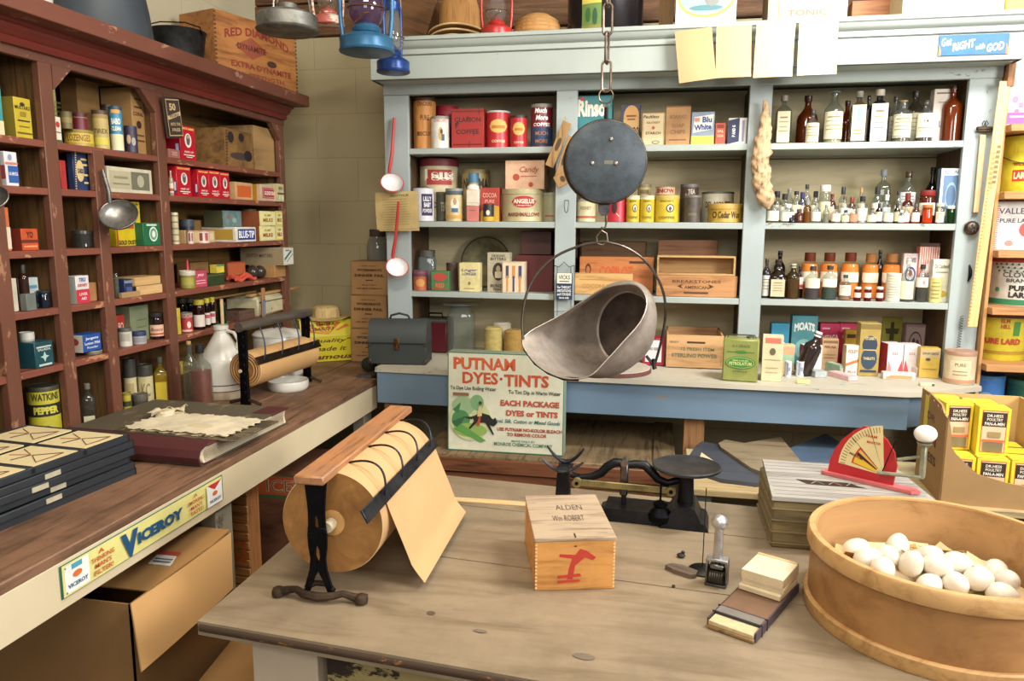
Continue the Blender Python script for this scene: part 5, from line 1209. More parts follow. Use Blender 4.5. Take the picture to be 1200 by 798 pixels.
hh = zt-zb_
m.decos([Rr(.5, .5, 1, 1.05, '#4a6a3a'), Rr(.5, .55, 1, .86, '#c0562e'), Tt("ICE'S", .36, .55, .34, .62, '#c8b088', b=.03), Tt("ICE'S", .36, .55, .33, .58, '#8a5a38', b=-.01)], lambda u, v, e: (u, -e, v+zb_), w_, hh)
m.build('box_body', ic)
# ================================================================== on the chest / bench
pb = thing('dye_display_box', 'large cream tin dye display box with orange lettering leaning before the blue counter', 'display box', (-.538, 2.622, .663), .02, rot=(-.03, 0, .015))
W_, H_, D_ = .435, .372, .07; CRM = pm('#d8d8c0', .5, 0, .06, 8); GN = '#3d7a64'; OG = '#c8552f'
m = MB(); m.box(-W_/2, W_/2, 0, D_, 0, H_, pm('#8f9a88', .6, 0, .15, 8), .002); m.build('tin_body', pb)
m = MB(); 
dd = [Rr(.5, .5, .995, .995, GN), Rr(.5, .5, .98, .975, '#dcdcc4'), Tt('PUTNAM', .32, .885, .53, .12, OG, b=.035), Tt('PUTNAM', .316, .889, .53, .12, '#d8643a', b=.015), Tt('DYES', .285, .745, .31, .12, OG, b=.035), Ee(.465, .745, .025, .03, '#b83a4a'), Tt('TINTS', .68, .735, .38, .12, OG, b=.035),
 Tt('To Dye Use Boiling Water', .225, .635, .40, .05, '#33302a'), Tt('To Tint Dip in Warm Water', .75, .615, .44, .05, '#33302a'),
 Tt('EACH PACKAGE', .71, .51, .50, .06, '#b8503a', b=.05), Tt('DYES or TINTS', .73, .41, .44, .06, '#b8503a', b=.05), Tt('Wool, Silk, Cotton or Mixed Goods', .68, .325, .58, .045, '#2f6a68', sh=.3), Tt('USE PUTNAM NO-KOLOR BLEACH', .71, .245, .55, .035, '#a8402c', b=.04), Tt('TO REMOVE COLOR', .69, .195, .34, .035, '#a8402c', b=.04), Tt('MADE ONLY BY', .66, .13, .2, .02, GN), Tt('MONROE CHEMICAL COMPANY', .66, .095, .5, .035, GN),
 Ee(.2, .33, .36, .44, '#c8cf9a'), Ee(.14, .46, .2, .2, '#9ab88a'), Ee(.26, .50, .12, .16, '#7fae7c'), Ee(.12, .32, .16, .20, '#4f8a56'), Ee(.2, .22, .3, .14, '#8fae5a'), ('p', [(.05, .42), (.12, .5), (.1, .38)], '#3f7a4a'), ('p', [(.04, .3), (.16, .36), (.1, .22)], '#35683f'), ('p', [(.06, .22), (.3, .1), (.34, .12), (.12, .28)], '#5f9a4a'), Rr(.12, .58, .14, .03, '#8a6a4a'),
 # rider on a black horse
 ('p', [(.22, .36), (.30, .40), (.37, .38), (.42, .30), (.40, .27), (.34, .30), (.24, .30)], '#26241f'), ('p', [(.36, .30), (.42, .36), (.44, .31), (.41, .27)], '#26241f'), ('p', [(.33, .31), (.40, .18), (.41, .19), (.36, .31)], '#26241f'), ('p', [(.24, .32), (.19, .24), (.20, .23), (.27, .31)], '#26241f'), ('p', [(.14, .35), (.23, .36), (.22, .33)], '#26241f'), ('p', [(.255, .27), (.29, .40), (.30, .40), (.285, .27)], '#b85030'), ('p', [(.265, .36), (.275, .46), (.30, .47), (.305, .37)], '#d8c08a'), Ee(.29, .50, .03, .035, '#5a3a28')]
m.decos(dd, lambda u, v, e: (u, -.0006-e*.6, v), W_, H_); m.build('printed_front', pb)
# dark cut-out tools on the bench
TK = wood('#2c2e34', '#43464e', 'x', 3, .5, 5, .15)
def plate(name, pts, z0, th, mat, lb, cat):
    W3 = [at(x, y, z=z0+th) for x, y in pts]; c = sum(W3, Vector())/len(W3)
    m = MB(); m.prism([(q.x-c.x, q.y-c.y) for q in W3], 0, th, mat); o = m.build(name, loc=(c.x, c.y, z0)); return tag(o, lb, cat)
plate('cutting_board', [(913, 530), (968, 508), (1000, 528), (1010, 560), (930, 566)], .7005, .012, pm('#4d6076', .5, 0, .15, 12), 'blue-painted flat board lying at the back of the bench', 'board')
m_ = wood('#5c4f3c', '#8a7a60', 'x', 4, .5, 5, .15)
plate('slate_plate', [(842, 519), (850, 515), (872, 519), (915, 512), (935, 536), (950, 558), (912, 560), (880, 548), (845, 524)], .714, .01, m_, 'brown-grey flat plate with a small hole on the bench behind the tin box', 'plate')
plate('plough_plate', [(803, 540), (815, 523), (822, 517), (842, 521), (850, 529), (905, 548), (905, 566), (885, 566), (845, 561), (806, 548)], .7005, .013, TK, 'dark grey triangular blade-like plate at the left end of the bench', 'plate')
plate('paper_scrap', [(820, 536), (822, 530), (845, 546), (826, 545)], .7142, .001, pm('#d8c49a', .8), 'small pale triangle seen in the notch of the dark plate', 'paper')
# ================================================================== goods on the blue cabinet shelves
def bu_box(name, lb, cat, px0, px1, py, row, st, col, decos=(), d=None, z=None, rz=0, group=None, side=None, top=None, bev=.0012, rx=0):
    zb = (SB[row] if z is None else z)+.0004; y = YB+st
    zm = (zb+at((px0+px1)/2, py, y=y).z)/2
    # pixel row of the middle of the box front
    pm_ = py+(at(600, py, y=y).z-zm)/.0034*1.0
    a = at(px0, pm_, y=y); b = at(px1, pm_, y=y); w = b.x-a.x; h = max(.01, at((px0+px1)/2, py, y=y).z-zb)
    d = d or min(max(w*.6, .03), .12)
    if y+d > 3.295: d = max(.02, 3.295-y)
    X = (a.x+b.x)/2; X = min(max(X, [q for q in (-1.031, -.344, .376) if q < X+.1][-1]+w/2), [q for q in (-.404, .317, 1.057) if q > X-.1][0]-w/2)
    return box_item(name, lb, cat, (X, y+d/2, zb), w-.0006, d, h, col, decos, rz, group, bev, side, top)
def bu_pos(px0, px1, py, row, st, z=None):
    zb = (SB[row] if z is None else z)+.0004; r = .03
    for _ in range(3):
        y = YB+st+r; c = at((px0+px1)/2, py+12, y=y); r = (px1-px0)/2*depth(c)/F/(1+((((px0+px1)/2)-600)/F)**2)**.5
    h = at((px0+px1)/2, py, y=y).z-zb; X = c.x; r *= .985
    for bl, br in ((-1.032, -.403), (-.345, .318), (.375, 1.058)):
        if bl-.05 < X < br+.05:
            if row > 0 or st > -.0: X = min(max(X, bl+r*1.05+.002), br-r*1.05-.002)
    y = min(y, 3.296-r*1.05)
    return (X, y, zb), r, h
def bu_can(name, lb, cat, px0, px1, py, row, st, col, decos=(), z=None, **k):
    loc, r, h = bu_pos(px0, px1, py, row, st, z)
    rz = math.atan2(-loc[0], loc[1])
    return can_item(name, lb, cat, loc, r, h, col, decos, rz, **k)
def bu_bot(lb, px0, px1, py, row, st, z=None, name='bottle', cat='bottle', group=None, **k):
    loc, r, h = bu_pos(px0, px1, py, row, st, z)
    k.setdefault('style', 'round'); return bottle_item(name, lb, cat, loc, r, h, rz=math.atan2(-loc[0], loc[1])*.6, group=group, **k)
CRE = '#e6dcc0'; INK = '#33291f'
# ---- left bay, top shelf
g1 = 'tins on the top left shelf of the blue cabinet'
bu_can('canister', 'tall orange-brown scuffed canister at the left end of the top shelf', 'canister', 476, 503, 115, 1, .05, wood('#9a5c2c', '#c98a48', 'z', 5, .5, 4), [Tt('CRACKERS', .5, .86, .6, .08, '#5a3018'), Tt('PURE', .5, .6, .34, .1, '#6a3a1c'), Tt('BISCUIT', .5, .3, .6, .08, '#5a3018')], lid='#5a3c24')
bu_can('coffee_tin', 'slim white tin with small standing figure picture beside the orange canister', 'tin', 505, 527, 137, 1, .02, pm('#dcd8cc', .4), [Tt('CHICORY', .5, .86, .62, .1, '#c05a48'), Ee(.52, .45, .22, .42, '#c8a45a'), Ee(.55, .52, .12, .16, '#4a3a2a'), Rr(.62, .34, .14, .2, '#3a5a6a')], group=g1)
bu_can('red_tin', 'dark red lidded tin half hidden behind the white and square red tins', 'tin', 511, 537, 125, 1, .14, pm('#7a2428', .4), lid='#a82838', lidh=.2)
bu_box('square_coffee_tin', 'large square red tin with dark worn print on the top left shelf', 'tin', 529, 567, 127, 1, .04, worn('#a0302c', '#4a2420', .6, 14, .4, 'z'), [Tt('CLARION', .5, .72, .8, .12, '#4a1c18'), Tt('COFFEE', .5, .42, .7, .12, '#4a1c18'), Rr(.5, .1, .9, .03, '#5a2018'), Rr(.5, .93, 1, .02, '#6a2a20')], d=.11)
RC = pm('#b82a30', .35); GO = '#dcb060'
bu_can('coffee_can', 'wide red coffee can with gold picture and silver lid on the top left shelf', 'can', 570, 598, 131, 1, .03, RC, [Ee(.5, .58, .72, .36, GO), Rr(.5, .56, .5, .08, '#b8782a'), Tt('COFFEE', .5, .18, .5, .07, '#f0d8b0')], group=g1, lid='#b8bcb8', lidh=.05)
bu_can('coffee_can', 'smaller red coffee can with gold picture and dark lid, third from the right post', 'can', 598, 618, 136, 1, .03, RC, [Ee(.5, .58, .7, .4, GO), Rr(.5, .56, .4, .08, '#b8782a'), Tt('COFFEE', .5, .16, .5, .07, '#f0d8b0')], group=g1, lid='#3c2a28')
bu_can('coffee_can', 'tall can, red above and blue below, with white lettering beside the second post', 'can', 622, 648, 123, 1, .03, pm('#7c2430', .35), [Rr(.5, .25, 1.2, .42, '#2a4468'), Tt('Much', .45, .84, .5, .12, WH_, sh=.2, b=.04), Tt('More', .5, .68, .5, .12, WH_, sh=.2, b=.04), Tt('COFFEE', .5, .52, .7, .08, WH_, b=.03), Tt('MUCH', .5, .32, .5, .09, '#b87a4a'), Tt('MORE', .5, .14, .5, .09, '#b87a4a')], group=g1)
# ---- left bay, second shelf
bu_can('coffee_pail', 'large cream pail with red shape and white lettering on the second left shelf', 'pail', 491, 537, 187, 2, .09, pm('#bfb490', .45, 0, .2, 30), [Rr(.5, .70, .6, .24, '#a83a38'), Tt('Laus', .5, .74, .7, .18, '#efe8d4', b=.05), Tt('COFFEE', .5, .26, .6, .1, '#4a4034')], lid='#7a2c30', lidh=.12)
bu_can('enamel_pail', 'small white pail with purple label and wire handle on the second left shelf', 'pail', 484, 509, 221, 2, .004, pm('#d9d8de', .35), [Rr(.66, .5, .5, .66, '#3a2c5a'), Tt('LILLY', .66, .68, .36, .14, WH_), Tt('BABY', .66, .5, .3, .14, WH_), Tt('POWDER', .66, .32, .4, .12, WH_)], lid='#cfcfd6', lidh=.04, bail=True)
bu_can('tall_tin', 'dark greenish tin standing between the white pail and the portrait can', 'tin', 511, 525, 225, 2, .07, pm('#4c4a38', .5), [Tt('TEA', .6, .5, .4, .3, '#a8a088')], lid='#55523f')
bu_can('baking_can', 'small can with blue rim and portrait of a man on the second shelf', 'can', 522, 543, 221, 2, .02, pm('#cfb888', .4), [Rr(.5, .86, 1.2, .12, '#4a5a64'), Ee(.52, .52, .44, .36, '#e6e0cc'), Ee(.52, .6, .18, .22, '#b88a6a'), Rr(.52, .34, .3, .12, '#3f6a88'), Rr(.5, .14, 1.2, .1, '#c8a050')], group='small cans on the second left shelf')
bu_can('wide_tin', 'wide khaki tin with black block lettering behind the portrait can', 'tin', 541, 574, 199, 2, .13, pm('#a89868', .45, 0, .2, 30), [Tt('NORMA', .5, .72, .9, .22, '#3a3226', b=.04)], lid='#8f8258')
bu_can('blue_capped_can', 'small tin with blue top peeping over the talcum box', 'tin', 549, 561, 203, 2, .09, pm('#a89a78', .45), lid='#4a7a9a', lidh=.2)
def talc():
    loc, r, h = bu_pos(547, 562, 216, 2, .01); m = MB(); m.box(-r, r, -.012, .012, 0, h*.42, pm('#cc7a72', .5), .002); m.box(-r, r, -.012, .012, h*.42, h*.86, pm('#ded2c0', .5), .002)
    m.lathe([(r, h*.86), (r*.95, h*.95), (r*.5, h), (1e-5, h)], pm('#e6dccc', .5), 20, sy=.55); m.decos([Rr(.5, .5, 1, .01, '#a89888'), Rr(.5, .3, .5, .02, '#a05a50')], lambda u, v, e: (u, -.012-e, v), 2*r, h)
    o = m.build('talcum_box', loc=loc); tag(o, 'tall narrow talcum tin, cream above and pink below, on the second shelf', 'tin')
talc()
bu_box('cocoa_box', 'red and yellow upright box behind the small black can on the second shelf', 'box', 563, 585, 220, 2, .05, pm('#a83c34', .5), [('p', [(0, 0), (1, 0), (1, .45), (.6, .5), (0, .3)], '#c8a032'), Tt('COCOA', .5, .78, .74, .14, '#e0a890'), Tt('PURE', .5, .6, .5, .1, '#e0a890')])
bu_can('small_spice_can', 'tiny black can with yellow base in front of the red and yellow box', 'can', 566, 579, 239, 2, .01, pm('#2c2c2e', .4), [Rr(.5, .15, 1.2, .26, '#c8a238'), Ee(.45, .5, .3, .3, '#e8dcc0')], lid='#2c2c30', group='small cans on the second left shelf')
mt = bu_can('marshmallow_tin', 'wide round cream marshmallow tin with red oval label on the second shelf', 'tin', 588, 640, 222, 2, .02, pm('#b9ae84', .4, 0, .12, 20), [Ee(.5, .6, .5, .36, '#b03034'), Tt('ANGELUS', .5, .62, .42, .14, '#f0e4cc', b=.04), Tt('A Message of Purity', .5, .49, .3, .05, '#f0d8c0'), Tt('MARSHMALLOWS', .5, .22, .66, .12, '#7a3a34', b=.03)], lid='#b5ac86', lidh=.16, lidr=1.03)
bu_box('fruit_box', 'flat pale cardboard box with red cherries print resting on the marshmallow tin', 'box', 592, 638, 188, 2, .05, pm('#d8b090', .7), [Ee(.28, .42, .18, .24, '#b04a3c'), Ee(.66, .16, .12, .18, '#b04a3c'), Tt('Candy', .62, .66, .5, .26, '#a85a48', sh=.3), Rr(.6, .45, .4, .03, '#a85a48')], d=.12, z=at(614, 222, y=3.02).z+.002)
bu_can('cream_tin', 'cream green tin squeezed between the marshmallow tin and the second post', 'tin', 636, 656, 226, 2, .07, pm('#a8a888', .4), [Rr(.4, .2, .5, .06, '#b06048')], lid='#9a9c80', lidh=.12)
# ---- left bay, third shelf
bu_bot('square glass jar with brown contents at the left end of the third shelf', 490, 511, 293, 3, .06, name='glass_jar', cat='jar', style='jar', sq=5, cap='#4a4640', cont='#8a5a34', fill=.5, glasscol='#b8c4c4', dens=.2, n=24)
bu_can('roll_tin', 'low round orange tin with dark stripes lying in front of the glass jar', 'tin', 484, 501, 317, 3, .01, pm('#a8583a', .5), [Rr(.5, .8, 1.2, .16, '#5a3450'), Ee(.5, .4, .6, .4, '#c88a4a')], lid='#6a3a4a')
bu_box('seed_box', 'small green box with red banner on the third left shelf', 'box', 505, 526, 318, 3, .015, pm('#4a7a4a', .5), [Ee(.5, .72, .8, .4, '#b8483c'), Tt('RED', .5, .3, .5, .22, '#d86a4a', b=.03), Rr(.5, .1, .9, .06, '#a83a30')], bev=.002)
bu_can('dark_can', 'dark brown cylindrical can between the green and cream boxes', 'can', 523, 537, 308, 3, .05, pm('#4a3428', .5), lid='#3a2a22')
bu_box('cream_package', 'cream yellow box with blue script heading on the third left shelf', 'box', 538, 562, 308, 3, .015, pm('#d8cc92', .6), [Tt('Linger', .5, .74, .8, .12, '#4a4a88', sh=.3), Tt('LONGER', .5, .62, .7, .1, '#4a4a88'), Ee(.5, .3, .14, .12, '#8a7a4a'), Rr(.5, .12, .5, .02, '#8a7a4a')], bev=.002)
loc, r, h = bu_pos(541, 601, 275, 3, .17); m = MB(); T = Matrix.Translation((0, 0, r)) @ Matrix.Rotation(PI/2-.12, 4, 'X'); GT = metal('#77704e', .45, '#4f4a34', .5)
m.lathe([(1e-5, .0), (r*.62, .0), (r*.7, .006), (r*.95, .008), (r, .004), (r, 0), (r*.95, -.004), (1e-5, -.004)], GT, 44, T=T); m.decos([Tt('TRAY', .5, .45, .3, .1, '#a89a58'), Rr(.5, .3, .4, .03, '#b8a860')], lambda u, v, e: (u, -.012-e-.12*(v-r)*0, v), 1.2*r, 2*r) if False else None
o = m.build('round_platter', loc=(loc[0], 3.255, loc[2])); tag(o, 'large round olive-green metal platter leaning at the back of the third shelf', 'platter')
bu_box('bitters_box', 'tall pale box with dark oval portrait on the third left shelf', 'box', 571, 597, 296, 3, .04, pm('#b0a88c', .6), [Tt('DR.BOND', .5, .92, .6, .06, INK), Tt('BITTERS', .5, .84, .7, .07, INK), Ee(.5, .52, .52, .46, '#3a3228'), Ee(.5, .58, .2, .18, '#c0a888'), Rr(.5, .44, .3, .16, '#d8ccb0'), Tt('IRONIZED', .5, .16, .7, .08, INK), Tt('YEAST', .5, .07, .5, .06, INK)])
bu_box('paddle_box', 'box printed with blue and orange paddles in front of the portrait box', 'box', 588, 615, 307, 3, .01, pm('#c8b8a0', .6), [Rr(.5, .5, .9, .92, '#e0c8a8')]+sum([[Rr(x, .68, .13, .4, c1), Rr(x, .3, .08, .5, c2)] for x, c1, c2 in ((.22, '#3a4468', '#c88a4a'), (.5, '#c88a4a', '#3a4468'), (.78, '#3a4468', '#c88a4a'))], []), rz=.06)
bu_box('biscuit_tin', 'large dark red square tin on the third shelf beside the second post', 'tin', 604, 648, 299, 3, .10, worn('#5e2422', '#8a4a3a', .66, 10, .4), d=.14)
bu_box('small_crate', 'small dark brown box on top of the large dark red tin', 'box', 610, 646, 271, 3, .11, worn('#46241c', '#6a3a2c', .66, 10, .5), d=.12, z=at(625, 299, y=3.10).z+.002)
# ---- left bay, counter
loc, r, h = bu_pos(486, 522, 372, 0, .09)
t = thing('metal_canister', 'dark maroon square canister with grey lid and handle behind the lunch box', 'canister', loc)
m = MB(); m.box(-r, r, -r*.9, r*.9, 0, h*.93, worn('#571c24', '#7a3a38', .7, 9, .35, 'z'), .004); m.build('body', t)
m = MB(); m.box(-r*1.02, r*1.02, -r*.92, r*.92, h*.9, h, metal('#6c6a62', .5, '#4c4a44', .5), .003); m.build('lid', t)
m = MB(); m.tube([(-r*.5, 0, h), (-r*.42, 0, h+.02), (r*.42, 0, h+.02), (r*.5, 0, h)], .004, IRON, 8); m.build('handle', t)
bu_bot('large clear square glass jar with round stopper behind the dye display box', 524, 557, 355, 0, .03, name='glass_jar', cat='jar', style='jar', sq=4, cap=glass('#dfe6e6', .2), capk='stopper', glasscol='#e2e8e4', dens=.07, n=28)
for k, (a, b, py, st, col, lb) in enumerate(((567, 590, 383, .02, '#a8985a', 'left ball of yellow twine on the counter behind the dye box'), (590, 614, 386, .02, '#9a7a3c', 'right ball of brownish twine on the counter behind the dye box'), (576, 600, 377, .12, '#cfc6b0', 'white twine ball standing behind the two yellow ones'))):
    loc, r, h = bu_pos(a, b, py, 0, st); m = MB(); h = max(h, .05)
    pr = [(r*.9, 0)]
    for i in range(14): pr += [(r*(1-.06*abs(i-6.5)/6.5)+(.0015 if i % 2 else -.0008), h*(i+.5)/14.5)]
    pr += [(r*.7, h), (1e-5, h*.98)]; m.lathe(pr, pm(col, .8, 0, .2, 60), 24); o = m.build('twine_ball', loc=loc); tag(o, lb, 'twine', 'twine balls on the blue counter')
# round board under the scoop
a, b = at(655, 436, z=.945), at(766, 436, z=.945); r = .145; m = MB(); m.lathe([(r*.985, 0), (r, .003), (r, .015), (r*.99, .018), (1e-5, .018)], pm('#bdb4a4', .6, 0, .1, 10), 48); m.lathe([(r, .0), (r+.003, .002), (r+.003, .015), (r, .016)], pm('#6a4038', .6), 48, caps=False)
o = m.build('round_cover', loc=((a.x+b.x)/2+.02, 2.865, .9425)); tag(o, 'round whitish lid with dark red rim on the counter under the scoop', 'lid')
# ---- middle bay, top shelf
g2 = 'boxes on the top middle shelf'
bu_box('soap_powder_box', 'teal soap powder box with white lettering, mostly behind the dial scale', 'box', 676, 717, 112, 1, .05, pm('#2f7f86', .5), [Tt('Rinso', .42, .76, .8, .34, '#efe8d8', b=.05), Ee(.14, .94, .12, .08, '#c8404a')], d=.09)
bu_box('flour_box', 'navy box with tan oval label just right of the dial scale', 'box', 727, 750, 122, 1, .05, pm('#2e3450', .5), [Ee(.55, .7, .8, .55, '#c8985a'), Rr(.55, .35, .8, .6, '#c8a068'), Tt('20', .8, .36, .3, .2, INK), Rr(.55, .72, .5, .04, '#7a4a2a'), Rr(.55, .64, .4, .03, '#7a4a2a')])
bu_box('starch_box', 'cream starch box with thin dark border, leftmost of the three tan boxes', 'box', 752, 779, 132, 1, .03, pm('#b89a6c', .6), [Rr(.5, .5, .86, .94, '#d8c49a'), Tt('Faultless', .4, .88, .7, .1, INK, sh=.3), Tt('GLOSSY', .5, .7, .6, .06, '#6a5238'), Ee(.5, .54, .14, .1, '#b8684a'), Tt('STARCH', .5, .38, .66, .08, '#6a5238'), Ee(.62, .1, .34, .1, INK), Ee(.62, .1, .28, .06, '#d8c49a')], group=g2)
bu_box('oats_box', 'tan cardboard package with dark worn edges in the middle of the top shelf', 'box', 780, 809, 124, 1, .025, pm('#b58a5c', .7, 0, .25, 14), [Rr(.5, .98, 1, .03, '#7a5434'), Tt('BORAXO', .5, .72, .7, .1, '#8a6440'), Tt('SOAP', .5, .5, .5, .1, '#8a6440'), Tt('CHIPS', .5, .34, .6, .1, '#8a6440'), Rr(.5, .14, .7, .03, '#8a6440')], group=g2)
bu_box('bluing_box', 'blue-grey box with slanted white panel reading blue lettering on the top shelf', 'box', 810, 837, 131, 1, .02, pm('#8fa0b4', .5), [Rr(.5, .14, 1, .26, '#d8c65a'), ('p', [(.08, .36), (.9, .46), (.96, .92), (.12, .84)], '#f0ece0'), Tt('Blu', .68, .76, .42, .18, '#34508a', b=.04), Tt('White', .5, .53, .76, .18, '#34508a', b=.04, ro=.08), Rr(.24, .76, .22, .12, '#d88a7a')], group=g2)
bu_box('small_red_box', 'narrow red-orange box standing between the two white-blue boxes', 'box', 838, 850, 144, 1, .02, pm('#c8563e', .5), [Rr(.5, .84, .7, .16, '#8a3428'), Tt('SAL', .5, .62, .6, .12, '#f0d8b8', ro=0), Tt('SODA', .5, .4, .6, .12, '#f0d8b8')])
bu_box('naptha_soap_box', 'white and navy soap box with vertical letters at the right end of the shelf', 'box', 853, 875, 138, 1, .02, pm('#d8d4d0', .5), [('p', [(0, .9), (.6, 1), (.6, .1), (0, 0)], '#2e3858'), Tt('P AND G', .3, .5, .62, .12, WH_, ro=PI/2, b=.04), Rr(.8, .5, .12, .8, '#8a8aa0')])
# ---- middle bay, second shelf
bu_can('milk_can', 'cream can with faded red print under the dial scale, left side', 'can', 675, 698, 234, 2, .02, pm('#c8c09a', .4), [Rr(.5, .22, 1.2, .1, '#b85a48'), Tt('HONEY', .5, .62, .5, .16, '#8a7a58')], group='cans on the second middle shelf')
bu_can('red_coffee_can', 'bright red can with dark figure and white trim below the dial scale', 'can', 709, 736, 228, 2, .03, pm('#b82c38', .35), [Ee(.42, .55, .22, .5, '#3a1c20'), ('p', [(.5, .3), (.95, .72), (.98, .6), (.6, .2)], '#f0e0d8'), Rr(.5, .92, 1.2, .06, '#e8dcd0')], group='cans on the second middle shelf')
YC = pm('#c8ae2e', .4)
def yc(a, b, t, st, lb, **k): return bu_can('yellow_tin', lb, 'can', a, b, t, 2, st, YC, [Rr(.5, .9, 1.2, .1, '#e0d4a0'), Tt('SNOWY', .5, .78, .5, .08, '#5a4a1c'), Ee(.62, .52, .3, .3, '#4a4034'), Ee(.62, .52, .22, .22, '#e0dcd0'), Ee(.62, .5, .1, .16, '#4a4034'), Tt('COFFEE', .5, .18, .6, .09, '#7a641c')], group='yellow tins on the second middle shelf', **k)
yc(734, 750, 229, .02, 'small yellow tin, left one of the pair right of the dial scale', lid='#b8b49a')
yc(750, 767, 229, .02, 'small yellow tin, right one of the pair right of the dial scale', lid='#b8b49a')
yc(767, 796, 229, .02, 'larger yellow tin with round emblem under the lettered lid', lid='#b8a050', lidh=.14)
bu_can('lettered_tin', 'low tin with orange-white lettered band on top of the large yellow tin', 'tin', 768, 791, 219, 2, .025, pm('#c89878', .45), [Tt('SNOW', .5, .5, .9, .5, '#7a2c24', b=.04)], z=at(781, 229, y=3.05).z+.001, lid='#8a6a54')
bu_can('tall_tan_can', 'tan can behind the pair of small yellow tins', 'can', 747, 763, 216, 2, .09, pm('#9a8a5c', .5), [Rr(.5, .8, .6, .1, '#6a5a3a')], lid='#6c6248', group='cans on the second middle shelf')
bu_can('dark_tall_tin', 'tall black tin with worn pale letters in the middle shelf', 'tin', 797, 819, 216, 2, .06, pm('#3c302c', .45, 0, .3, 30), [Tt('TEA', .6, .8, .34, .12, '#b8a898'), Tt('FINE', .4, .6, .2, .3, '#8a7a6c')], lid='#55504a')
bu_can('dark_short_tin', 'shorter dark corroded tin in front of the tall black one', 'tin', 802, 821, 229, 2, .015, pm('#4c443c', .5, 0, .35, 40), [Rr(.5, .3, .5, .1, '#6a6048')], lid='#6a665c')
bu_can('lard_can', 'pale can with dark bold lettering behind the flat mustard tin', 'can', 822, 860, 225, 2, .10, pm('#b4b09a', .4), [Tt('DEL MONTE', .5, .58, .74, .2, '#5a3028', b=.04)], lid='#4c4a42', lidh=.06)
bu_can('cedar_polish_tin', 'flat wide mustard tin lettered in brown at the right end of the second shelf', 'tin', 829, 871, 239, 2, .015, pm('#b8963c', .4), [Rr(.5, .84, 1.2, .03, '#8a6c28'), Ee(.22, .42, .14, .34, '#4a3414'), Ee(.22, .42, .08, .2, '#b8963c'), Tt('Cedar Wax', .6, .42, .56, .36, '#4a3414')], lid='#b39240', lidh=.28, lidr=1.03)
# ---- middle bay, third shelf
WB1 = wood('#8c4a22', '#b87440', 'x', 4, .6, 10, .2); WB2 = wood('#a07640', '#cfa468', 'x', 4, .6, 10, .2); WB3 = wood('#43301e', '#6c5034', 'x', 4, .6, 10, .2)
def ob(lb, px0, px1, py, st, mat, row=3, z=None, d=.1, decos=(), open_=0, name='wooden_box', pyb=None, hz=None):
    zb = (SB[row] if z is None else z)+.0004; y = YB+st; a, b = at(px0, py+12, y=y), at(px1, py+12, y=y); w = b.x-a.x; h = hz or at((px0+px1)/2, py, y=y).z-zb
    d = min(d, 3.295-y)
    t = thing(name, lb, 'box', ((a.x+b.x)/2, y+d/2, zb)); m = MB(); q = .007
    if open_ == 2:   # open front, lying on its side
        m.box(-w/2, w/2, -d/2, d/2, 0, q, mat, .001); m.box(-w/2, w/2, -d/2, d/2, h-q, h, mat, .001); m.box(-w/2, -w/2+q, -d/2, d/2, q, h-q, mat); m.box(w/2-q, w/2, -d/2, d/2, q, h-q, mat); m.box(-w/2, w/2, d/2-q, d/2, q, h-q, mat)
    elif open_ == 1:  # open top
        m.box(-w/2, w/2, -d/2, d/2, 0, q, mat, .001)
        for s in (-1, 1): m.box(s*w/2-(q if s > 0 else 0), s*w/2+(0 if s > 0 else q), -d/2, d/2, q, h, mat, .001); m.box(-w/2+q, w/2-q, s*d/2-(q if s > 0 else 0), s*d/2+(0 if s > 0 else q), q, h-(0 if s > 0 else .0), mat, .001)
    else: m.box(-w/2, w/2, -d/2, d/2, 0, h, mat, .002)
    m.decos(decos, lambda u, v, e: (u, -d/2-e, v), w, h); m.build('box_body', t); return t, zb+h
ob('dark plank box at the back left of the third middle shelf', 681, 757, 283, .20, WB3, d=.08)
ob('reddish-brown box with tan horseshoe print at the back of the third shelf', 679, 766, 301, .10, WB1, d=.09, decos=[Ee(.12, .66, .08, .3, '#4a2c18'), Ee(.12, .64, .05, .2, '#a86838'), Tt('COPILOT', .5, .6, .45, .3, '#c0582c'), Rr(.8, .86, .25, .06, '#4a2c18')])
ob('lighter pine box with faint print in front of the reddish-brown box', 672, 741, 321, .03, WB2, d=.06, decos=[Rr(.5, .72, .8, .05, '#b8864c'), Tt('COCONUT BAR', .5, .4, .7, .22, '#b8864c')])
t_, zt_ = ob('tan cheese box with dark printed emblem right of the third middle shelf', 769, 864, 323, .02, wood('#935f34', '#b88554', 'x', 4, .6, 10, .2), d=.1, decos=[Tt('BREAKSTONES', .5, .72, .6, .14, '#5a3820'), Tt('AMERICAN', .5, .45, .3, .14, '#5a3820'), ('p', [(.26, .5), (.34, .62), (.31, .5), (.34, .38)], '#4a2c18'), ('p', [(.72, .5), (.64, .62), (.67, .5), (.64, .38)], '#4a2c18'), Rr(.5, .2, .3, .08, '#5a3820')])
ob('open wooden box lying on its side on top of the tan printed box', 770, 862, 300, .02, wood('#8c6a40', '#b8925e', 'x', 4, .6), z=zt_, open_=2, d=.09)
ob('flat brown plank box behind the open box on the third shelf', 771, 841, 281, .14, wood('#5c3c22', '#80573a', 'x', 4), d=.08)
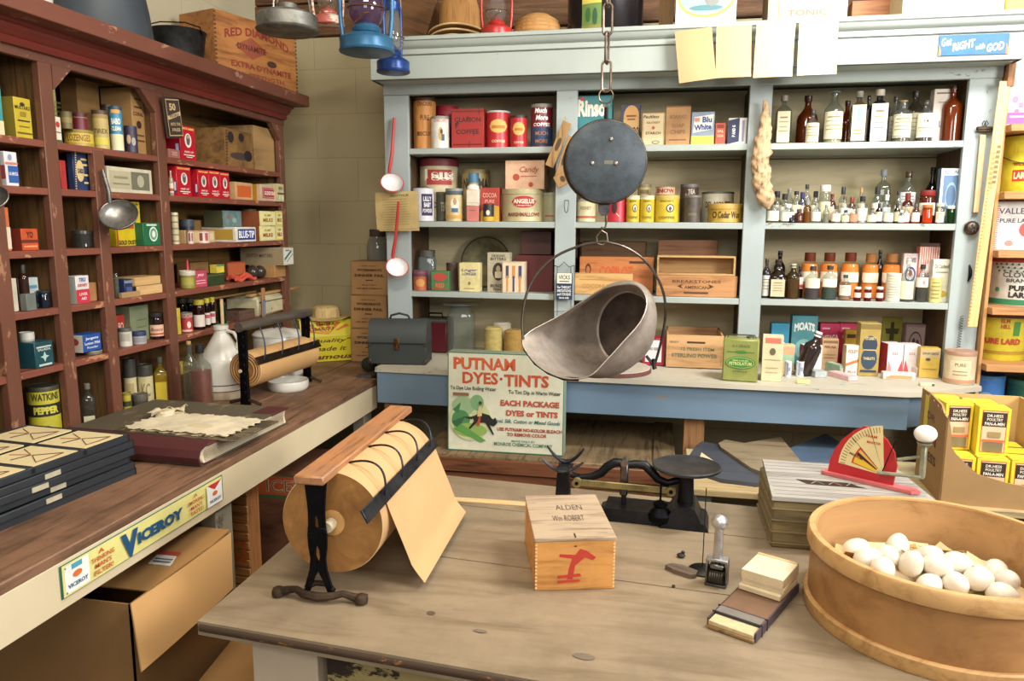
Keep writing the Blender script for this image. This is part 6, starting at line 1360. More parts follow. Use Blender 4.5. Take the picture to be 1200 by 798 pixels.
# ---- middle bay, counter
t_, _ = ob('large open-topped pine crate with stencilled print on the counter by the third post', 781, 848, 393, -.02, wood('#a87c4c', '#caa070', 'x', 4, .6, 8, .2), row=0, open_=1, d=.26, name='pine_crate', decos=[Rr(.52, .78, .32, .06, '#4a3420'), Tt('READY', .14, .78, .16, .06, '#7a6a4a'), Tt('12 FRESH ITEM', .55, .58, .58, .1, '#7a7a58'), Tt('STERLING POWER', .5, .38, .8, .12, '#6c7a60')])
bu_box('red_bordered_package', 'package with crimson border behind the right end of the wire bail', 'box', 753, 779, 396, 0, .0, pm('#a8223a', .45), [Rr(.5, .52, .74, .8, '#e6dfe0'), Tt('BIRD SEED', .5, .6, .5, .1, '#4a3a48')], d=.06)
loc = at(868, 447, z=.945)
gt_ = thing('petroleum_tin', 'square olive green petroleum tin can in front of the third cabinet post', 'can', (at(868, 447, z=.943).x, 2.80, .943), -.12)
hh_ = at(868, 396, y=2.79).z-.943; ww_ = .062
m = MB(); OL = pm('#8a8f4c', .4, 0, .15, 20); m.box(-ww_, ww_, -.045, .045, 0, hh_, OL, .005); G1 = '#3c7a34'
m.decos([Tt('A-1 GRADE', .5, .84, .5, .06, '#4a5a2c'), Ee(.5, .70, .34, .08, G1), Rr(.5, .7, .76, .02, G1), Ee(.5, .45, .84, .30, G1), Ee(.5, .45, .78, .26, '#a3ab5c'), Ee(.5, .45, .74, .23, G1), Tt('PETROLATUM', .5, .43, .62, .08, '#c8d080', b=.03), Tt('SEMI LIQUID', .5, .5, .44, .04, '#c8d080'), Tt('STERILE', .5, .25, .4, .04, '#4a5a2c')], lambda u, v, e: (u, -.045-e, v), 2*ww_, hh_); m.build('tin_body', gt_)
m = MB(); m.lathe([(.014, hh_), (.014, hh_+.006), (1e-5, hh_+.006)], metal('#8a8878', .4), 16, c=(.03, 0)); m.build('screw_cap', gt_)
m = MB(); m.tube([(-.05, 0, hh_), (-.045, 0, hh_+.010), (.045, 0, hh_+.010), (.05, 0, hh_)], .0022, metal('#6a6a58', .4), 6); m.build('handle', gt_)
# ================================================================== right bay: bottles and boxes
gA = 'medicine bottles on the top right shelf'
PAP = '#d9cfae'; CLR = '#e3e8e2'; AMB = '#9a4a1c'; DKB = '#4a3a34'
PRN = [Rr(.5, .8, .6, .05, '#8a7a5c'), Rr(.5, .66, .7, .03, '#a0906c'), Rr(.5, .5, .6, .03, '#a0906c'), Rr(.5, .36, .7, .03, '#a0906c')]
def B1(lb, a, b, t, st=.03, g=CLR, sty='tall', cap='#3a3632', cont=None, fill=.5, lab=PAP, lz=(.06, .58), ld=PRN, row=1, grp=gA, sq=2., **k):
    return bu_bot(lb, a, b, t, row, st, glasscol=g, style=sty, cap=cap, cont=cont, fill=fill, lab=lab, labz=lz, ldec=ld, sq=sq, group=grp, **k)
B1('clear bottle with long cream label at the left end of the top right shelf', 909, 929, 112, g='#cfd6cc', sty='flask', lz=(.03, .66), sq=4, n=24, cap='#8a8478')
B1('tall reddish amber bottle behind a small cream-labelled bottle', 934, 960, 112, st=.09, g=AMB, sty='tall', lab=None, cap='#2c1a14', dens=.25, cont='#7a3a1a', fill=.55)
B1('small clear bottle with cream label in front of the tall reddish amber bottle', 944, 961, 129, st=.02, sty='tall', lz=(.03, .6))
B1('round clear bottle with cream label and glass stopper, third group from left', 966, 990, 107, st=.03, sty='round', lz=(.08, .6), cap=glass('#cfd4d4', .3), capk='stopper', cont='#b8ac88', fill=.3)
B1('brown bottle peeping out left of the blue-crested label bottle', 984, 1002, 118, st=.12, g=AMB, sty='tall', lab=None, cap='#2c1a14', dens=.3)
B1('clear bottle with long cream label bearing a pale blue crest', 996, 1018, 107, st=.02, sty='flask', lz=(.03, .72), sq=4, n=24, g='#c8b8a8', cap='#8a8880', ld=[('p', [(.3, .9), (.7, .9), (.66, .6), (.5, .5), (.34, .6)], '#8fb0b0'), Rr(.5, .3, .6, .03, '#a0906c'), Rr(.5, .2, .6, .03, '#a0906c')])
B1('thin dark bottle behind the black bottle on the top right shelf', 1012, 1024, 112, st=.14, g=DKB, lab=None)
B1('tall black bottle with arched white label and pale stopper on the top shelf', 1018, 1044, 105, st=.04, g='#34303a', sty='flask', lz=(.03, .72), lab='#e9e3d0', cap='#c8c0aa', dens=.4, sq=3.5, n=24, ld=[Rr(.5, .8, .5, .05, '#8a7a5c')]+PRN[1:])
B1('thin clear bottle behind the square-labelled bottle, centre right of the top shelf', 1042, 1057, 113, st=.10, sty='tall', lab='#cfc5a8')
B1('clear bottle with square cream label and cork, centre right of the top shelf', 1046, 1070, 118, st=.02, sty='apoth', lz=(.1, .66), cap=pm('#b08a58', .7), capk='cork', cont='#6a5a44', fill=.2, ld=[Rr(.5, .5, .9, .9, '#8a8468'), Rr(.5, .5, .84, .84, PAP)]+PRN)
B1('dark-shouldered clear bottle behind the deer label bottle', 1062, 1084, 107, st=.10, sty='round', g='#b8b4a4', lab='#c8bfa0', cap='#2c2824')
B1('clear bottle with white label showing a small dark deer, left of the pale carton', 1074, 1096, 118, st=.02, sty='round', lz=(.1, .68), lab='#e4dcc0', cont='#4a2e20', fill=.14, ld=[('p', [(.4, .62), (.6, .6), (.64, .74), (.5, .7), (.42, .76)], '#4a4038'), Rr(.5, .4, .7, .04, '#a0906c'), Rr(.5, .28, .6, .03, '#a0906c')])
bu_box('pale_carton', 'tall off-white mottled carton between the deer bottle and the big amber bottle', 'box', 1092, 1118, 104, 1, .07, pm('#cfc5b8', .7, 0, .12, 20), [Tt('LI', .45, .35, .3, .12, '#8a7f88'), Rr(.5, .92, .8, .03, '#6a6058'), Rr(.5, .75, .6, .02, '#8a8078')])
B1('large plain amber bottle at the right end of the top right shelf', 1108, 1134, 101, st=.03, g='#a04818', sty='round', lab=None, cap='#3a2018', dens=.3, cont='#7a3416', fill=.62, capk='cork')
# ---- second shelf: many small phials
gB = 'small medicine phials on the second right shelf'
def colname(c): return {'#2a2a2c': 'black', '#5a4a3c': 'brown', '#8a8a86': 'grey', '#b08a58': 'cork', '#3a2f6a': 'violet', '#e8e4e0': 'white', '#7a2c24': 'dark red'}[c]
phials = [ # px0,px1,top,setback,glass,cap,label,contents,fill, kind words
 (898, 913, 236, .012, CLR, '#2a2a2c', '#e8e2d0', '#3a1a14', .25, 'dark-footed'), (904, 917, 224, .07, CLR, '#2a2a2c', '#e4dcc4', None, 0, 'slim'), (913, 926, 227, .04, CLR, '#2a2a2c', '#efeade', None, 0, 'white-labelled'),
 (919, 931, 221, .10, CLR, '#8a8a86', '#ded6bc', None, 0, 'pale'), (915, 931, 239, .012, CLR, '#e8e4e0', '#f0ece0', None, 0, 'white-labelled'), (922, 933, 252, .006, '#3a3a5a', '#2a2a2c', None, '#20203a', .8, 'squat navy'),
 (926, 940, 224, .06, CLR, '#2a2a2c', '#e2dabc', '#c8b070', .3, 'cream-labelled'), (930, 942, 245, .012, '#a8744a', '#5a4a3c', None, '#9a6a44', .8, 'tawny'), (935, 945, 225, .09, '#8a80b8', '#3a2f6a', '#d8d4d8', '#4a4488', .3, 'violet-tinted'),
 (940, 951, 216, .11, CLR, '#2a2a2c', '#d8d0b0', None, 0, 'tall'), (941, 951, 234, .02, '#b89858', '#8a8a86', None, '#c8a04a', .5, 'golden'), (950, 961, 224, .08, CLR, '#2a2a2c', '#e6dfc8', None, 0, 'cream-labelled'),
 (951, 962, 238, .012, CLR, '#8a8a86', '#f2eee4', None, 0, 'bright white'), (960, 974, 217, .05, CLR, '#e8e4e0', '#ded4b0', '#d0c090', .5, 'wide-mouthed'), (964, 972, 240, .01, '#cfd2c8', '#8a8a86', None, '#a8a898', .5, 'little grey'), (970, 980, 227, .06, '#b07a70', '#7a2c24', '#d8b8a8', None, 0, 'rosy'),
 (974, 985, 241, .012, CLR, '#5a4a3c', '#e8e0c8', '#6a4a3a', .2, 'square-labelled'), (983, 993, 219, .08, CLR, '#2a2a2c', '#e4dcc0', None, 0, 'tall'), (984, 995, 230, .04, CLR, '#5a4a3c', '#efe9dc', None, 0, 'white-labelled'), (986, 995, 246, .01, CLR, '#2a2a2c', '#d8dca8', None, 0, 'stubby'),
 (993, 1003, 231, .05, '#c8a8a0', '#7a2c24', '#e8e0d0', None, 0, 'pinkish'), (995, 1005, 243, .012, CLR, '#5a4a3c', '#d88a6a', '#c87858', .6, 'coral-labelled'), (1004, 1014, 220, .09, CLR, '#b08a58', '#e6dcc0', None, 0, 'corked'), (1004, 1017, 230, .03, CLR, '#2a2a2c', '#d8dcd4', '#cfd4cc', .4, 'clear'),
 (1016, 1027, 244, .012, CLR, '#5a4a3c', '#ead9b8', None, 0, 'cream-labelled'), (1022, 1034, 219, .05, CLR, '#2a2a2c', '#eee6d4', '#c8a890', .3, 'rounded'), (1026, 1034, 238, .015, '#3c3a3e', '#2a2a2c', '#d8ccb4', '#201c1c', .8, 'black'), (1035, 1047, 240, .012, CLR, '#5a4a3c', '#ece2c4', '#5a4a3c', .15, 'square-labelled'),
 (1034, 1044, 228, .06, '#dfe6ee', '#e8e4e0', '#eef0f4', None, 0, 'bluish white'), (1047, 1055, 238, .02, '#4a4238', '#2a2a2c', '#b8a888', '#2a2420', .6, 'dark'), (1048, 1057, 224, .08, CLR, '#2a2a2c', '#dcd4bc', None, 0, 'slim'), (1052, 1060, 246, .01, CLR, '#e8e4e0', '#f4f0ea', None, 0, 'bright white'),
 (1057, 1070, 226, .05, '#a86a50', '#7a2c24', '#d8c0a0', '#8a4a30', .4, 'russet'), (1057, 1066, 240, .012, CLR, '#8a8a86', '#ead8c8', '#c8504a', .2, 'red-footed'), (1068, 1078, 239, .012, '#d8a890', '#5a4a3c', '#efe4d4', '#c88060', .4, 'peach-labelled')]
nf = nb = 0
for i, (a, b, t, st, g, cp, lab, ct_, fl_, wd) in enumerate(phials):
    near = st <= .03
    if near: nf += 1; pos = '%s from left in front row' % ORD[nf-1] if nf <= 18 else 'last on the right in front row'
    else: nb += 1; pos = '%s from left in back row' % ORD[nb-1] if nb <= 18 else 'last on the right in back row'
    lb = '%s phial with %s %s, %s of phials' % (wd, colname(cp), 'stopper' if cp == '#b08a58' else 'cap', pos)
    bu_bot(lb, a, b, t, 2, st, name='phial', cat='bottle', group=gB, glasscol=g, style=('phial' if i % 3 else 'round') if wd != 'wide-mouthed' else 'jar', cap=cp, cont=ct_, fill=fl_ or .5, lab=lab, labz=(.1, .56), lw=2.6, n=14, capk='cork' if cp == '#b08a58' else None, dens=.06)
gC = 'larger bottles at the back of the second right shelf'
B1('tall clear flat-sided bottle with grey cap at the back of the small bottle shelf', 1026, 1045, 199, row=2, st=.12, sty='flask', sq=4, n=24, lab=None, cap='#8a9498', grp=gC, g='#cfd4c8', cont='#c8c8b8', fill=.4)
B1('clear bottle with white label behind the russet phial', 1054, 1075, 201, row=2, st=.10, sty='round', lab='#e4e6e6', lz=(.2, .6), cap='#4a3020', grp=gC)
B1('dark amber jar with red lid and cream label near the blue box', 1076, 1097, 223, row=2, st=.03, sty='jar', g='#8a3c1c', lab='#e6dcc4', lz=(.25, .62), cap='#8a2c24', grp='coloured jars on the second right shelf', cont='#6a2a14', fill=.7, dens=.3)
B1('small bright orange jar in front of the dark amber jar', 1080, 1093, 240, row=2, st=.005, sty='jar', g='#e8902c', lab=None, cap='#c87a3a', grp='coloured jars on the second right shelf', cont='#e08a24', fill=.75)
B1('pale milky jar left of the green jar on the small bottle shelf', 1096, 1107, 238, row=2, st=.02, sty='jar', g='#e8e2d0', lab='#e6dcc8', cap='#d8d0b8', grp='coloured jars on the second right shelf')
B1('little green jar with white top in front of the blue box', 1108, 1119, 241, row=2, st=.004, sty='jar', g='#2f8a3c', lab=None, cap='#e8f0e8', grp='coloured jars on the second right shelf', cont='#1f7a30', fill=.75)
B1('dark bottle in the shadow left of the blue box on the second shelf', 1084, 1102, 196, row=2, st=.14, g='#5a4c40', sty='tall', lab='#a89c84', cap='#1e1a18', grp=gC)
bu_box('blue_medicine_box', 'pale blue and white tall box at the right end of the small bottle shelf', 'box', 1104, 1127, 197, 2, .03, pm('#5f7d9f', .5), [Rr(.07, .5, .14, 1, '#e0dcc8'), Rr(.5, .93, 1, .12, '#dfe4e6'), Tt('RESTONE', .55, .93, .76, .07, '#3a4a5c'), Ee(.57, .5, .6, .5, '#8fa8c0'), Ee(.57, .5, .5, .4, '#54708f'), Rr(.57, .2, .5, .12, '#9fb4c8')])
# ---- third shelf
gD = 'orange apothecary jars on the third right shelf'
OC = '#e08a1c'
for i, (a, b, t, lab) in enumerate(((938, 960, 296, 1), (961, 983, 296, 1), (985, 1008, 296, 1), (1010, 1031, 297, 1), (1033, 1057, 297, 1))):
    bu_bot('large orange-filled apothecary jar, %s from the left of the row of five' % ORD[i], a, b, t, 3, .10, name='apothecary_jar', cat='jar', group=gD, glasscol='#fbeed8', style='apoth', cap='#6e2e16' if i < 3 else pm('#a8703c', .7), cont=pm(OC, .5, 0, .05), fill=.76, lab='#e8dcc4', labz=(.36, .58), dens=.04, n=24,
            ldec=[('p', [(0, 0), (.1, 0), (.06, .3), (0, .2)], OC), ('p', [(.9, 1), (1, 1), (1, .6)], OC)])
gE = 'bottles in front on the third right shelf'
def B3(lb, a, b, t, st=.02, **k): return B1(lb, a, b, t, st, row=3, grp=gE, **k)
B3('clear bottle with dark contents cut by the third post on the third shelf', 893, 904, 303, .04, g='#9a9aa8', lab='#d8d4c8', cont='#3a3a5a', sty='round')
B3('dark slim bottle behind the two brown bottles at the left', 907, 921, 294, .12, g='#3a2a20', sty='round', lab=None, cont='#2a1a14')
B3('large brown glass bottle with pale side label, leftmost in front on the third shelf', 901, 923, 304, .02, g='#8a6a4a', sty='tall', sq=3, n=24, lab='#c8bc98', lz=(.06, .5), lw=1., cap='#3a2c24', cont='#5a4028', fill=.5)
B3('olive-brown plain bottle with pale stopper beside the large brown bottle', 921, 938, 309, .03, g='#a89468', sty='round', lab=None, cap='#b8b49c', cont='#9a8048', fill=.55)
B3('thin brown bottle with white and red label half hidden left of the first orange jar', 932, 942, 311, .06, g='#6a3a24', lab='#e8dcd0', ld=[Rr(.5, .2, 1, .3, '#b8483c')], lz=(.3, .65))
B3('clear bottle with pink-white label and maroon contents in the third shelf', 943, 962, 312, .02, sty='round', lab='#e8d8c0', lz=(.35, .64), cap='#3a3a38', cont='#3a1418', fill=.34, ld=[])
B3('clear bottle with white label and dark green contents in the third shelf', 963, 982, 311, .02, sty='round', lab='#efe9d8', lz=(.38, .62), cap='#3a3a38', cont='#14382c', fill=.36, ld=[])
B3('small bottle with white label and pink-brown contents between two orange jars', 983, 998, 322, .012, sty='round', lab='#eee8dc', lz=(.2, .6), cap='#4a4a46', cont='#b07a60', fill=.5)
for i, (a, b) in enumerate(((1000, 1009), (1012, 1021), (1026, 1035))):
    bu_bot('tiny red and white tablet jar with white cap, %s of the three' % ['left', 'middle', 'right'][i], a, b, 336, 3, .006, name='tablet_jar', cat='jar', group='tiny tablet jars on the third right shelf', glasscol='#b8403c', style='jar', cap='#e0dccf', cont='#a8383a', fill=.8, lab='#e8c8c0', labz=(.25, .6), n=14)
bu_can('cream_tube', 'tall white cylindrical container with fine print in front of the fifth orange jar', 'container', 1038, 1056, 320, 3, .012, pm('#ddd6c0', .6), lines(.5, .9, .15, .7, 9, '#8a8470', .015), lid='#d8d0b8', lidh=.05)
B3('black glass stopper bottle between the fourth and fifth orange jars', 1026, 1036, 293, .13, g='#241e1c', sty='round', lab=None, dens=.5)
B3('bulbous clear bottle with torn cream label and dark contents right of the white tube', 1056, 1073, 303, .02, sty='tall', lab='#e0d8b8', lz=(.06, .48), cap='#c8c8c0', cont='#4a3828', fill=.4, ld=[])
B3('clear bottle with white label and black contents before the striped box', 1073, 1089, 310, .02, sty='round', lab='#e4dccc', lz=(.4, .66), cap='#2c2a2a', cont='#2a2220', fill=.38, ld=[Ee(.6, .5, .2, .4, '#c88a7a')])
bu_can('yellow_tablet_can', 'squat cream-yellow can with printed rows at the right end of the third shelf', 'can', 1089, 1104, 325, 3, .008, pm('#d2c47c', .5), lines(.5, .8, .2, .7, 5, '#8a7c44', .03), lid='#c8bc7c', lidh=.08)
bu_box('white_emblem_box', 'pinkish white box with blue and red emblem behind the torn-label bottle', 'box', 1058, 1076, 297, 3, .10, pm('#d8c8c4', .6), [Ee(.5, .55, .7, .34, '#3a4a7c'), Ee(.5, .55, .5, .24, '#e0d4cc'), Ee(.5, .58, .26, .14, '#b8403c'), Tt('DAVIS', .5, .86, .6, .1, '#5a4a4c')])
bu_box('striped_box', 'red and white striped box with white house-shaped panel on the third shelf', 'box', 1076, 1100, 289, 3, .09, pm('#c87a6c', .6), [Rr(.06+.11*i, .8, .05, .38, '#e8d0c4') for i in range(9)]+[('p', [(.1, .05), (.9, .05), (.9, .5), (.5, .72), (.1, .5)], '#e6d4cc'), Tt('WHO', .5, .46, .5, .12, '#8a5a54'), Tt('KNEW', .5, .32, .5, .1, '#8a5a54')])
bu_box('pale_box', 'pale brown box edge above and behind the striped box', 'box', 1082, 1105, 285, 3, .17, pm('#a88a7c', .6))
bu_box('syrup_box', 'cream white box lettered dark green at the right end of the third shelf', 'box', 1093, 1114, 304, 3, .04, pm('#dcd8c0', .6), [Tt('Dr.Caldwell', .5, .84, .8, .1, '#3a4a3c'), Rr(.5, .7, .7, .03, '#8a8a74'), Ee(.62, .2, .5, .14, '#c8a83c')])
# ---- counter, right bay
def cb_(name, lb, cat, px0, px1, py, pyb, col, decos=(), d=.05, rz=0, side=None, top=None, group=None, bev=.0012):
    """box standing on the blue counter; pyb = photo row of its front bottom edge"""
    a = at(px0, pyb, z=.9424); b = at(px1, pyb, z=.9424); y = (a.y+b.y)/2; a = at(px0, (py+pyb)/2, y=y); b = at(px1, (py+pyb)/2, y=y); w = b.x-a.x
    h = at((px0+px1)/2, py, y=y).z-.9424; d = min(d, 3.294-y)
    return box_item(name, lb, cat, ((a.x+b.x)/2+sin(rz)*d*-.5, y+d/2, .9424), w, d, h, col, decos, rz, group, bev, side, top)
gF = 'patent medicine boxes on the counter of the right bay'
cb_('blue_carton', 'bright blue box with white oval at the back left of the right counter', 'box', 903, 924, 379, 430, pm('#2f86a8', .5), [Ee(.5, .45, .9, .3, '#dfe6e4'), Tt('Smile', .5, .45, .66, .14, '#2a4a5c')], group=gF)
cb_('madame_box', 'tall teal box with arched white lettering at the back of the right counter', 'box', 927, 957, 370, 430, pm('#4a8a92', .5), [Tt('MOATS', .5, .80, .8, .16, '#e6eae4', b=.05, arc=.04), Ee(.5, .35, .7, .4, '#7fb0ae'), Tt('DR', .5, .35, .3, .14, '#2a5a60')], group=gF)
cb_('pink_box', 'left bright pink box with white slanted lettering on the right counter', 'box', 960, 983, 379, 428, pm('#c02c56', .45), [Tt('VITAGA', .55, .66, .8, .14, '#f0d8dc', ro=.1, b=.04), Rr(.3, .88, .4, .04, '#e8a8b8')], group=gF)
cb_('pink_box', 'right bright pink box with white slanted lettering on the right counter', 'box', 983, 1006, 379, 428, pm('#c02c56', .45), [Tt('VITAGA', .55, .66, .8, .14, '#f0d8dc', ro=.1, b=.04), Rr(.3, .88, .4, .04, '#e8a8b8')], group=gF)
cb_('olive_box', 'yellow-olive box with dark cross ornament at the back of the right counter', 'box', 1033, 1056, 372, 425, pm('#a8a03c', .5), [('p', [(.42, .9), (.58, .9), (.62, .5), (.38, .5)], '#4a4420'), ('p', [(.14, .76), (.86, .76), (.8, .64), (.2, .64)], '#4a4420'), Tt('TONIC', .5, .2, .7, .12, '#5a5424')], group=gF)
cb_('portrait_soap_box', 'mauve-pink box with round portrait drawing at the back right counter', 'box', 1060, 1084, 380, 428, pm('#b89a98', .6), [Rr(.5, .5, .86, .86, '#d0b4ac'), Ee(.5, .5, .66, .66, '#5a4448'), Ee(.5, .5, .58, .58, '#d0b4ac'), Ee(.42, .5, .18, .34, '#5a4448'), Ee(.6, .48, .2, .3, '#6a5054')], group=gF)
cb_('ornate_tall_box', 'tall tan box with dark blue ornamental oval in the middle of the right counter', 'box', 1007, 1031, 379, 441, pm('#a8904c', .5), [Rr(.5, .94, 1, .1, '#7a6830'), Ee(.5, .6, .74, .34, '#2e3a4c'), Ee(.5, .34, .78, .42, '#2e4258'), Rr(.5, .5, .6, .02, '#c8b070'), Tt('STUART', .5, .72, .5, .06, '#d8c890'), Tt('TABLETS', .5, .34, .56, .05, '#d8c890'), Rr(.5, .1, .8, .04, '#2e3a4c')], d=.06, group=gF)
cb_('yellow_label_box', 'slim mustard box above the white striped box on the right counter', 'box', 990, 1003, 387, 432, pm('#c0982c', .5), [Rr(.5, .85, .8, .1, '#4a3818'), Rr(.5, .6, .6, .04, '#6a5020')], d=.04, group=gF)
cb_('tan_slim_box', 'slim tan box with small heading behind the pink flat box', 'box', 963, 982, 397, 434, pm('#b8946c', .6), [Rr(.5, .9, .9, .08, '#7a5a44'), Tt('PERUNA', .5, .74, .7, .08, '#5a4030'), Rr(.5, .5, .7, .02, '#8a6a50'), Rr(.5, .4, .7, .02, '#8a6a50')], d=.04, group=gF)
cb_('cream_tonic_box', 'tall cream box with red heading and small figure at the left of the right counter', 'box', 893, 917, 394, 447, pm('#d6c8a2', .6), [Rr(.5, .9, .76, .12, '#c8705c'), Ee(.5, .66, .3, .16, '#6a5a44'), Rr(.5, .48, .8, .015, '#a8946c'), Rr(.5, .3, .6, .015, '#a8946c'), Rr(.5, .2, .6, .015, '#a8946c')], d=.06, rz=-.12, group=gF)
cb_('pastel_box', 'small box with peach and mint bands beside the cream tonic box', 'box', 916, 931, 404, 438, pm('#c8b890', .6), [Rr(.5, .8, 1, .26, '#e0a07c'), Rr(.5, .5, 1, .3, '#9fc0a0')], d=.04, group=gF)
cb_('white_front_box', 'red-sided box with white front and arched black heading on the right counter', 'box', 942, 964, 405, 436, pm('#e6e0dc', .5), [Tt('MAGIC', .5, .82, .84, .14, INK, b=.04, arc=.05)], side=[Rr(.5, .5, 1, 1, '#a82838')], d=.05, rz=.2, group=gF)
cb_('striped_label_box', 'white box with orange diagonal stripe before the mustard box', 'box', 991, 1007, 405, 440, pm('#e2dacc', .5), [('p', [(0, .4), (1, .56), (1, .46), (0, .3)], '#d8743c'), Tt('FOLEY', .5, .8, .7, .12, '#b8503c'), Tt('PILLS', .5, .12, .6, .08, '#6a5a4c')], side=[Rr(.5, .5, 1, 1, '#c8a878')], d=.04, rz=.1, group=gF)
cb_('red_triangle_box', 'left white box with red side and pink triangle on the right counter', 'box', 1039, 1059, 403, 440, pm('#e8dedc', .45), [('p', [(.0, 0), (.4, 0), (.1, .5)], '#d88a8a'), ('p', [(.6, 0), (1, 0), (.95, .5)], '#c8484c'), Tt('S.S.S.', .5, .7, .4, .08, '#b86a6a')], side=[Rr(.5, .5, 1, 1, '#b83038')], d=.06, rz=.2, group=gF)
cb_('red_triangle_box', 'right white box with pink triangle beside its twin on the right counter', 'box', 1059, 1078, 404, 439, pm('#e8dedc', .45), [('p', [(.0, 0), (.4, 0), (.1, .5)], '#c8484c'), Tt('S.S.S.', .5, .7, .4, .08, '#b86a6a')], d=.06, rz=.04, group=gF)
cb_('mustard_box', 'mustard box with small dark oval at the right end of the right counter', 'box', 1078, 1101, 408, 443, pm('#c8a848', .5), [Rr(.5, .82, 1, .3, '#b8a47c'), Tt('SANFORDS', .5, .82, .8, .08, '#5a4a30'), Ee(.4, .62, .26, .1, '#4a4a44'), Rr(.5, .3, .7, .02, '#8a6c28')], d=.05, rz=-.1, group=gF)
t = bottle_item('jug_bottle', 'tipped dark brown bottle with white cap leaning among the medicine boxes', 'bottle', (at(936, 436, z=.9424).x, 2.93, .9424), .032, .165, DKB, 'round', '#e8e6e4', '#3a1c14', .6, None, dens=.4); t.rotation_euler = (0, .32, 0); t.location.x -= .0; t.location.z = .9424+.011
def flat(name, lb, px, py, w, d, h, rz, col, decos=(), cat='box', grp=None, z=.9426, top=None):
    p = at(px, py, z=z); return box_item(name, lb, cat, (p.x, p.y, z), w, d, h, col, decos, rz, grp, .001, top=top)
flat('slim_cream_box', 'small upright cream box at the front edge beside the blue bandage tin', 914, 440, .022, .02, .055, -.2, pm('#d8c088', .6))
for (px, lb, w) in ((923, 'left small white container with blue stripes near the counter edge', .022), (937, 'right small white container with blue stripes near the counter edge', .026)):
    p = at(px, 441, z=.9424); can_item('striped_tube', lb, 'container', (p.x, p.y, .9424), w/2+.001, .058, pm('#d8dce4', .5), [Rr(.35, .5, .08, .8, '#2a3a7a'), Rr(.5, .5, .05, .8, '#2a3a7a'), Tt('GAUZE', .65, .5, .5, .14, '#2a3a7a', ro=PI/2)], -.1, 'striped bandage containers', lid='#dcdad4')
flat('grey_packet', 'low grey-blue paper packet right of the striped containers', 958, 441, .045, .05, .024, .3, pm('#a8b0b0', .6, 0, .2, 30))
flat('flat_tin', 'tiny flat pale yellow tin at the very front of the counter', 941, 449, .045, .018, .014, -.1, pm('#d8cc94', .5), top=[Rr(.5, .5, .6, .4, '#b8a468')])
flat('green_slim_box', 'long slim green and white box lying under the pink one', 979, 436, .03, .09, .034, .42, pm('#8fae94', .6), [Rr(.5, .5, .6, .5, '#e0e4d8')], top=[Rr(.5, .5, .7, .8, '#c8d0c0')])
flat('pink_flat_box', 'long pink and white flat box lying diagonally at the counter front', 987, 443, .042, .11, .018, .5, pm('#dcb4b4', .5), [Rr(.5, .5, .7, .5, '#e8dcd8')], top=[Rr(.5, .5, .9, .9, '#e0a8ac'), Rr(.5, .5, .3, .8, '#eac8c6')])
flat('white_tissue_roll', 'crumpled white and tan wrapped package lying before the triangle boxes', 1052, 444, .11, .03, .026, .0, pm('#ddd2c4', .7, 0, .15, 30), [Rr(.5, .35, .8, .5, '#b89468'), Rr(.12, .7, .16, .5, '#e8e4de')], cat='package')
flat('red_spotted_cloth', 'small white bundle with red marks at the right of the wrapped package', 1075, 440, .03, .03, .032, .3, pm('#e0cfc8', .7, 0, .1, 30), [Ee(.5, .4, .6, .4, '#c86a64')], cat='bundle')
flat('paper_slip', 'small cream slip of crumpled paper at the right front edge of the counter', 1086, 452, .05, .018, .01, .1, pm('#e0d4ac', .8), [Rr(.85, .5, .2, .8, '#5a544c')], cat='paper')
a, b = at(1105, 447, z=.943), at(1138, 447, z=.943); r = (b-a).length/2*.97; h_ = at(1120, 414, y=2.84).z-.943
can_item('salve_jar', 'cream paper-covered round jar at the foot of the right cabinet post', 'jar', ((a.x+b.x)/2, a.y, .9426), r, h_, pm('#cdbb98', .6, 0, .2, 20), [Rr(.5, .48, .6, .5, '#d8c8a4'), Tt('PURE', .5, .6, .3, .1, '#8a7454'), Rr(.5, .4, .4, .03, '#a08a68'), Rr(.5, .3, .4, .03, '#a08a68'), Rr(.5, .1, 1.2, .1, '#b88a6c')], -.3, lid='#a8826a', lidh=.12)
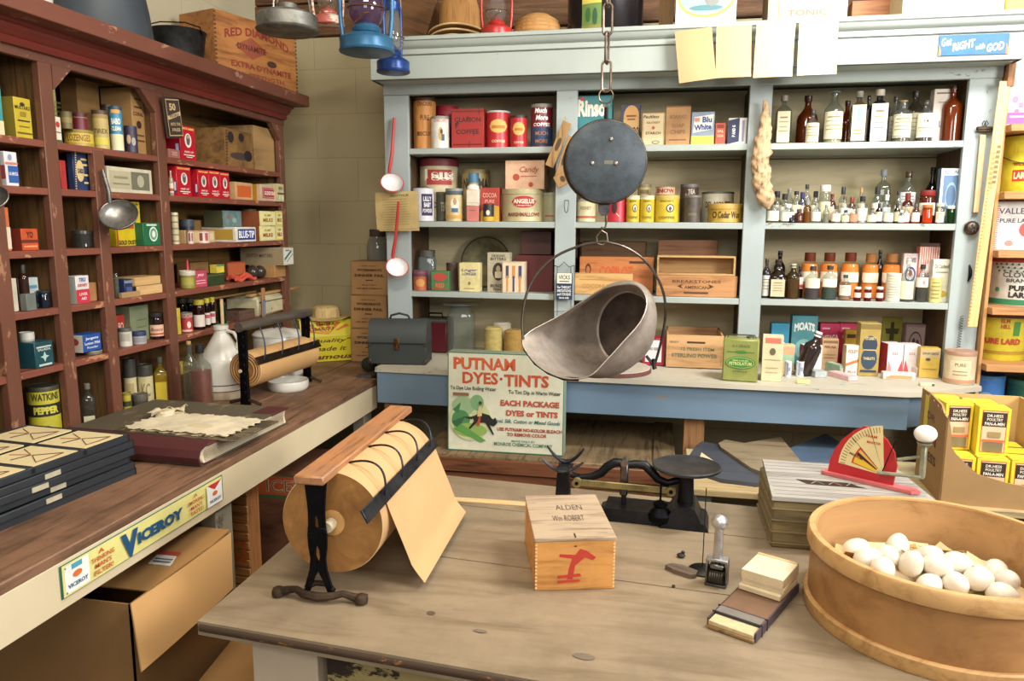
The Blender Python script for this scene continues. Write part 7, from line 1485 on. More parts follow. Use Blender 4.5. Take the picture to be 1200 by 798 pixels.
# ---- right pine shelves
def xcl(x, r): return max(x, 1.170+r)
def rs_(px0, px1, py, row, y, z=None):
    zb = SR[row]+.0004; a = at(px0, py+10, y=y); b = at(px1, py+10, y=y); return a, b, zb, min(at((px0+px1)/2, py, y=y).z, (SR[row-1]-.031) if row > 1 else 9)-zb
a, b, zb, h = rs_(1172, 1245, 62, 1, 2.99); box_item('candy_box', 'white box with pink flowers and purple base on the top pine shelf', 'box', (xcl((a.x+b.x)/2, (b.x-a.x)/2), 3.05, zb), b.x-a.x, .12, h, pm('#dcbcb0', .6, 0, .08, 8), [Rr(.5, .1, 1, .16, '#8a5a9a'), Ee(.12, .36, .1, .1, '#c87a98'), Ee(.22, .28, .08, .08, '#c87a98'), Ee(.16, .2, .08, .06, '#b86a8a'), Rr(.3, .12, .5, .03, '#d8c0d8')])
def pail(px0, px1, top, row, col, decos, lb, lid, bail=True, taper=.92, name='lard_pail'):
    a, b, zb, h = rs_(px0, px1, top, row, 3.06); r = (b.x-a.x)/2; t = thing(name, lb, 'pail', (xcl((a.x+b.x)/2, r*1.03), 3.10, zb), -.35)
    m = MB(); m.lathe([(r*taper*.98, 0), (r*taper, .003), (r*(1+taper)/2, h*.45), (r, h*.93)], col, 48)
    m.decos(decos, lambda u, v, e: ((r*(taper+(1-taper)*v/h)+e)*sin(u/r), -(r*(taper+(1-taper)*v/h)+e)*cos(u/r), v), 2.3*r, h, sub=3); m.build('body', t)
    m = MB(); m.lathe([(r*1.02, h*.92), (r*1.03, h*.94), (r*1.02, h), (r*.96, h), (r*.94, h-.006), (1e-5, h-.006)], lid, 48); m.build('lid', t)
    if bail:
        m = MB(); m.tube([(r*1.03*cos(x), -r*1.03*abs(sin(x))*1.0, h*.86-r*.62*sin(x)) for x in [PI*i/16 for i in range(17)]], .0016, metal('#8a8a80', .4), 6); m.build('bail_handle', t)
    return t
pail(1178, 1262, 152, 2, pm('#d8cf3c', .4), [Rr(.36, .78, .24, .16, '#c8382c'), Rr(.36, .52, .24, .03, '#8a7a2c'), Rr(.36, .3, .24, .2, '#c8382c'), Tt('LARD', .36, .3, .2, .12, '#e8e0a8', b=.04), Tt('WILSON', .36, .5, .22, .06, '#a83a2c')], 'yellow lard pail with red labels on the second pine shelf', '#cfc63c')
t = box_item('lard_tin', 'square white lard tin with red figures under the yellow pail', 'tin', (1.262, 3.06, SR[3]+.0004), .165, .12, min(at(1200, 228, y=3.0).z, SR[2]-.031)-SR[3], pm('#dcd8d4', .4), [Tt('VALLEY', .36, .80, .60, .12, '#3a3a40', b=.01), Tt('PURE LARD', .42, .60, .66, .09, '#4a4a50'), Ee(.62, .42, .3, .3, '#c8504a'), Ee(.3, .14, .16, .12, '#d8847a')]+[Rr(.035, .04+.045*i, .06, .018, '#c86a60') for i in range(20)], -.08)
pail(1165, 1250, 296, 4, pm('#dcdcd2', .4), [Rr(.5, .08, 1.2, .12, '#2f7a50'), Tt('CLOVER', .44, .66, .4, .11, '#4a4a4a'), Tt('BRAND', .44, .54, .3, .08, '#4a4a4a'), Tt('PURE', .46, .38, .26, .12, INK, b=.05), Tt('LARD', .46, .24, .26, .12, INK, b=.05)]+[Ee(.14+.07*(i % 6)+.03*(i//6), .88-.07*(i//6), .03, .04, '#3a5a48') for i in range(18)]+[Ee(.2, .34, .06, .1, '#3a8a5c')], 'white lard pail with green base band and clover spots on the pine shelves', '#b84a44', False, .97)
pail(1146, 1214, 360, 5, pm('#cfc23a', .4), [Ee(.3, .74, .16, .2, '#b83a2c'), Ee(.3, .76, .08, .1, '#e0c83c'), ('p', [(.46, .6), (.64, .64), (.64, .94), (.46, .9)], '#c8c45a'), Tt('ELM', .54, .86, .13, .09, '#b8502c', b=.04), Tt('HILL', .55, .74, .14, .09, '#b8502c', b=.04), Rr(.72, .7, .1, .3, '#4a8a3c'), Tt('PURE LARD', .5, .42, .62, .13, '#b8402c', b=.05), Rr(.5, .16, 1, .02, '#a8782c'), Rr(.5, .2, 1, .02, '#a8782c')], 'yellow lard pail with red bird label on the lower pine shelf', '#6a4028', False, .86)
pail(1140, 1182, 440, 6, pm('#3f7ac0', .4), [Ee(.5, .55, .5, .36, '#8fb0d8'), Ee(.5, .55, .3, .24, '#4f82c0')], 'bright blue pail behind the carton on the lowest pine shelf', '#4a86c8', False, .97, 'blue_pail')
pail(1186, 1236, 446, 6, pm('#2f6a5a', .4), [Rr(.5, .5, 1.1, .3, '#8aa89a'), Ee(.4, .5, .2, .2, '#2f6a5a')], 'dark green pail with pale band beside the blue pail', '#3a7a6a', False, .97, 'green_pail')
p = at(1182, 606, y=2.62); t = thing('paint_can', 'green can with red lid standing low behind the carton bench', 'can', (p.x+.02, 2.66, 0))
m = MB(); m.box(-.10, .22, -.1, .2, 0, .42, wood('#8a5228', '#b8763e', 'x'), .003); m.build('wooden_stand', t)
m = MB(); m.lathe([(.075, .4205), (.078, .43), (.078, .55)], pm('#3f7a5c', .4), 36); m.build('body', t)
m = MB(); m.lathe([(.08, .55), (.082, .56), (.08, .575), (1e-5, .572)], pm('#a8323c', .4), 36); m.build('lid', t)
# ================================================================== goods in the red shelving unit (fronts face +x)
def lu(px0, px1, py, row, st, z=None):
    zb = (SL[row] if z is None else z)+.0005; x = XL-st; pc = (px0+px1)/2
    zt = at(pc, py, x=x).z
    for _ in range(2):
        zm = (zb+zt)/2
        d0 = at(px0, py, x=x); pm_ = py
        # photo row of the middle height at this place
        v = Vector((x, d0.y, zm))-EYE; pm_ = 399+F*v.dot(Dv)/v.dot(Fw)
    a, b = at(px0, pm_, x=x), at(px1, pm_, x=x)
    P_ = [q for k, q in enumerate(posts) if k != 3 or row != 1]; yc = (a.y+b.y)/2
    for (p0, p1), (q0, q1) in zip(P_, P_[1:]):
        if (p0+p1)/2 <= yc <= (q0+q1)/2:
            e = .0135 if st >= .026 else 0
            a.y = max(a.y, p1-e+.0015); b.y = min(b.y, q0+e-.0015)
    return a.y, b.y, zb, max(.012, at(pc, py, x=x).z-zb), x
def lu_box(name, lb, cat, px0, px1, py, row, st, col, decos=(), d=None, z=None, group=None, side=None, top=None, rz=0, bev=.0012):
    y0, y1, zb, h, x = lu(px0, px1, py, row, st, z); w = y1-y0; d = d or min(.1, max(.03, w*.6)); d = min(d, .232-st)
    return box_item(name, lb, cat, (x-d/2, (y0+y1)/2, zb), w-.0006, d, h, col, decos, PI/2+rz, group, bev, side, top)
def lu_round(px0, px1, py, row, st, z=None):
    zb = (SL[row] if z is None else z)+.0005; r = .03; pc = (px0+px1)/2
    for _ in range(4):
        x = XL-st-r; c = at(pc, py+8, x=x); off = (((pc-600)/F)**2+1)**.5; r = (px1-px0)/2*depth(c)/F/off
    r *= .97; zt = at(pc, py, x=x).z
    return (x, c.y, zb), r, max(.012, zt-zb)
def lu_can(name, lb, cat, px0, px1, py, row, st, col, decos=(), z=None, **k):
    loc, r, h = lu_round(px0, px1, py, row, st, z)
    return can_item(name, lb, cat, loc, r, h, col, decos, math.atan2(-loc[0], loc[1]), **k)
def lu_bot(lb, px0, px1, py, row, st, z=None, name='bottle', cat='bottle', group=None, **k):
    loc, r, h = lu_round(px0, px1, py, row, st, z); k.setdefault('style', 'round')
    return bottle_item(name, lb, cat, loc, r, h, rz=math.atan2(-loc[0], loc[1]), group=group, **k)
YT = pm('#c0ac34', .45, 0, .15, 20)
# ---- row 1 (top)
lu_box('teal_box', 'teal and cream box cut by the left frame edge on the top red shelf', 'box', -10, 3, 100, 1, .03, pm('#3f9a9c', .5), [Rr(.5, .15, 1, .3, '#d8d0a8')])
lu_box('yellow_tin', 'yellow rectangular tin with black crest in the leftmost top compartment', 'tin', 17, 37, 115, 1, .03, YT, [Ee(.5, .84, .3, .1, INK), Tt('MUSTARD', .5, .76, .9, .09, INK), Rr(.5, .6, .34, .12, '#8a7a24'), Rr(.5, .44, .7, .03, INK), Rr(.5, .3, .6, .02, '#6a5c1c'), Rr(.5, .14, .9, .03, '#6a5c1c')], d=.08, side=[Rr(.5, .5, 1, 1, '#8a7c2c')])
lu_box('checked_packet', 'thin tall yellow-green checked packet behind the second red post', 'packet', 58, 67, 87, 1, .10, pm('#a8a05c', .6), [Rr(.2+.2*(i % 4), .06+.06*(i//4), .1, .03, '#5a5a34') for i in range(40)])
lu_box('small_medicine_box', 'tiny white box with red heart beside the second red post', 'box', 64, 72, 137, 1, .012, pm('#ddd4c4', .5), [Ee(.5, .7, .6, .24, '#b83a34'), Rr(.5, .4, .7, .04, '#4a4a44'), Rr(.5, .06, 1, .1, '#4a5a3c')])
t = lu_can('flat_oval_tin', 'long low gold tin supporting two round cans on the top shelf', 'tin', 74, 111, 153, 1, .012, pm('#a8903c', .4), [Rr(.5, .5, 1, .6, '#c8ac48'), Tt('LOZENGES', .5, .5, .7, .4, '#7a5a1c')], lid='#8a7630', lidh=.2)
zt = t.location.z+.5*0
zt_ = SL[1]+lu(74, 111, 153, 1, .03)[3]+.001
lu_can('olive_can', 'olive-brown round can, left of the two on the low gold tin', 'can', 70, 85, 131, 1, .03, pm('#6a6038', .5), [Rr(.5, .5, 1, .3, '#8a7a4a')], z=zt_, lid='#5a5230', group='round cans on the low gold tin')
lu_can('maroon_can', 'dark maroon round can, right of the two on the low gold tin', 'can', 84, 103, 133, 1, .03, pm('#6a1c28', .45), [Rr(.5, .75, 1.2, .04, '#a87a5a')], z=zt_, lid='#4a1820', lidh=.24, group='round cans on the low gold tin')
lu_can('talc_can', 'tan cylindrical can with dark top and worn lettering on the top shelf', 'can', 107, 127, 130, 1, .012, pm('#b8a464', .5, 0, .15, 20), [Rr(.5, .84, 1.2, .1, '#9a8048'), Tt('TIREX', .5, .46, .8, .12, '#5a4a28'), Rr(.5, .2, .8, .2, '#c8bc4c')], lid='#4a3a28', lidh=.1)
lu_can('dark_lidded_can', 'dark lidded can peeping out between tan can and blue can', 'can', 119, 133, 123, 1, .06, pm('#4a3c2c', .5), lid='#2c2420')
lu_can('blue_can', 'tall slim can with teal, white and blue label on the top shelf', 'can', 127, 143, 125, 1, .015, pm('#3f88a8', .4), [Rr(.5, .2, 1.2, .36, '#dcd8b0'), Rr(.5, .88, .6, .08, '#d8a04a'), Tt('BABO', .5, .66, .6, .14, '#e8ece4', b=.04), Tt('CLEAN', .5, .5, .6, .1, '#e8ece4', b=.04)], lid='#2f4a5c', lidh=.08)
lu_can('navy_can', 'small dark navy can with pale portrait spots on the top shelf', 'can', 145, 161, 148, 1, .012, pm('#3a3448', .45), [Ee(.35, .5, .3, .34, '#c8a888'), Ee(.68, .42, .3, .3, '#a8a0a0')], lid='#32304a', lidh=.16)
lu_box('corn_flakes_box', 'large tan cardboard cereal carton at the right of the top middle compartment', 'carton', 155, 174, 105, 1, .05, pm('#a88250', .7, 0, .12, 8), [Rr(.5, .72, .6, .03, '#5a3c20'), Tt('CORAL', .5, .62, .8, .06, '#4a2c18'), Ee(.5, .46, .4, .12, '#3a2418'), Rr(.5, .3, .7, .02, '#5a3c20'), Rr(.5, .22, .7, .02, '#5a3c20'), Rr(.5, .84, .5, .02, '#5a3c20')], d=.11)
lu_box('brown_carton', 'plain brown cardboard carton in shade behind the round cans', 'carton', 92, 118, 95, 1, .15, pm('#8a683c', .8), d=.06)
def PA(lb, a, b, t, row=2, st=.012, d=.035):
    pr = [Rr(.5, .92, .9, .08, '#c84a34'), Tt('PRINCE ALBERT', .5, .92, .86, .055, '#f0c070', b=.04), Ee(.5, .58, .44, .42, '#e8e2d4'), Ee(.5, .6, .24, .32, '#5a5c66'), Ee(.5, .68, .12, .1, '#c8a890'), Tt('CRIMP CUT', .5, .24, .6, .06, '#f0e4d8'), Rr(.5, .15, .7, .03, '#f0e4d8'), Rr(.5, .09, .4, .02, '#f0e4d8')]
    return lu_box('tobacco_tin', lb, 'tin', a, b, t, row, st, pm('#b81c2c', .35, 0, .08), pr, d=d, side=[Rr(.8, .3, .3, .36, '#3a3a7a'), Rr(.8, .32, .2, .28, '#d8d8e8')], group='red tobacco tins')
PA('largest red tobacco tin with oval portrait on the top right compartment shelf', 211, 229, 148, 1, .015, .06)
lu_box('folded_tin', 'plain red tin half hidden behind the largest red tobacco tin', 'tin', 197, 209, 150, 1, .08, pm('#a82834', .4), d=.05)
lu_box('pink_card_box', 'small dull pink box at the foot of the largest red tobacco tin', 'box', 198, 211, 175, 1, .004, pm('#a86a64', .6), [Rr(.5, .5, .5, .4, '#c89a90'), Rr(.5, .5, .7, .06, '#8a4a4a')], d=.01)
DVB = wood('#5c3e20', '#8f6a3c', 'x', 4, .6, 9, .25, '#33241a', .8)
o = lu_box('dovetail_box', 'dovetailed brown wooden box with dark stains on the top right shelf', 'box', 264, 296, 153, 1, .015, DVB, [Ee(.2, .78, .22, .3, '#2e2420'), Ee(.58, .82, .2, .24, '#2e2420'), Ee(.5, .3, .7, .2, '#4a3a34'), Ee(.8, .34, .3, .3, '#2a2220')]+[Rr(.02, .05+.08*i, .05, .04, '#4a3420') for i in range(12)], d=.19)
lu_box('plank_box', 'plain tan wooden box with grain behind the stained dovetailed box', 'box', 298, 325, 150, 1, .03, wood('#7a5c34', '#a88658', 'x', 3, .6, 5, .15), d=.16)
# ---- row 2
lu_bot('tiny cream bottle with red band at the left end of the second right compartment', 197, 203, 200, 2, .02, glasscol='#e8dcc8', cap='#c8b898', lab='#e0d0b0', cont=None, dens=.5, ldec=[Rr(.5, .3, 1, .3, '#b84a3c')])
PA('single red tobacco tin left of the group of three', 207, 224, 195)
PA('red tobacco tin, left of the close group of three', 232, 245, 199)
PA('red tobacco tin, middle of the close group of three', 245, 258, 200)
PA('red tobacco tin, right of the close group of three', 258, 269, 202)
lu_box('orange_label_box', 'cream box with large orange rectangle label beside the tobacco tins', 'box', 276, 296, 214, 2, .012, pm('#c8a070', .6), [Rr(.5, .48, .8, .66, '#c8602c')], d=.05)
lu_box('ochre_box', 'narrow dark ochre box next to the orange-label box', 'box', 296, 304, 216, 2, .02, pm('#a8741c', .5), d=.06)
lu_box('crimson_label_box', 'flat cream box with crimson lettered label on the second right shelf', 'box', 305, 325, 217, 2, .005, pm('#c8b090', .6), [Rr(.52, .5, .8, .66, '#a83040'), Rr(.52, .5, .72, .54, '#d8b8a8'), Rr(.52, .5, .68, .48, '#a83040'), Tt('GLENDORA', .52, .5, .6, .26, '#f0dcc8', b=.04)], d=.12)
lu_box('overhanging_box', 'green and cream box jutting past the right end of the second shelf', 'box', 325, 341, 216, 2, -.012, pm('#c8c090', .6), [Rr(.5, .45, 1, .1, '#5a5a34'), Tt('NEPAL', .5, .75, .6, .18, '#6a6a3c'), Ee(.3, .22, .3, .3, '#e0dcc0'), Ee(.7, .22, .3, .3, '#e0dcc0')], d=.10)
lu_box('white_blue_carton', 'white and blue box with red trim in the leftmost second compartment', 'box', 6, 21, 178, 2, .012, pm('#d8d8dc', .5), [Rr(.6, .34, .8, .5, '#2f58a0'), Tt('SAL HEPATICA', .6, .36, .7, .1, '#e8eef4'), Rr(.5, .66, 1, .06, '#c87a70'), Ee(.4, .84, .3, .18, '#8a98b8')], side=[Rr(.5, .4, 1, .4, '#a84a50')])
lu_box('red_book', 'plain red book end next to the navy printed booklet', 'book', 71, 78, 188, 2, .03, pm('#a83030', .5), d=.08)
o = lu_box('navy_booklet', 'navy spiral-edged booklet with cream fan design on the second shelf', 'booklet', 86, 110, 178, 2, .03, pm('#28385c', .5), [Ee(.42, .5, .5, .56, '#d0b880'), Rr(.7, .8, .4, .05, '#d0b880'), Rr(.75, .66, .3, .05, '#d0b880'), Rr(.75, .4, .3, .05, '#d0b880'), Rr(.75, .2, .3, .05, '#d0b880'), Tt('CARDS', .42, .5, .4, .12, '#28385c')]+[Rr(.04, .04+.06*i, .08, .03, '#c8b488') for i in range(16)], d=.02)
lu_box('money_box', 'wide off-white box with engraved grey panel on the second shelf', 'box', 126, 178, 197, 2, .02, pm('#c8c0a8', .6), [Rr(.28, .5, .48, .7, '#b0aa8c'), Rr(.72, .5, .42, .72, '#6a6a58'), Ee(.72, .5, .16, .5, '#a8a48c'), Rr(.28, .6, .3, .08, '#8a8468'), Rr(.28, .35, .36, .05, '#8a8468')], d=.10)
# ---- row 3
lu_box('orange_strip_box', 'tall orange and white box cut by the leftmost red post', 'box', 2, 12, 243, 3, .02, pm('#c86a34', .5), [Rr(.5, .3, 1, .5, '#dcd0b8')])
lu_box('yo_box', 'red-orange box with black band lettering in the leftmost third compartment', 'box', 25, 45, 268, 3, .012, pm('#c0522c', .5), [Tt('YO', .5, .72, .4, .3, '#3a1c14', b=.04), Rr(.5, .42, 1, .14, '#5a2c1c'), Rr(.5, .18, .8, .08, '#e09060')], side=[Rr(.5, .5, 1, 1, '#7a2c1c')])
t = lu_can('glass_ashtray', 'dark faceted glass dish on the third narrow compartment shelf', 'dish', 84, 110, 270, 3, .03, glass('#5a5a52', .4), lid=pm('#3c3c38', .3), lidh=.2)
lu_box('yellow_powder_box', 'large bright yellow box with black and red print behind the hanging iron ladle', 'box', 135, 165, 236, 3, .04, pm('#d0b81c', .5), [Tt('CLABBER', .55, .93, .8, .06, INK), Rr(.4, .45, .6, .12, '#b84a2c'), Tt('GOLD DUST', .4, .08, .7, .1, INK, b=.03), Rr(.04, .5, .05, 1, '#b84a2c')], d=.09)
lu_box('green_tea_box', 'small green box with white oval emblem on the third shelf', 'box', 168, 191, 261, 3, .01, pm('#1f6a44', .45), [Rr(.5, .9, .6, .08, '#c8dccc'), Ee(.58, .5, .5, .66, '#dfe8dc'), Ee(.58, .5, .4, .52, '#6aa080'), Ee(.58, .5, .2, .3, '#dfe8dc')], d=.06)
t = lu_can('spool_stack', 'stack of cream thread spools at the left of the third right compartment', 'spools', 200, 209, 249, 3, .02, pm('#c8bc98', .6), [Rr(.5, .1+.2*i, 1.2, .04, '#8a7c5c') for i in range(5)], lid='#d0c4a0')
lu_can('dark_inkwell', 'low dark round inkwell at the back of the third right shelf', 'inkwell', 210, 228, 257, 3, .12, pm('#34363a', .4), lid='#4a5660', lidh=.3)
lu_box('plain_brown_box', 'plain tan box behind the printed spool box', 'box', 228, 249, 258, 3, .14, pm('#8a6a3c', .7), d=.05)
lu_box('spool_print_box', 'flat cream box printed with thread spools on the third right shelf', 'box', 217, 252, 270, 3, .03, pm('#b8986c', .6), [Rr(.5, .5, .94, .8, '#c8b088'), Rr(.85, .5, .2, .5, '#d8c49a')], d=.10)
for a, b, lb in ((219, 227, 'left small red and white thread spool before the cream box'), (229, 246, 'right larger red and white spool before the cream box')):
    lu_can('thread_spool', lb, 'spool', a, b, 270, 3, .006, pm('#cfc0b4', .5), [Rr(.4, .5, .2, .6, '#7a3a34'), Rr(.75, .5, .2, .6, '#a84a44')], lid='#a88a78', group='thread spools on the third right shelf')
lu_box('matchbox_carton', 'white match carton with blue lettered end panel on the third right shelf', 'box', 276, 300, 266, 3, -.004, pm('#dcd8cc', .5), [Rr(.53, .5, .84, .72, '#24388a'), Tt('BLUE-TIP', .53, .5, .76, .5, '#eef0f4', b=.04)], d=.16, side=[Rr(.5, .5, .86, .7, '#b8963c')])
zb3 = SL[3]+lu(276, 300, 266, 3, .0)[3]+.001
lu_box('floral_blue_tin', 'grey-blue floral tin resting on the match carton', 'tin', 261, 283, 247, 3, .04, pm('#6a8484', .5, 0, .3, 40), [Ee(.3, .6, .2, .3, '#8a6a6a'), Ee(.6, .4, .24, .3, '#8fa8a0')], z=zb3, d=.08, side=[Rr(.5, .5, 1, 1, '#4a4a30')])
lu_can('rust_tin', 'rust-orange round-topped tin beside the yellow packages', 'tin', 283, 301, 245, 3, .06, pm('#8f4a1c', .5), lid='#6a5c3c', lidh=.22)
for k, (a, b, t, zz, lb) in enumerate(((304, 323, 265, 0, 'lower left'), (323, 341, 264, 0, 'lower right'), (304, 323, 247.5, 1, 'upper left'), (323, 341, 247.5, 1, 'upper right'))):
    lu_box('yellow_cream_package', '%s of four yellow and cream packages at the end of the third shelf' % lb, 'package', a, b, t, 3, .0, pm('#dcd48a', .5), [Rr(.5, .5, .92, .9, '#d8c84c' if k % 2 else '#e2d8a8'), Rr(.5, .5, .86, .8, '#e6dea0'), Tt('BUMP', .5, .72, .4, .16, '#a8902c'), Tt('MILKS' if k != 1 else 'HILO', .5, .4, .6, .26, '#a87a2c' if k > 1 else '#a84a34', b=.04)],
           z=SL[3] if not zz else SL[3]+lu(304, 341, 265, 3, 0)[3]+.001, d=.12, side=[Rr(.5, .5, 1, 1, '#8a4a2c')], group='yellow and cream packages')
# ---- row 4
lu_box('white_slim_box', 'slim white box next to the leftmost red post on the fourth shelf', 'box', 14, 21, 326, 4, .03, pm('#ccc4b0', .5), d=.04)
lu_bot('tall dark amber ribbed bottle on the fourth shelf, left compartments', 20, 33, 310, 4, .02, glasscol='#5a3024', style='apoth', cap='#2c2624', cont='#3a1c18', fill=.7, lab=None, dens=.35)
lu_box('blue_white_box', 'small white and blue box behind the grey box on the fourth shelf', 'box', 32, 46, 325, 4, .05, pm('#b8c4c4', .5), [Rr(.5, .3, 1, .3, '#4a6a8a'), Rr(.5, .7, .7, .1, '#5a8aa0')])
lu_box('grey_small_box', 'tiny grey-green box before the blue and white one', 'box', 31, 43, 344, 4, .008, pm('#6a706c', .5), d=.02)
lu_bot('squat dark blue ink bottle with round cap on the fourth shelf', 42, 60, 340, 4, .015, name='ink_bottle', glasscol='#1c2434', style='jar', cap='#22262e', cont='#10141c', fill=.8, dens=.5)
lu_box('tonic_powder_box', 'white box with red base and heading in the narrow fourth compartment', 'box', 89, 105, 323, 4, .012, pm('#d8d4d4', .5), [Rr(.5, .26, 1, .5, '#c03044'), Tt('TRU', .5, .86, .5, .14, '#3a5aa0', b=.04), Tt('KIDNEY', .5, .66, .7, .1, '#c04a50'), Tt('LIVER', .5, .34, .6, .1, '#f0dcdc'), Tt('AID', .5, .18, .4, .1, '#f0dcdc')], side=[Rr(.5, .5, 1, 1, '#a8b0a8')])
lu_box('tan_tag_box', 'small plain tan box right of the red-based powder box', 'box', 105, 114, 331, 4, .03, pm('#a8784c', .7), d=.04)
lu_box('blue_tin_box', 'dark blue small tin with lighter top on the fourth shelf', 'tin', 146, 158, 327, 4, .03, pm('#26325c', .4), [Rr(.5, .85, 1, .16, '#7a8a9a'), Rr(.5, .4, .7, .3, '#4a5a84')], d=.05)
lu_box('cigar_box', 'lower of two stacked small pale wooden boxes on the fourth shelf', 'box', 160, 193, 334, 4, .015, wood('#a8804a', '#d0ac78', 'x', 5, .6), d=.08, side=[Rr(.5, .5, 1, 1, '#2c2420')], group='stacked pale wooden boxes')
lu_box('cigar_box', 'upper of two stacked small pale wooden boxes on the fourth shelf', 'box', 158, 190, 324, 4, .02, wood('#a8804a', '#c8a470', 'x', 5, .6), z=SL[4]+lu(160, 193, 334, 4, .015)[3]+.001, d=.08, group='stacked pale wooden boxes')
lu_box('thin_tan_box', 'thin flat tan box at the front of the fourth shelf', 'box', 143, 165, 342, 4, .002, pm('#a8885c', .7), d=.012)
lu_bot('pale greenish glass tumbler beside the third red post', 132, 139, 318, 4, .04, name='glass_tumbler', cat='glass', glasscol='#b8bca8', style='jar', cap=None, lab=None, dens=.2)
lu_can('olive_jar', 'short wide olive-green jar with whitish rim on the fourth right shelf', 'jar', 210, 229, 317, 4, .008, pm('#8a8434', .4), [Rr(.5, .4, .8, .4, '#a09a48')], lid='#c8c4b0', lidh=.25, lidr=1.06)
lu_box('pink_slogan_box', 'pink-red slanted box with white slogan on the fourth right shelf', 'box', 227, 243, 317, 4, .012, pm('#c04a60', .5), [Tt('you', .5, .7, .5, .2, '#f0d8dc', sh=.3), Rr(.5, .4, .7, .05, '#e8b8c0'), Rr(.5, .25, .7, .05, '#e8b8c0')], d=.06, side=[Rr(.5, .5, 1, 1, '#a83a50')])
loc, r, h = lu_round(214, 225, 303, 4, .05); m = MB(); m.lathe([(r, 0), (r*1.05, h*.3), (r*.9, h*.45), (r*.4, h*.6), (r*.22, h*.95), (1e-5, h)], pm('#c03a40', .4), 20)
o = m.build('glue_bottle', loc=loc); tag(o, 'small red pointed nozzle bottle behind the olive jar', 'bottle')
lu_box('khaki_back_box', 'tan cardboard box at the back of the fourth right shelf', 'box', 224, 245, 307, 4, .14, pm('#9a7444', .8), d=.06)
lu_box('dark_green_box', 'long dark green box on the fourth right shelf', 'box', 244, 263, 321, 4, .01, pm('#2f4024', .5), [Rr(.5, .9, 1, .06, '#5a6a3c')], d=.08)
lu_box('yellow_cube', 'little yellow cube box with green lid on the dark green box', 'box', 254, 263, 310, 4, .02, pm('#d8c44a', .5), [Rr(.5, .9, 1, .24, '#5a8a6a')], d=.03, z=SL[4]+lu(244, 263, 321, 4, .01)[3]+.001)
lu_box('rust_orange_box', 'rust-orange rectangular box with thin dark frame on the fourth right shelf', 'box', 267, 288, 307, 4, .06, pm('#a8502c', .5), [Rr(.5, .5, .9, .86, '#b8603a'), Rr(.5, .3, .6, .03, '#7a3420')], d=.06, side=[Rr(.5, .5, 1, 1, '#6a3c20')])
m = MB(); loc, r, h = lu_round(266, 296, 319, 4, .0)
m.grid(lambda u, v: (-.03+.05*u, -.055+.15*v, .012+.007*sin(9*v+3*u)+.005*sin(17*u)+.010*(1-abs(2*u-1))), 8, 16, pm('#c8503c', .7, 0, .15, 20), .010)
o = m.build('folded_cloth', loc=(loc[0]+.015, loc[1]-.02, loc[2])); tag(o, 'coral red crumpled cloth strip on the fourth right shelf', 'cloth')
for k, (a, b, lb) in enumerate(((290, 302, 'left dark glass ball behind the coral cloth'), (299, 310, 'right dark glass ball under the long carton'))):
    loc, r, h = lu_round(a, b, 311, 4, .03); r = h/2; m = MB(); m.sphere((0, 0, r), r, pm('#3a342e', .08), 20); o = m.build('glass_ball', loc=loc); tag(o, lb, 'ball', 'dark glass balls')
lu_box('brown_sample_box', 'plain brown cardboard box at the right end of the fourth shelf', 'box', 322, 342, 310, 4, -.004, pm('#b08450', .7), [Rr(.08, .5, .02, .9, '#7a5830')], d=.12)
z4 = SL[4]+lu(322, 342, 310, 4, 0)[3]+.001
lu_box('long_carton', 'long white and green-striped carton jutting out on the brown box', 'carton', 332, 350, 290, 4, -.045, pm('#c8c4b4', .6), [Rr(.5, .5, .92, .86, '#dcdcd0'), ('p', [(.1, .25), (.8, .75), (.8, .9), (.1, .4)], '#3a6a5a'), ('p', [(.3, .15), (.9, .6), (.9, .66), (.3, .2)], '#3a6a5a'), Rr(.4, .85, .4, .06, '#3a6a5a')], z=z4, d=.2, side=[Rr(.5, .5, 1, 1, '#9a8a6a'), Tt('DUTCH MASTERS', .45, .55, .6, .2, '#5a4a38')])
# ---- row 5
lu_bot('small whitish bottle at the left frame edge on the fifth shelf', -4, 7, 412, 5, .02, glasscol='#d8dcd0', style='apoth', cap='#c8c8bc', lab='#c8d0b8', dens=.3)
lu_can('pickle_jar', 'white lidded jar with worn label behind the teal tin on the fifth shelf', 'jar', 22, 41, 389, 5, .04, pm('#a8a494', .4), [Rr(.5, .4, .8, .4, '#c8c4b4'), Ee(.6, .4, .2, .2, '#a85a4a')], lid='#c8c8c0', lidh=.2)
lu_box('teal_tea_tin', 'dark teal tea tin with white star design on the fifth shelf', 'tin', 41, 63, 400, 5, .008, pm('#1f4a54', .4), [Rr(.5, .8, .8, .06, '#b8c8c0'), Tt('SALADA', .5, .7, .7, .1, '#c8d4cc'), ('p', [(.5, .62), (.58, .46), (.74, .42), (.58, .36), (.5, .2), (.42, .36), (.26, .42), (.42, .46)], '#a8c8c0'), Rr(.5, .1, .7, .08, '#b8c8c0')], d=.06)
lu_box('blue_lotion_box', 'bright blue box with white lettering in the narrow fifth compartment', 'box', 97, 119, 391, 5, .02, pm('#24509a', .45), [Tt('Jergens', .5, .74, .7, .2, '#e0e8f4'), Tt('Lotion Mild', .5, .48, .8, .16, '#e0e8f4'), Tt('Powder', .5, .24, .6, .14, '#c8d4e8')], z=SL[5]+.012, d=.05, side=[Rr(.5, .5, 1, 1, '#d8d0c4'), Ee(.5, .6, .5, .4, '#a84a3c')])
lu_can('flat_round_tin', 'flat grey round tin under the bright blue box', 'tin', 98, 121, 410, 5, .008, pm('#6a665c', .4), lid='#7a766c', lidh=.4)
lu_box('little_red_tin', 'small red tin with white letters beside the third red post', 'tin', 137, 147, 369, 5, .08, pm('#b0342c', .5), [Tt('BO', .5, .6, .6, .3, '#e8c8b8')])
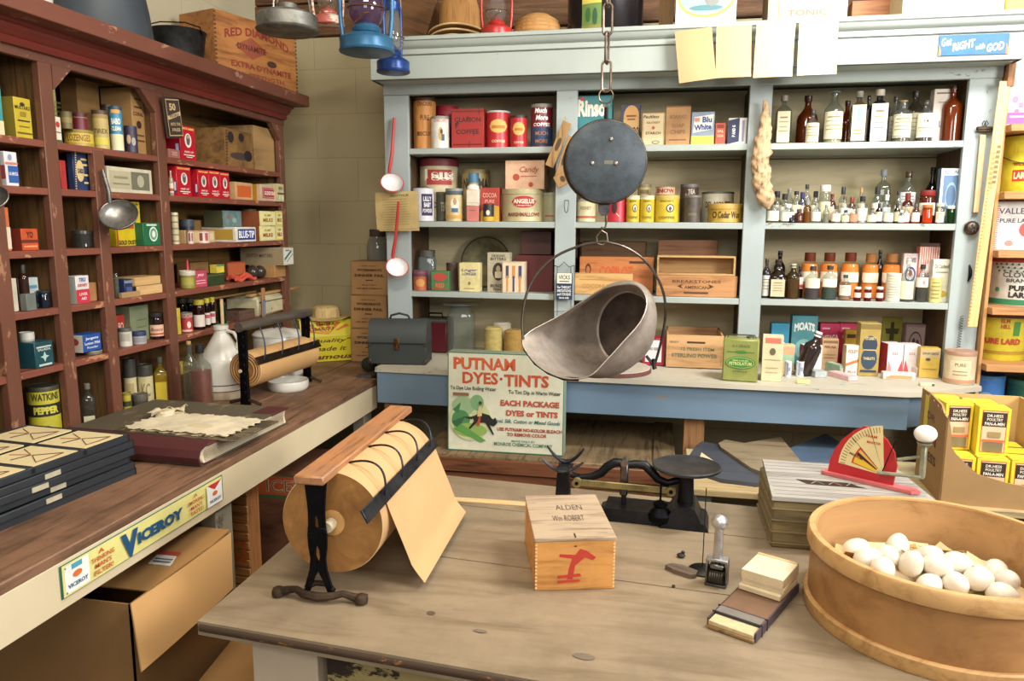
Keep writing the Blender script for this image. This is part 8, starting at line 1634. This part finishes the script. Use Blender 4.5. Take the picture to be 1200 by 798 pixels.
lu_box('sage_tall_box', 'tall sage-grey box at the back of the fifth middle compartment', 'box', 153, 175, 358, 5, .06, pm('#7a8464', .6), [Rr(.6, .6, .5, .03, '#5a6448'), Rr(.6, .4, .5, .03, '#5a6448')], d=.06)
lu_can('cream_jar', 'white jar with cream lid in front of the sage box', 'jar', 138, 155, 384, 5, .02, pm('#c8c4b8', .35), [Rr(.5, .5, .6, .4, '#a8a498')], lid='#5a5a54', lidh=.18)
lu_can('vaseline_jar', 'short jar with dark blue lid right of the white jar', 'jar', 154, 172, 388, 5, .008, pm('#a8a8a4', .3), [Rr(.5, .35, .9, .4, '#8a8a90')], lid='#2c3a5c', lidh=.34)
lu_bot('dark brown bottle with red and cream label on the fifth middle shelf', 174, 192, 366, 5, .02, name='tonic_bottle', glasscol='#3a1c14', style='jar', cap='#2a2220', cont='#2a120c', fill=.8, lab='#d8b49a', labz=(.12, .55), dens=.4, ldec=[Tt('Bosco', .5, .6, .8, .3, '#8a2c24', sh=.3), Rr(.5, .2, 1, .16, '#b84a3c')])
lu_box('yellow_slip', 'narrow yellow packet beside the fourth red post', 'packet', 208, 212, 361, 5, .03, pm('#c8b43a', .5), d=.02)
lu_can('red_syrup_can', 'red can with white lettering and grey cap on the fifth right shelf', 'can', 211, 226, 366, 5, .02, pm('#b0383c', .45), [Rr(.5, .86, 1.2, .2, '#a8a094'), Tt('LUCKY', .5, .86, .8, .14, '#a83a3c', b=.04), Ee(.66, .4, .3, .34, '#e0d0c0'), Rr(.5, .1, .8, .1, '#d8b0a8')], lid='#6a665c', lidh=.1)
JR = dict(style='jar', lab='#d8ccc0', labz=(.1, .5), cont='#2a100c', fill=.85, dens=.3)
for k, (a, b, t, st, cp, g_, lb) in enumerate(((225, 240, 351, .02, '#b8a83a', '#4a1c14', 'front brown jam jar with yellow lid and cream label'), (238, 246, 349, .03, '#c0b03c', '#3a1814', 'second brown jar with yellow lid and pink label'), (244, 252, 348, .04, '#c0b03c', '#3a1814', 'third brown jar with yellow lid and pink label'), (207, 219, 349, .10, '#3a342c', '#2a1a18', 'dark jar with dark lid behind the red can'), (217, 228, 349, .11, '#4a4434', '#2a1a18', 'dark olive-lidded jar behind the front jam jar'))):
    lu_bot('%s on the fifth right shelf' % lb, a, b, t, 5, st, name='jam_jar', cat='jar', group='jam jars on the fifth right shelf', glasscol=g_, cap=cp, ldec=[Rr(.5, .7, .8, .3, '#b84a5c')] if k in (1, 2) else [], **{**JR, 'lab': JR['lab'] if k < 3 else None})
t = lu_bot('green glass bottle held in a pale wooden frame on the fifth right shelf', 255, 265, 354, 5, .03, glasscol='#1f6a48', style='jar', cap='#2c3a34', cont='#124a30', fill=.7, lab=None, dens=.2)
L0 = t.location; m = MB()
for dy in (-.028, .028): m.box(-.006, .006, dy-.004, dy+.004, 0, .095, wood('#a8885c', '#c8aa7c', 'z'), .001)
m.box(-.02, .02, -.034, .034, -.0005, .003, pm('#3a8a6a', .5)); m.build('wooden_frame', t)
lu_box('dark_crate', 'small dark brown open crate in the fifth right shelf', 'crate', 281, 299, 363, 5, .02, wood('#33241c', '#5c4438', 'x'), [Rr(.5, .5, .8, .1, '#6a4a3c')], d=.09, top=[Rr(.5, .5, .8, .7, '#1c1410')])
lu_box('wrapped_package', 'wax-paper wrapped grey-brown package behind the dark crate', 'package', 270, 301, 350, 5, .18, pm('#6c6248', .4, 0, .3, 30), d=.04)
o = lu_box('bread_box', 'cream rounded bread box with dark seam on the fifth right shelf', 'box', 304, 337, 345, 5, .01, pm('#c4bc98', .5), [Rr(.5, .72, 1, .05, '#3c382e'), Rr(.48, .3, .02, .12, '#3c382e')], d=.16, bev=.012)
y0, y1, zb, h, x = lu(272, 351, 340, 5, .04)
m = MB(); m.box(-.012, .012, -.18, .25, 0, .010, wood('#94703c', '#b8905a', 'y'), .001); m.box(-.09, -.078, -.30, .02, 0, .008, wood('#94703c', '#b8905a', 'y'), .001)
o = m.build('wooden_lath', loc=(XL-.04, 3.0, SL[5]+lu(304, 337, 345, 5, .01)[3]+.003)); tag(o, 'thin wooden laths lying over the cream bread box', 'lath')
p0 = at(310, 370, x=XL+.006); t = thing('thermometer', 'upright narrow wooden thermometer with blue scale before the bread box', 'thermometer', (XL+.004, p0.y, SL[5]-.0))
h_ = at(311, 337, x=XL+.006).z-SL[5]; m = MB(); m.box(-.003, .003, -.012, .012, .0005, h_, wood('#8a5a3c', '#a87850', 'z'), .001); m.box(.003, .0036, -.010, .010, .005, h_*.6, pm('#5a6a8a', .5)); m.box(.0036, .0042, -.0012, .0012, .01, h_*.56, '#b8b8c0'); m.build('scale_board', t)
# ---- counter level
pc = lu_can('pepper_can', 'large yellow pepper can with black band standing on the counter', 'can', 30, 70, 451, 0, .01, pm('#b8b034', .45), [Rr(.5, .62, 1.2, .2, '#22221c'), Tt('WATKINS', .56, .84, .8, .12, '#3a3a20', b=.03), Tt('PEPPER', .56, .62, .7, .12, '#c8c04a', b=.06), Rr(.5, .06, 1.2, .08, '#8a8a30'), Rr(.4, .36, .4, .02, '#6a6a28')], lid='#3c3c2c', lidh=.07)
lu_bot('clear flat bottle with cream label on the counter between red posts', 93, 111, 449, 0, .02, glasscol='#c8c8bc', style='flask', cap='#6a665c', lab='#c8c0a0', labz=(.06, .34), sq=3.5, n=24)
lu_can('black_cream_can', 'cream can with black lid at the left of the right counter compartment', 'can', 143, 159, 420, 0, .06, pm('#c8bc90', .5), [Rr(.5, .8, 1.2, .3, '#3a3832'), Rr(.5, .4, .5, .3, '#a89868')], lid='#2c2c28', lidh=.12)
lu_can('black_cream_can', 'cream can with black lid and lettering beside the mustard bottle', 'can', 160, 179, 427, 0, .03, pm('#c4b88c', .5), [Rr(.5, .85, 1.2, .2, '#3a3832'), Tt('KC', .5, .45, .5, .3, '#8a7a50')], lid='#33332c', lidh=.12)
lu_bot('square bottle of mustard-yellow liquid with small neck near the fourth red post', 178, 196, 418, 0, .015, glasscol='#d8c450', style='flask', cap='#4a4a3c', cont='#b8a01c', fill=.66, lab='#c8b030', labz=(.1, .5), sq=4, n=24, dens=.15)
lu_can('mustard_tin', 'small yellow tin at the foot of the left black-lidded can', 'tin', 143, 154, 460, 0, .01, pm('#b8a838', .5), [Rr(.5, .6, 1, .2, '#3a3a24')], lid='#8a8030')
lu_can('dark_low_tin', 'low dark round tin beside the small yellow tin on the counter', 'tin', 154, 174, 461, 0, .005, pm('#4a443c', .4), lid='#5a564c', lidh=.3)
lu_can('back_jar', 'dark jar behind the two black-lidded cans in the counter compartment', 'jar', 155, 170, 421, 0, .13, pm('#4c4638', .4), lid='#3a3830')
# ---- iron ladle and price card hung on the posts
IR2 = metal('#8c8a86', .4, '#55534f', .8)
ladle('grey iron dipper hanging from the third red post', at(120, 199, x=XL+.014), at(129, 238, x=XL+.026), at(139, 251, x=XL+.062), .052, IR2, metal('#a09e98', .35, '#6c6a64', .7), IR2, 'dipper', 'ladle', 1)
ladle('second grey dipper cut by the left frame edge', at(-10, 190, x=XL+.02), at(-8, 222, x=XL+.03), at(-9, 231, x=XL+.05), .034, IR2, IR2, IR2, 'dipper', 'ladle', 1)
p = at(200, 138, x=XL+.012)
m = MB(); m.T = Matrix.Rotation(.12, 4, 'X'); w_, h_ = .085, .13
m.grid(lambda u, v: (.006+.006*sin(PI*u), (u-.5)*w_, -h_/2+v*h_), 6, 4, pm('#3a2f28', .5, 0, .2, 20), .002)
m.decos([Rr(.5, .5, .86, .9, '#c8b088'), Rr(.5, .5, .8, .85, '#3f342e'), Tt('50', .45, .76, .4, .18, '#d0b88c', b=.04), ('p', [(.1, .44), (.9, .56), (.9, .66), (.1, .54)], '#c8b088'), Tt('PEOPLE', .5, .55, .6, .07, '#4a3a30', ro=.12), Tt('INTO THE', .5, .34, .6, .08, '#c8b088'), Tt('FREE', .5, .2, .5, .08, '#c8b088')], lambda u, v, e: (.013+e, u, v-h_/2), w_, h_)
m.T = None; o = m.build('tin_card', loc=p); tag(o, 'dark curled tin advertising card with 50 hung on the fourth red post', 'card')
# ================================================================== light
def area(name, loc, tgt, sx, sy, power, col):
    l = bpy.data.lights.new(name, 'AREA'); l.shape = 'RECTANGLE'; l.size = sx; l.size_y = sy; l.energy = power; l.color = col
    o = bpy.data.objects.new(name, l); C.objects.link(o); o.location = loc
    o.rotation_euler = (Vector(tgt)-Vector(loc)).to_track_quat('-Z', 'Y').to_euler(); return o
area('ceiling_lamp_light', (1.0, 1.95, 2.72), (.5, 2.7, 1.2), .8, .22, 36, (1, .98, .95))
area('ceiling_lamp_light', (-.4, 1.0, 2.72), (-.9, 2.3, 1.0), .8, .25, 20, (1, .89, .72))
area('soft_fill_light', (2.3, .5, 2.2), (-.1, 2.3, 1.0), .8, .8, 58, (1, .97, .93))  # added soft source off to the right, throwing shadows leftward; no window there
area('soft_fill_light', (.2, -1.0, 2.4), (-.1, 2.4, 1.1), 1.2, .8, 22, (1, .96, .9))  # unseen fill added behind the camera to brighten the room
w = bpy.data.worlds.new('world'); bpy.context.scene.world = w; w.use_nodes = True
w.node_tree.nodes['Background'].inputs[0].default_value = (.95, .97, 1, 1); w.node_tree.nodes['Background'].inputs[1].default_value = .3
vs_ = bpy.context.scene.view_settings; vs_.view_transform = 'Standard'; vs_.look = 'None'; vs_.gamma = 1; vs_.use_curve_mapping = False
vs_.exposure = .33
bpy.context.scene.cycles.max_bounces = 8; bpy.context.scene.cycles.transparent_max_bounces = 24
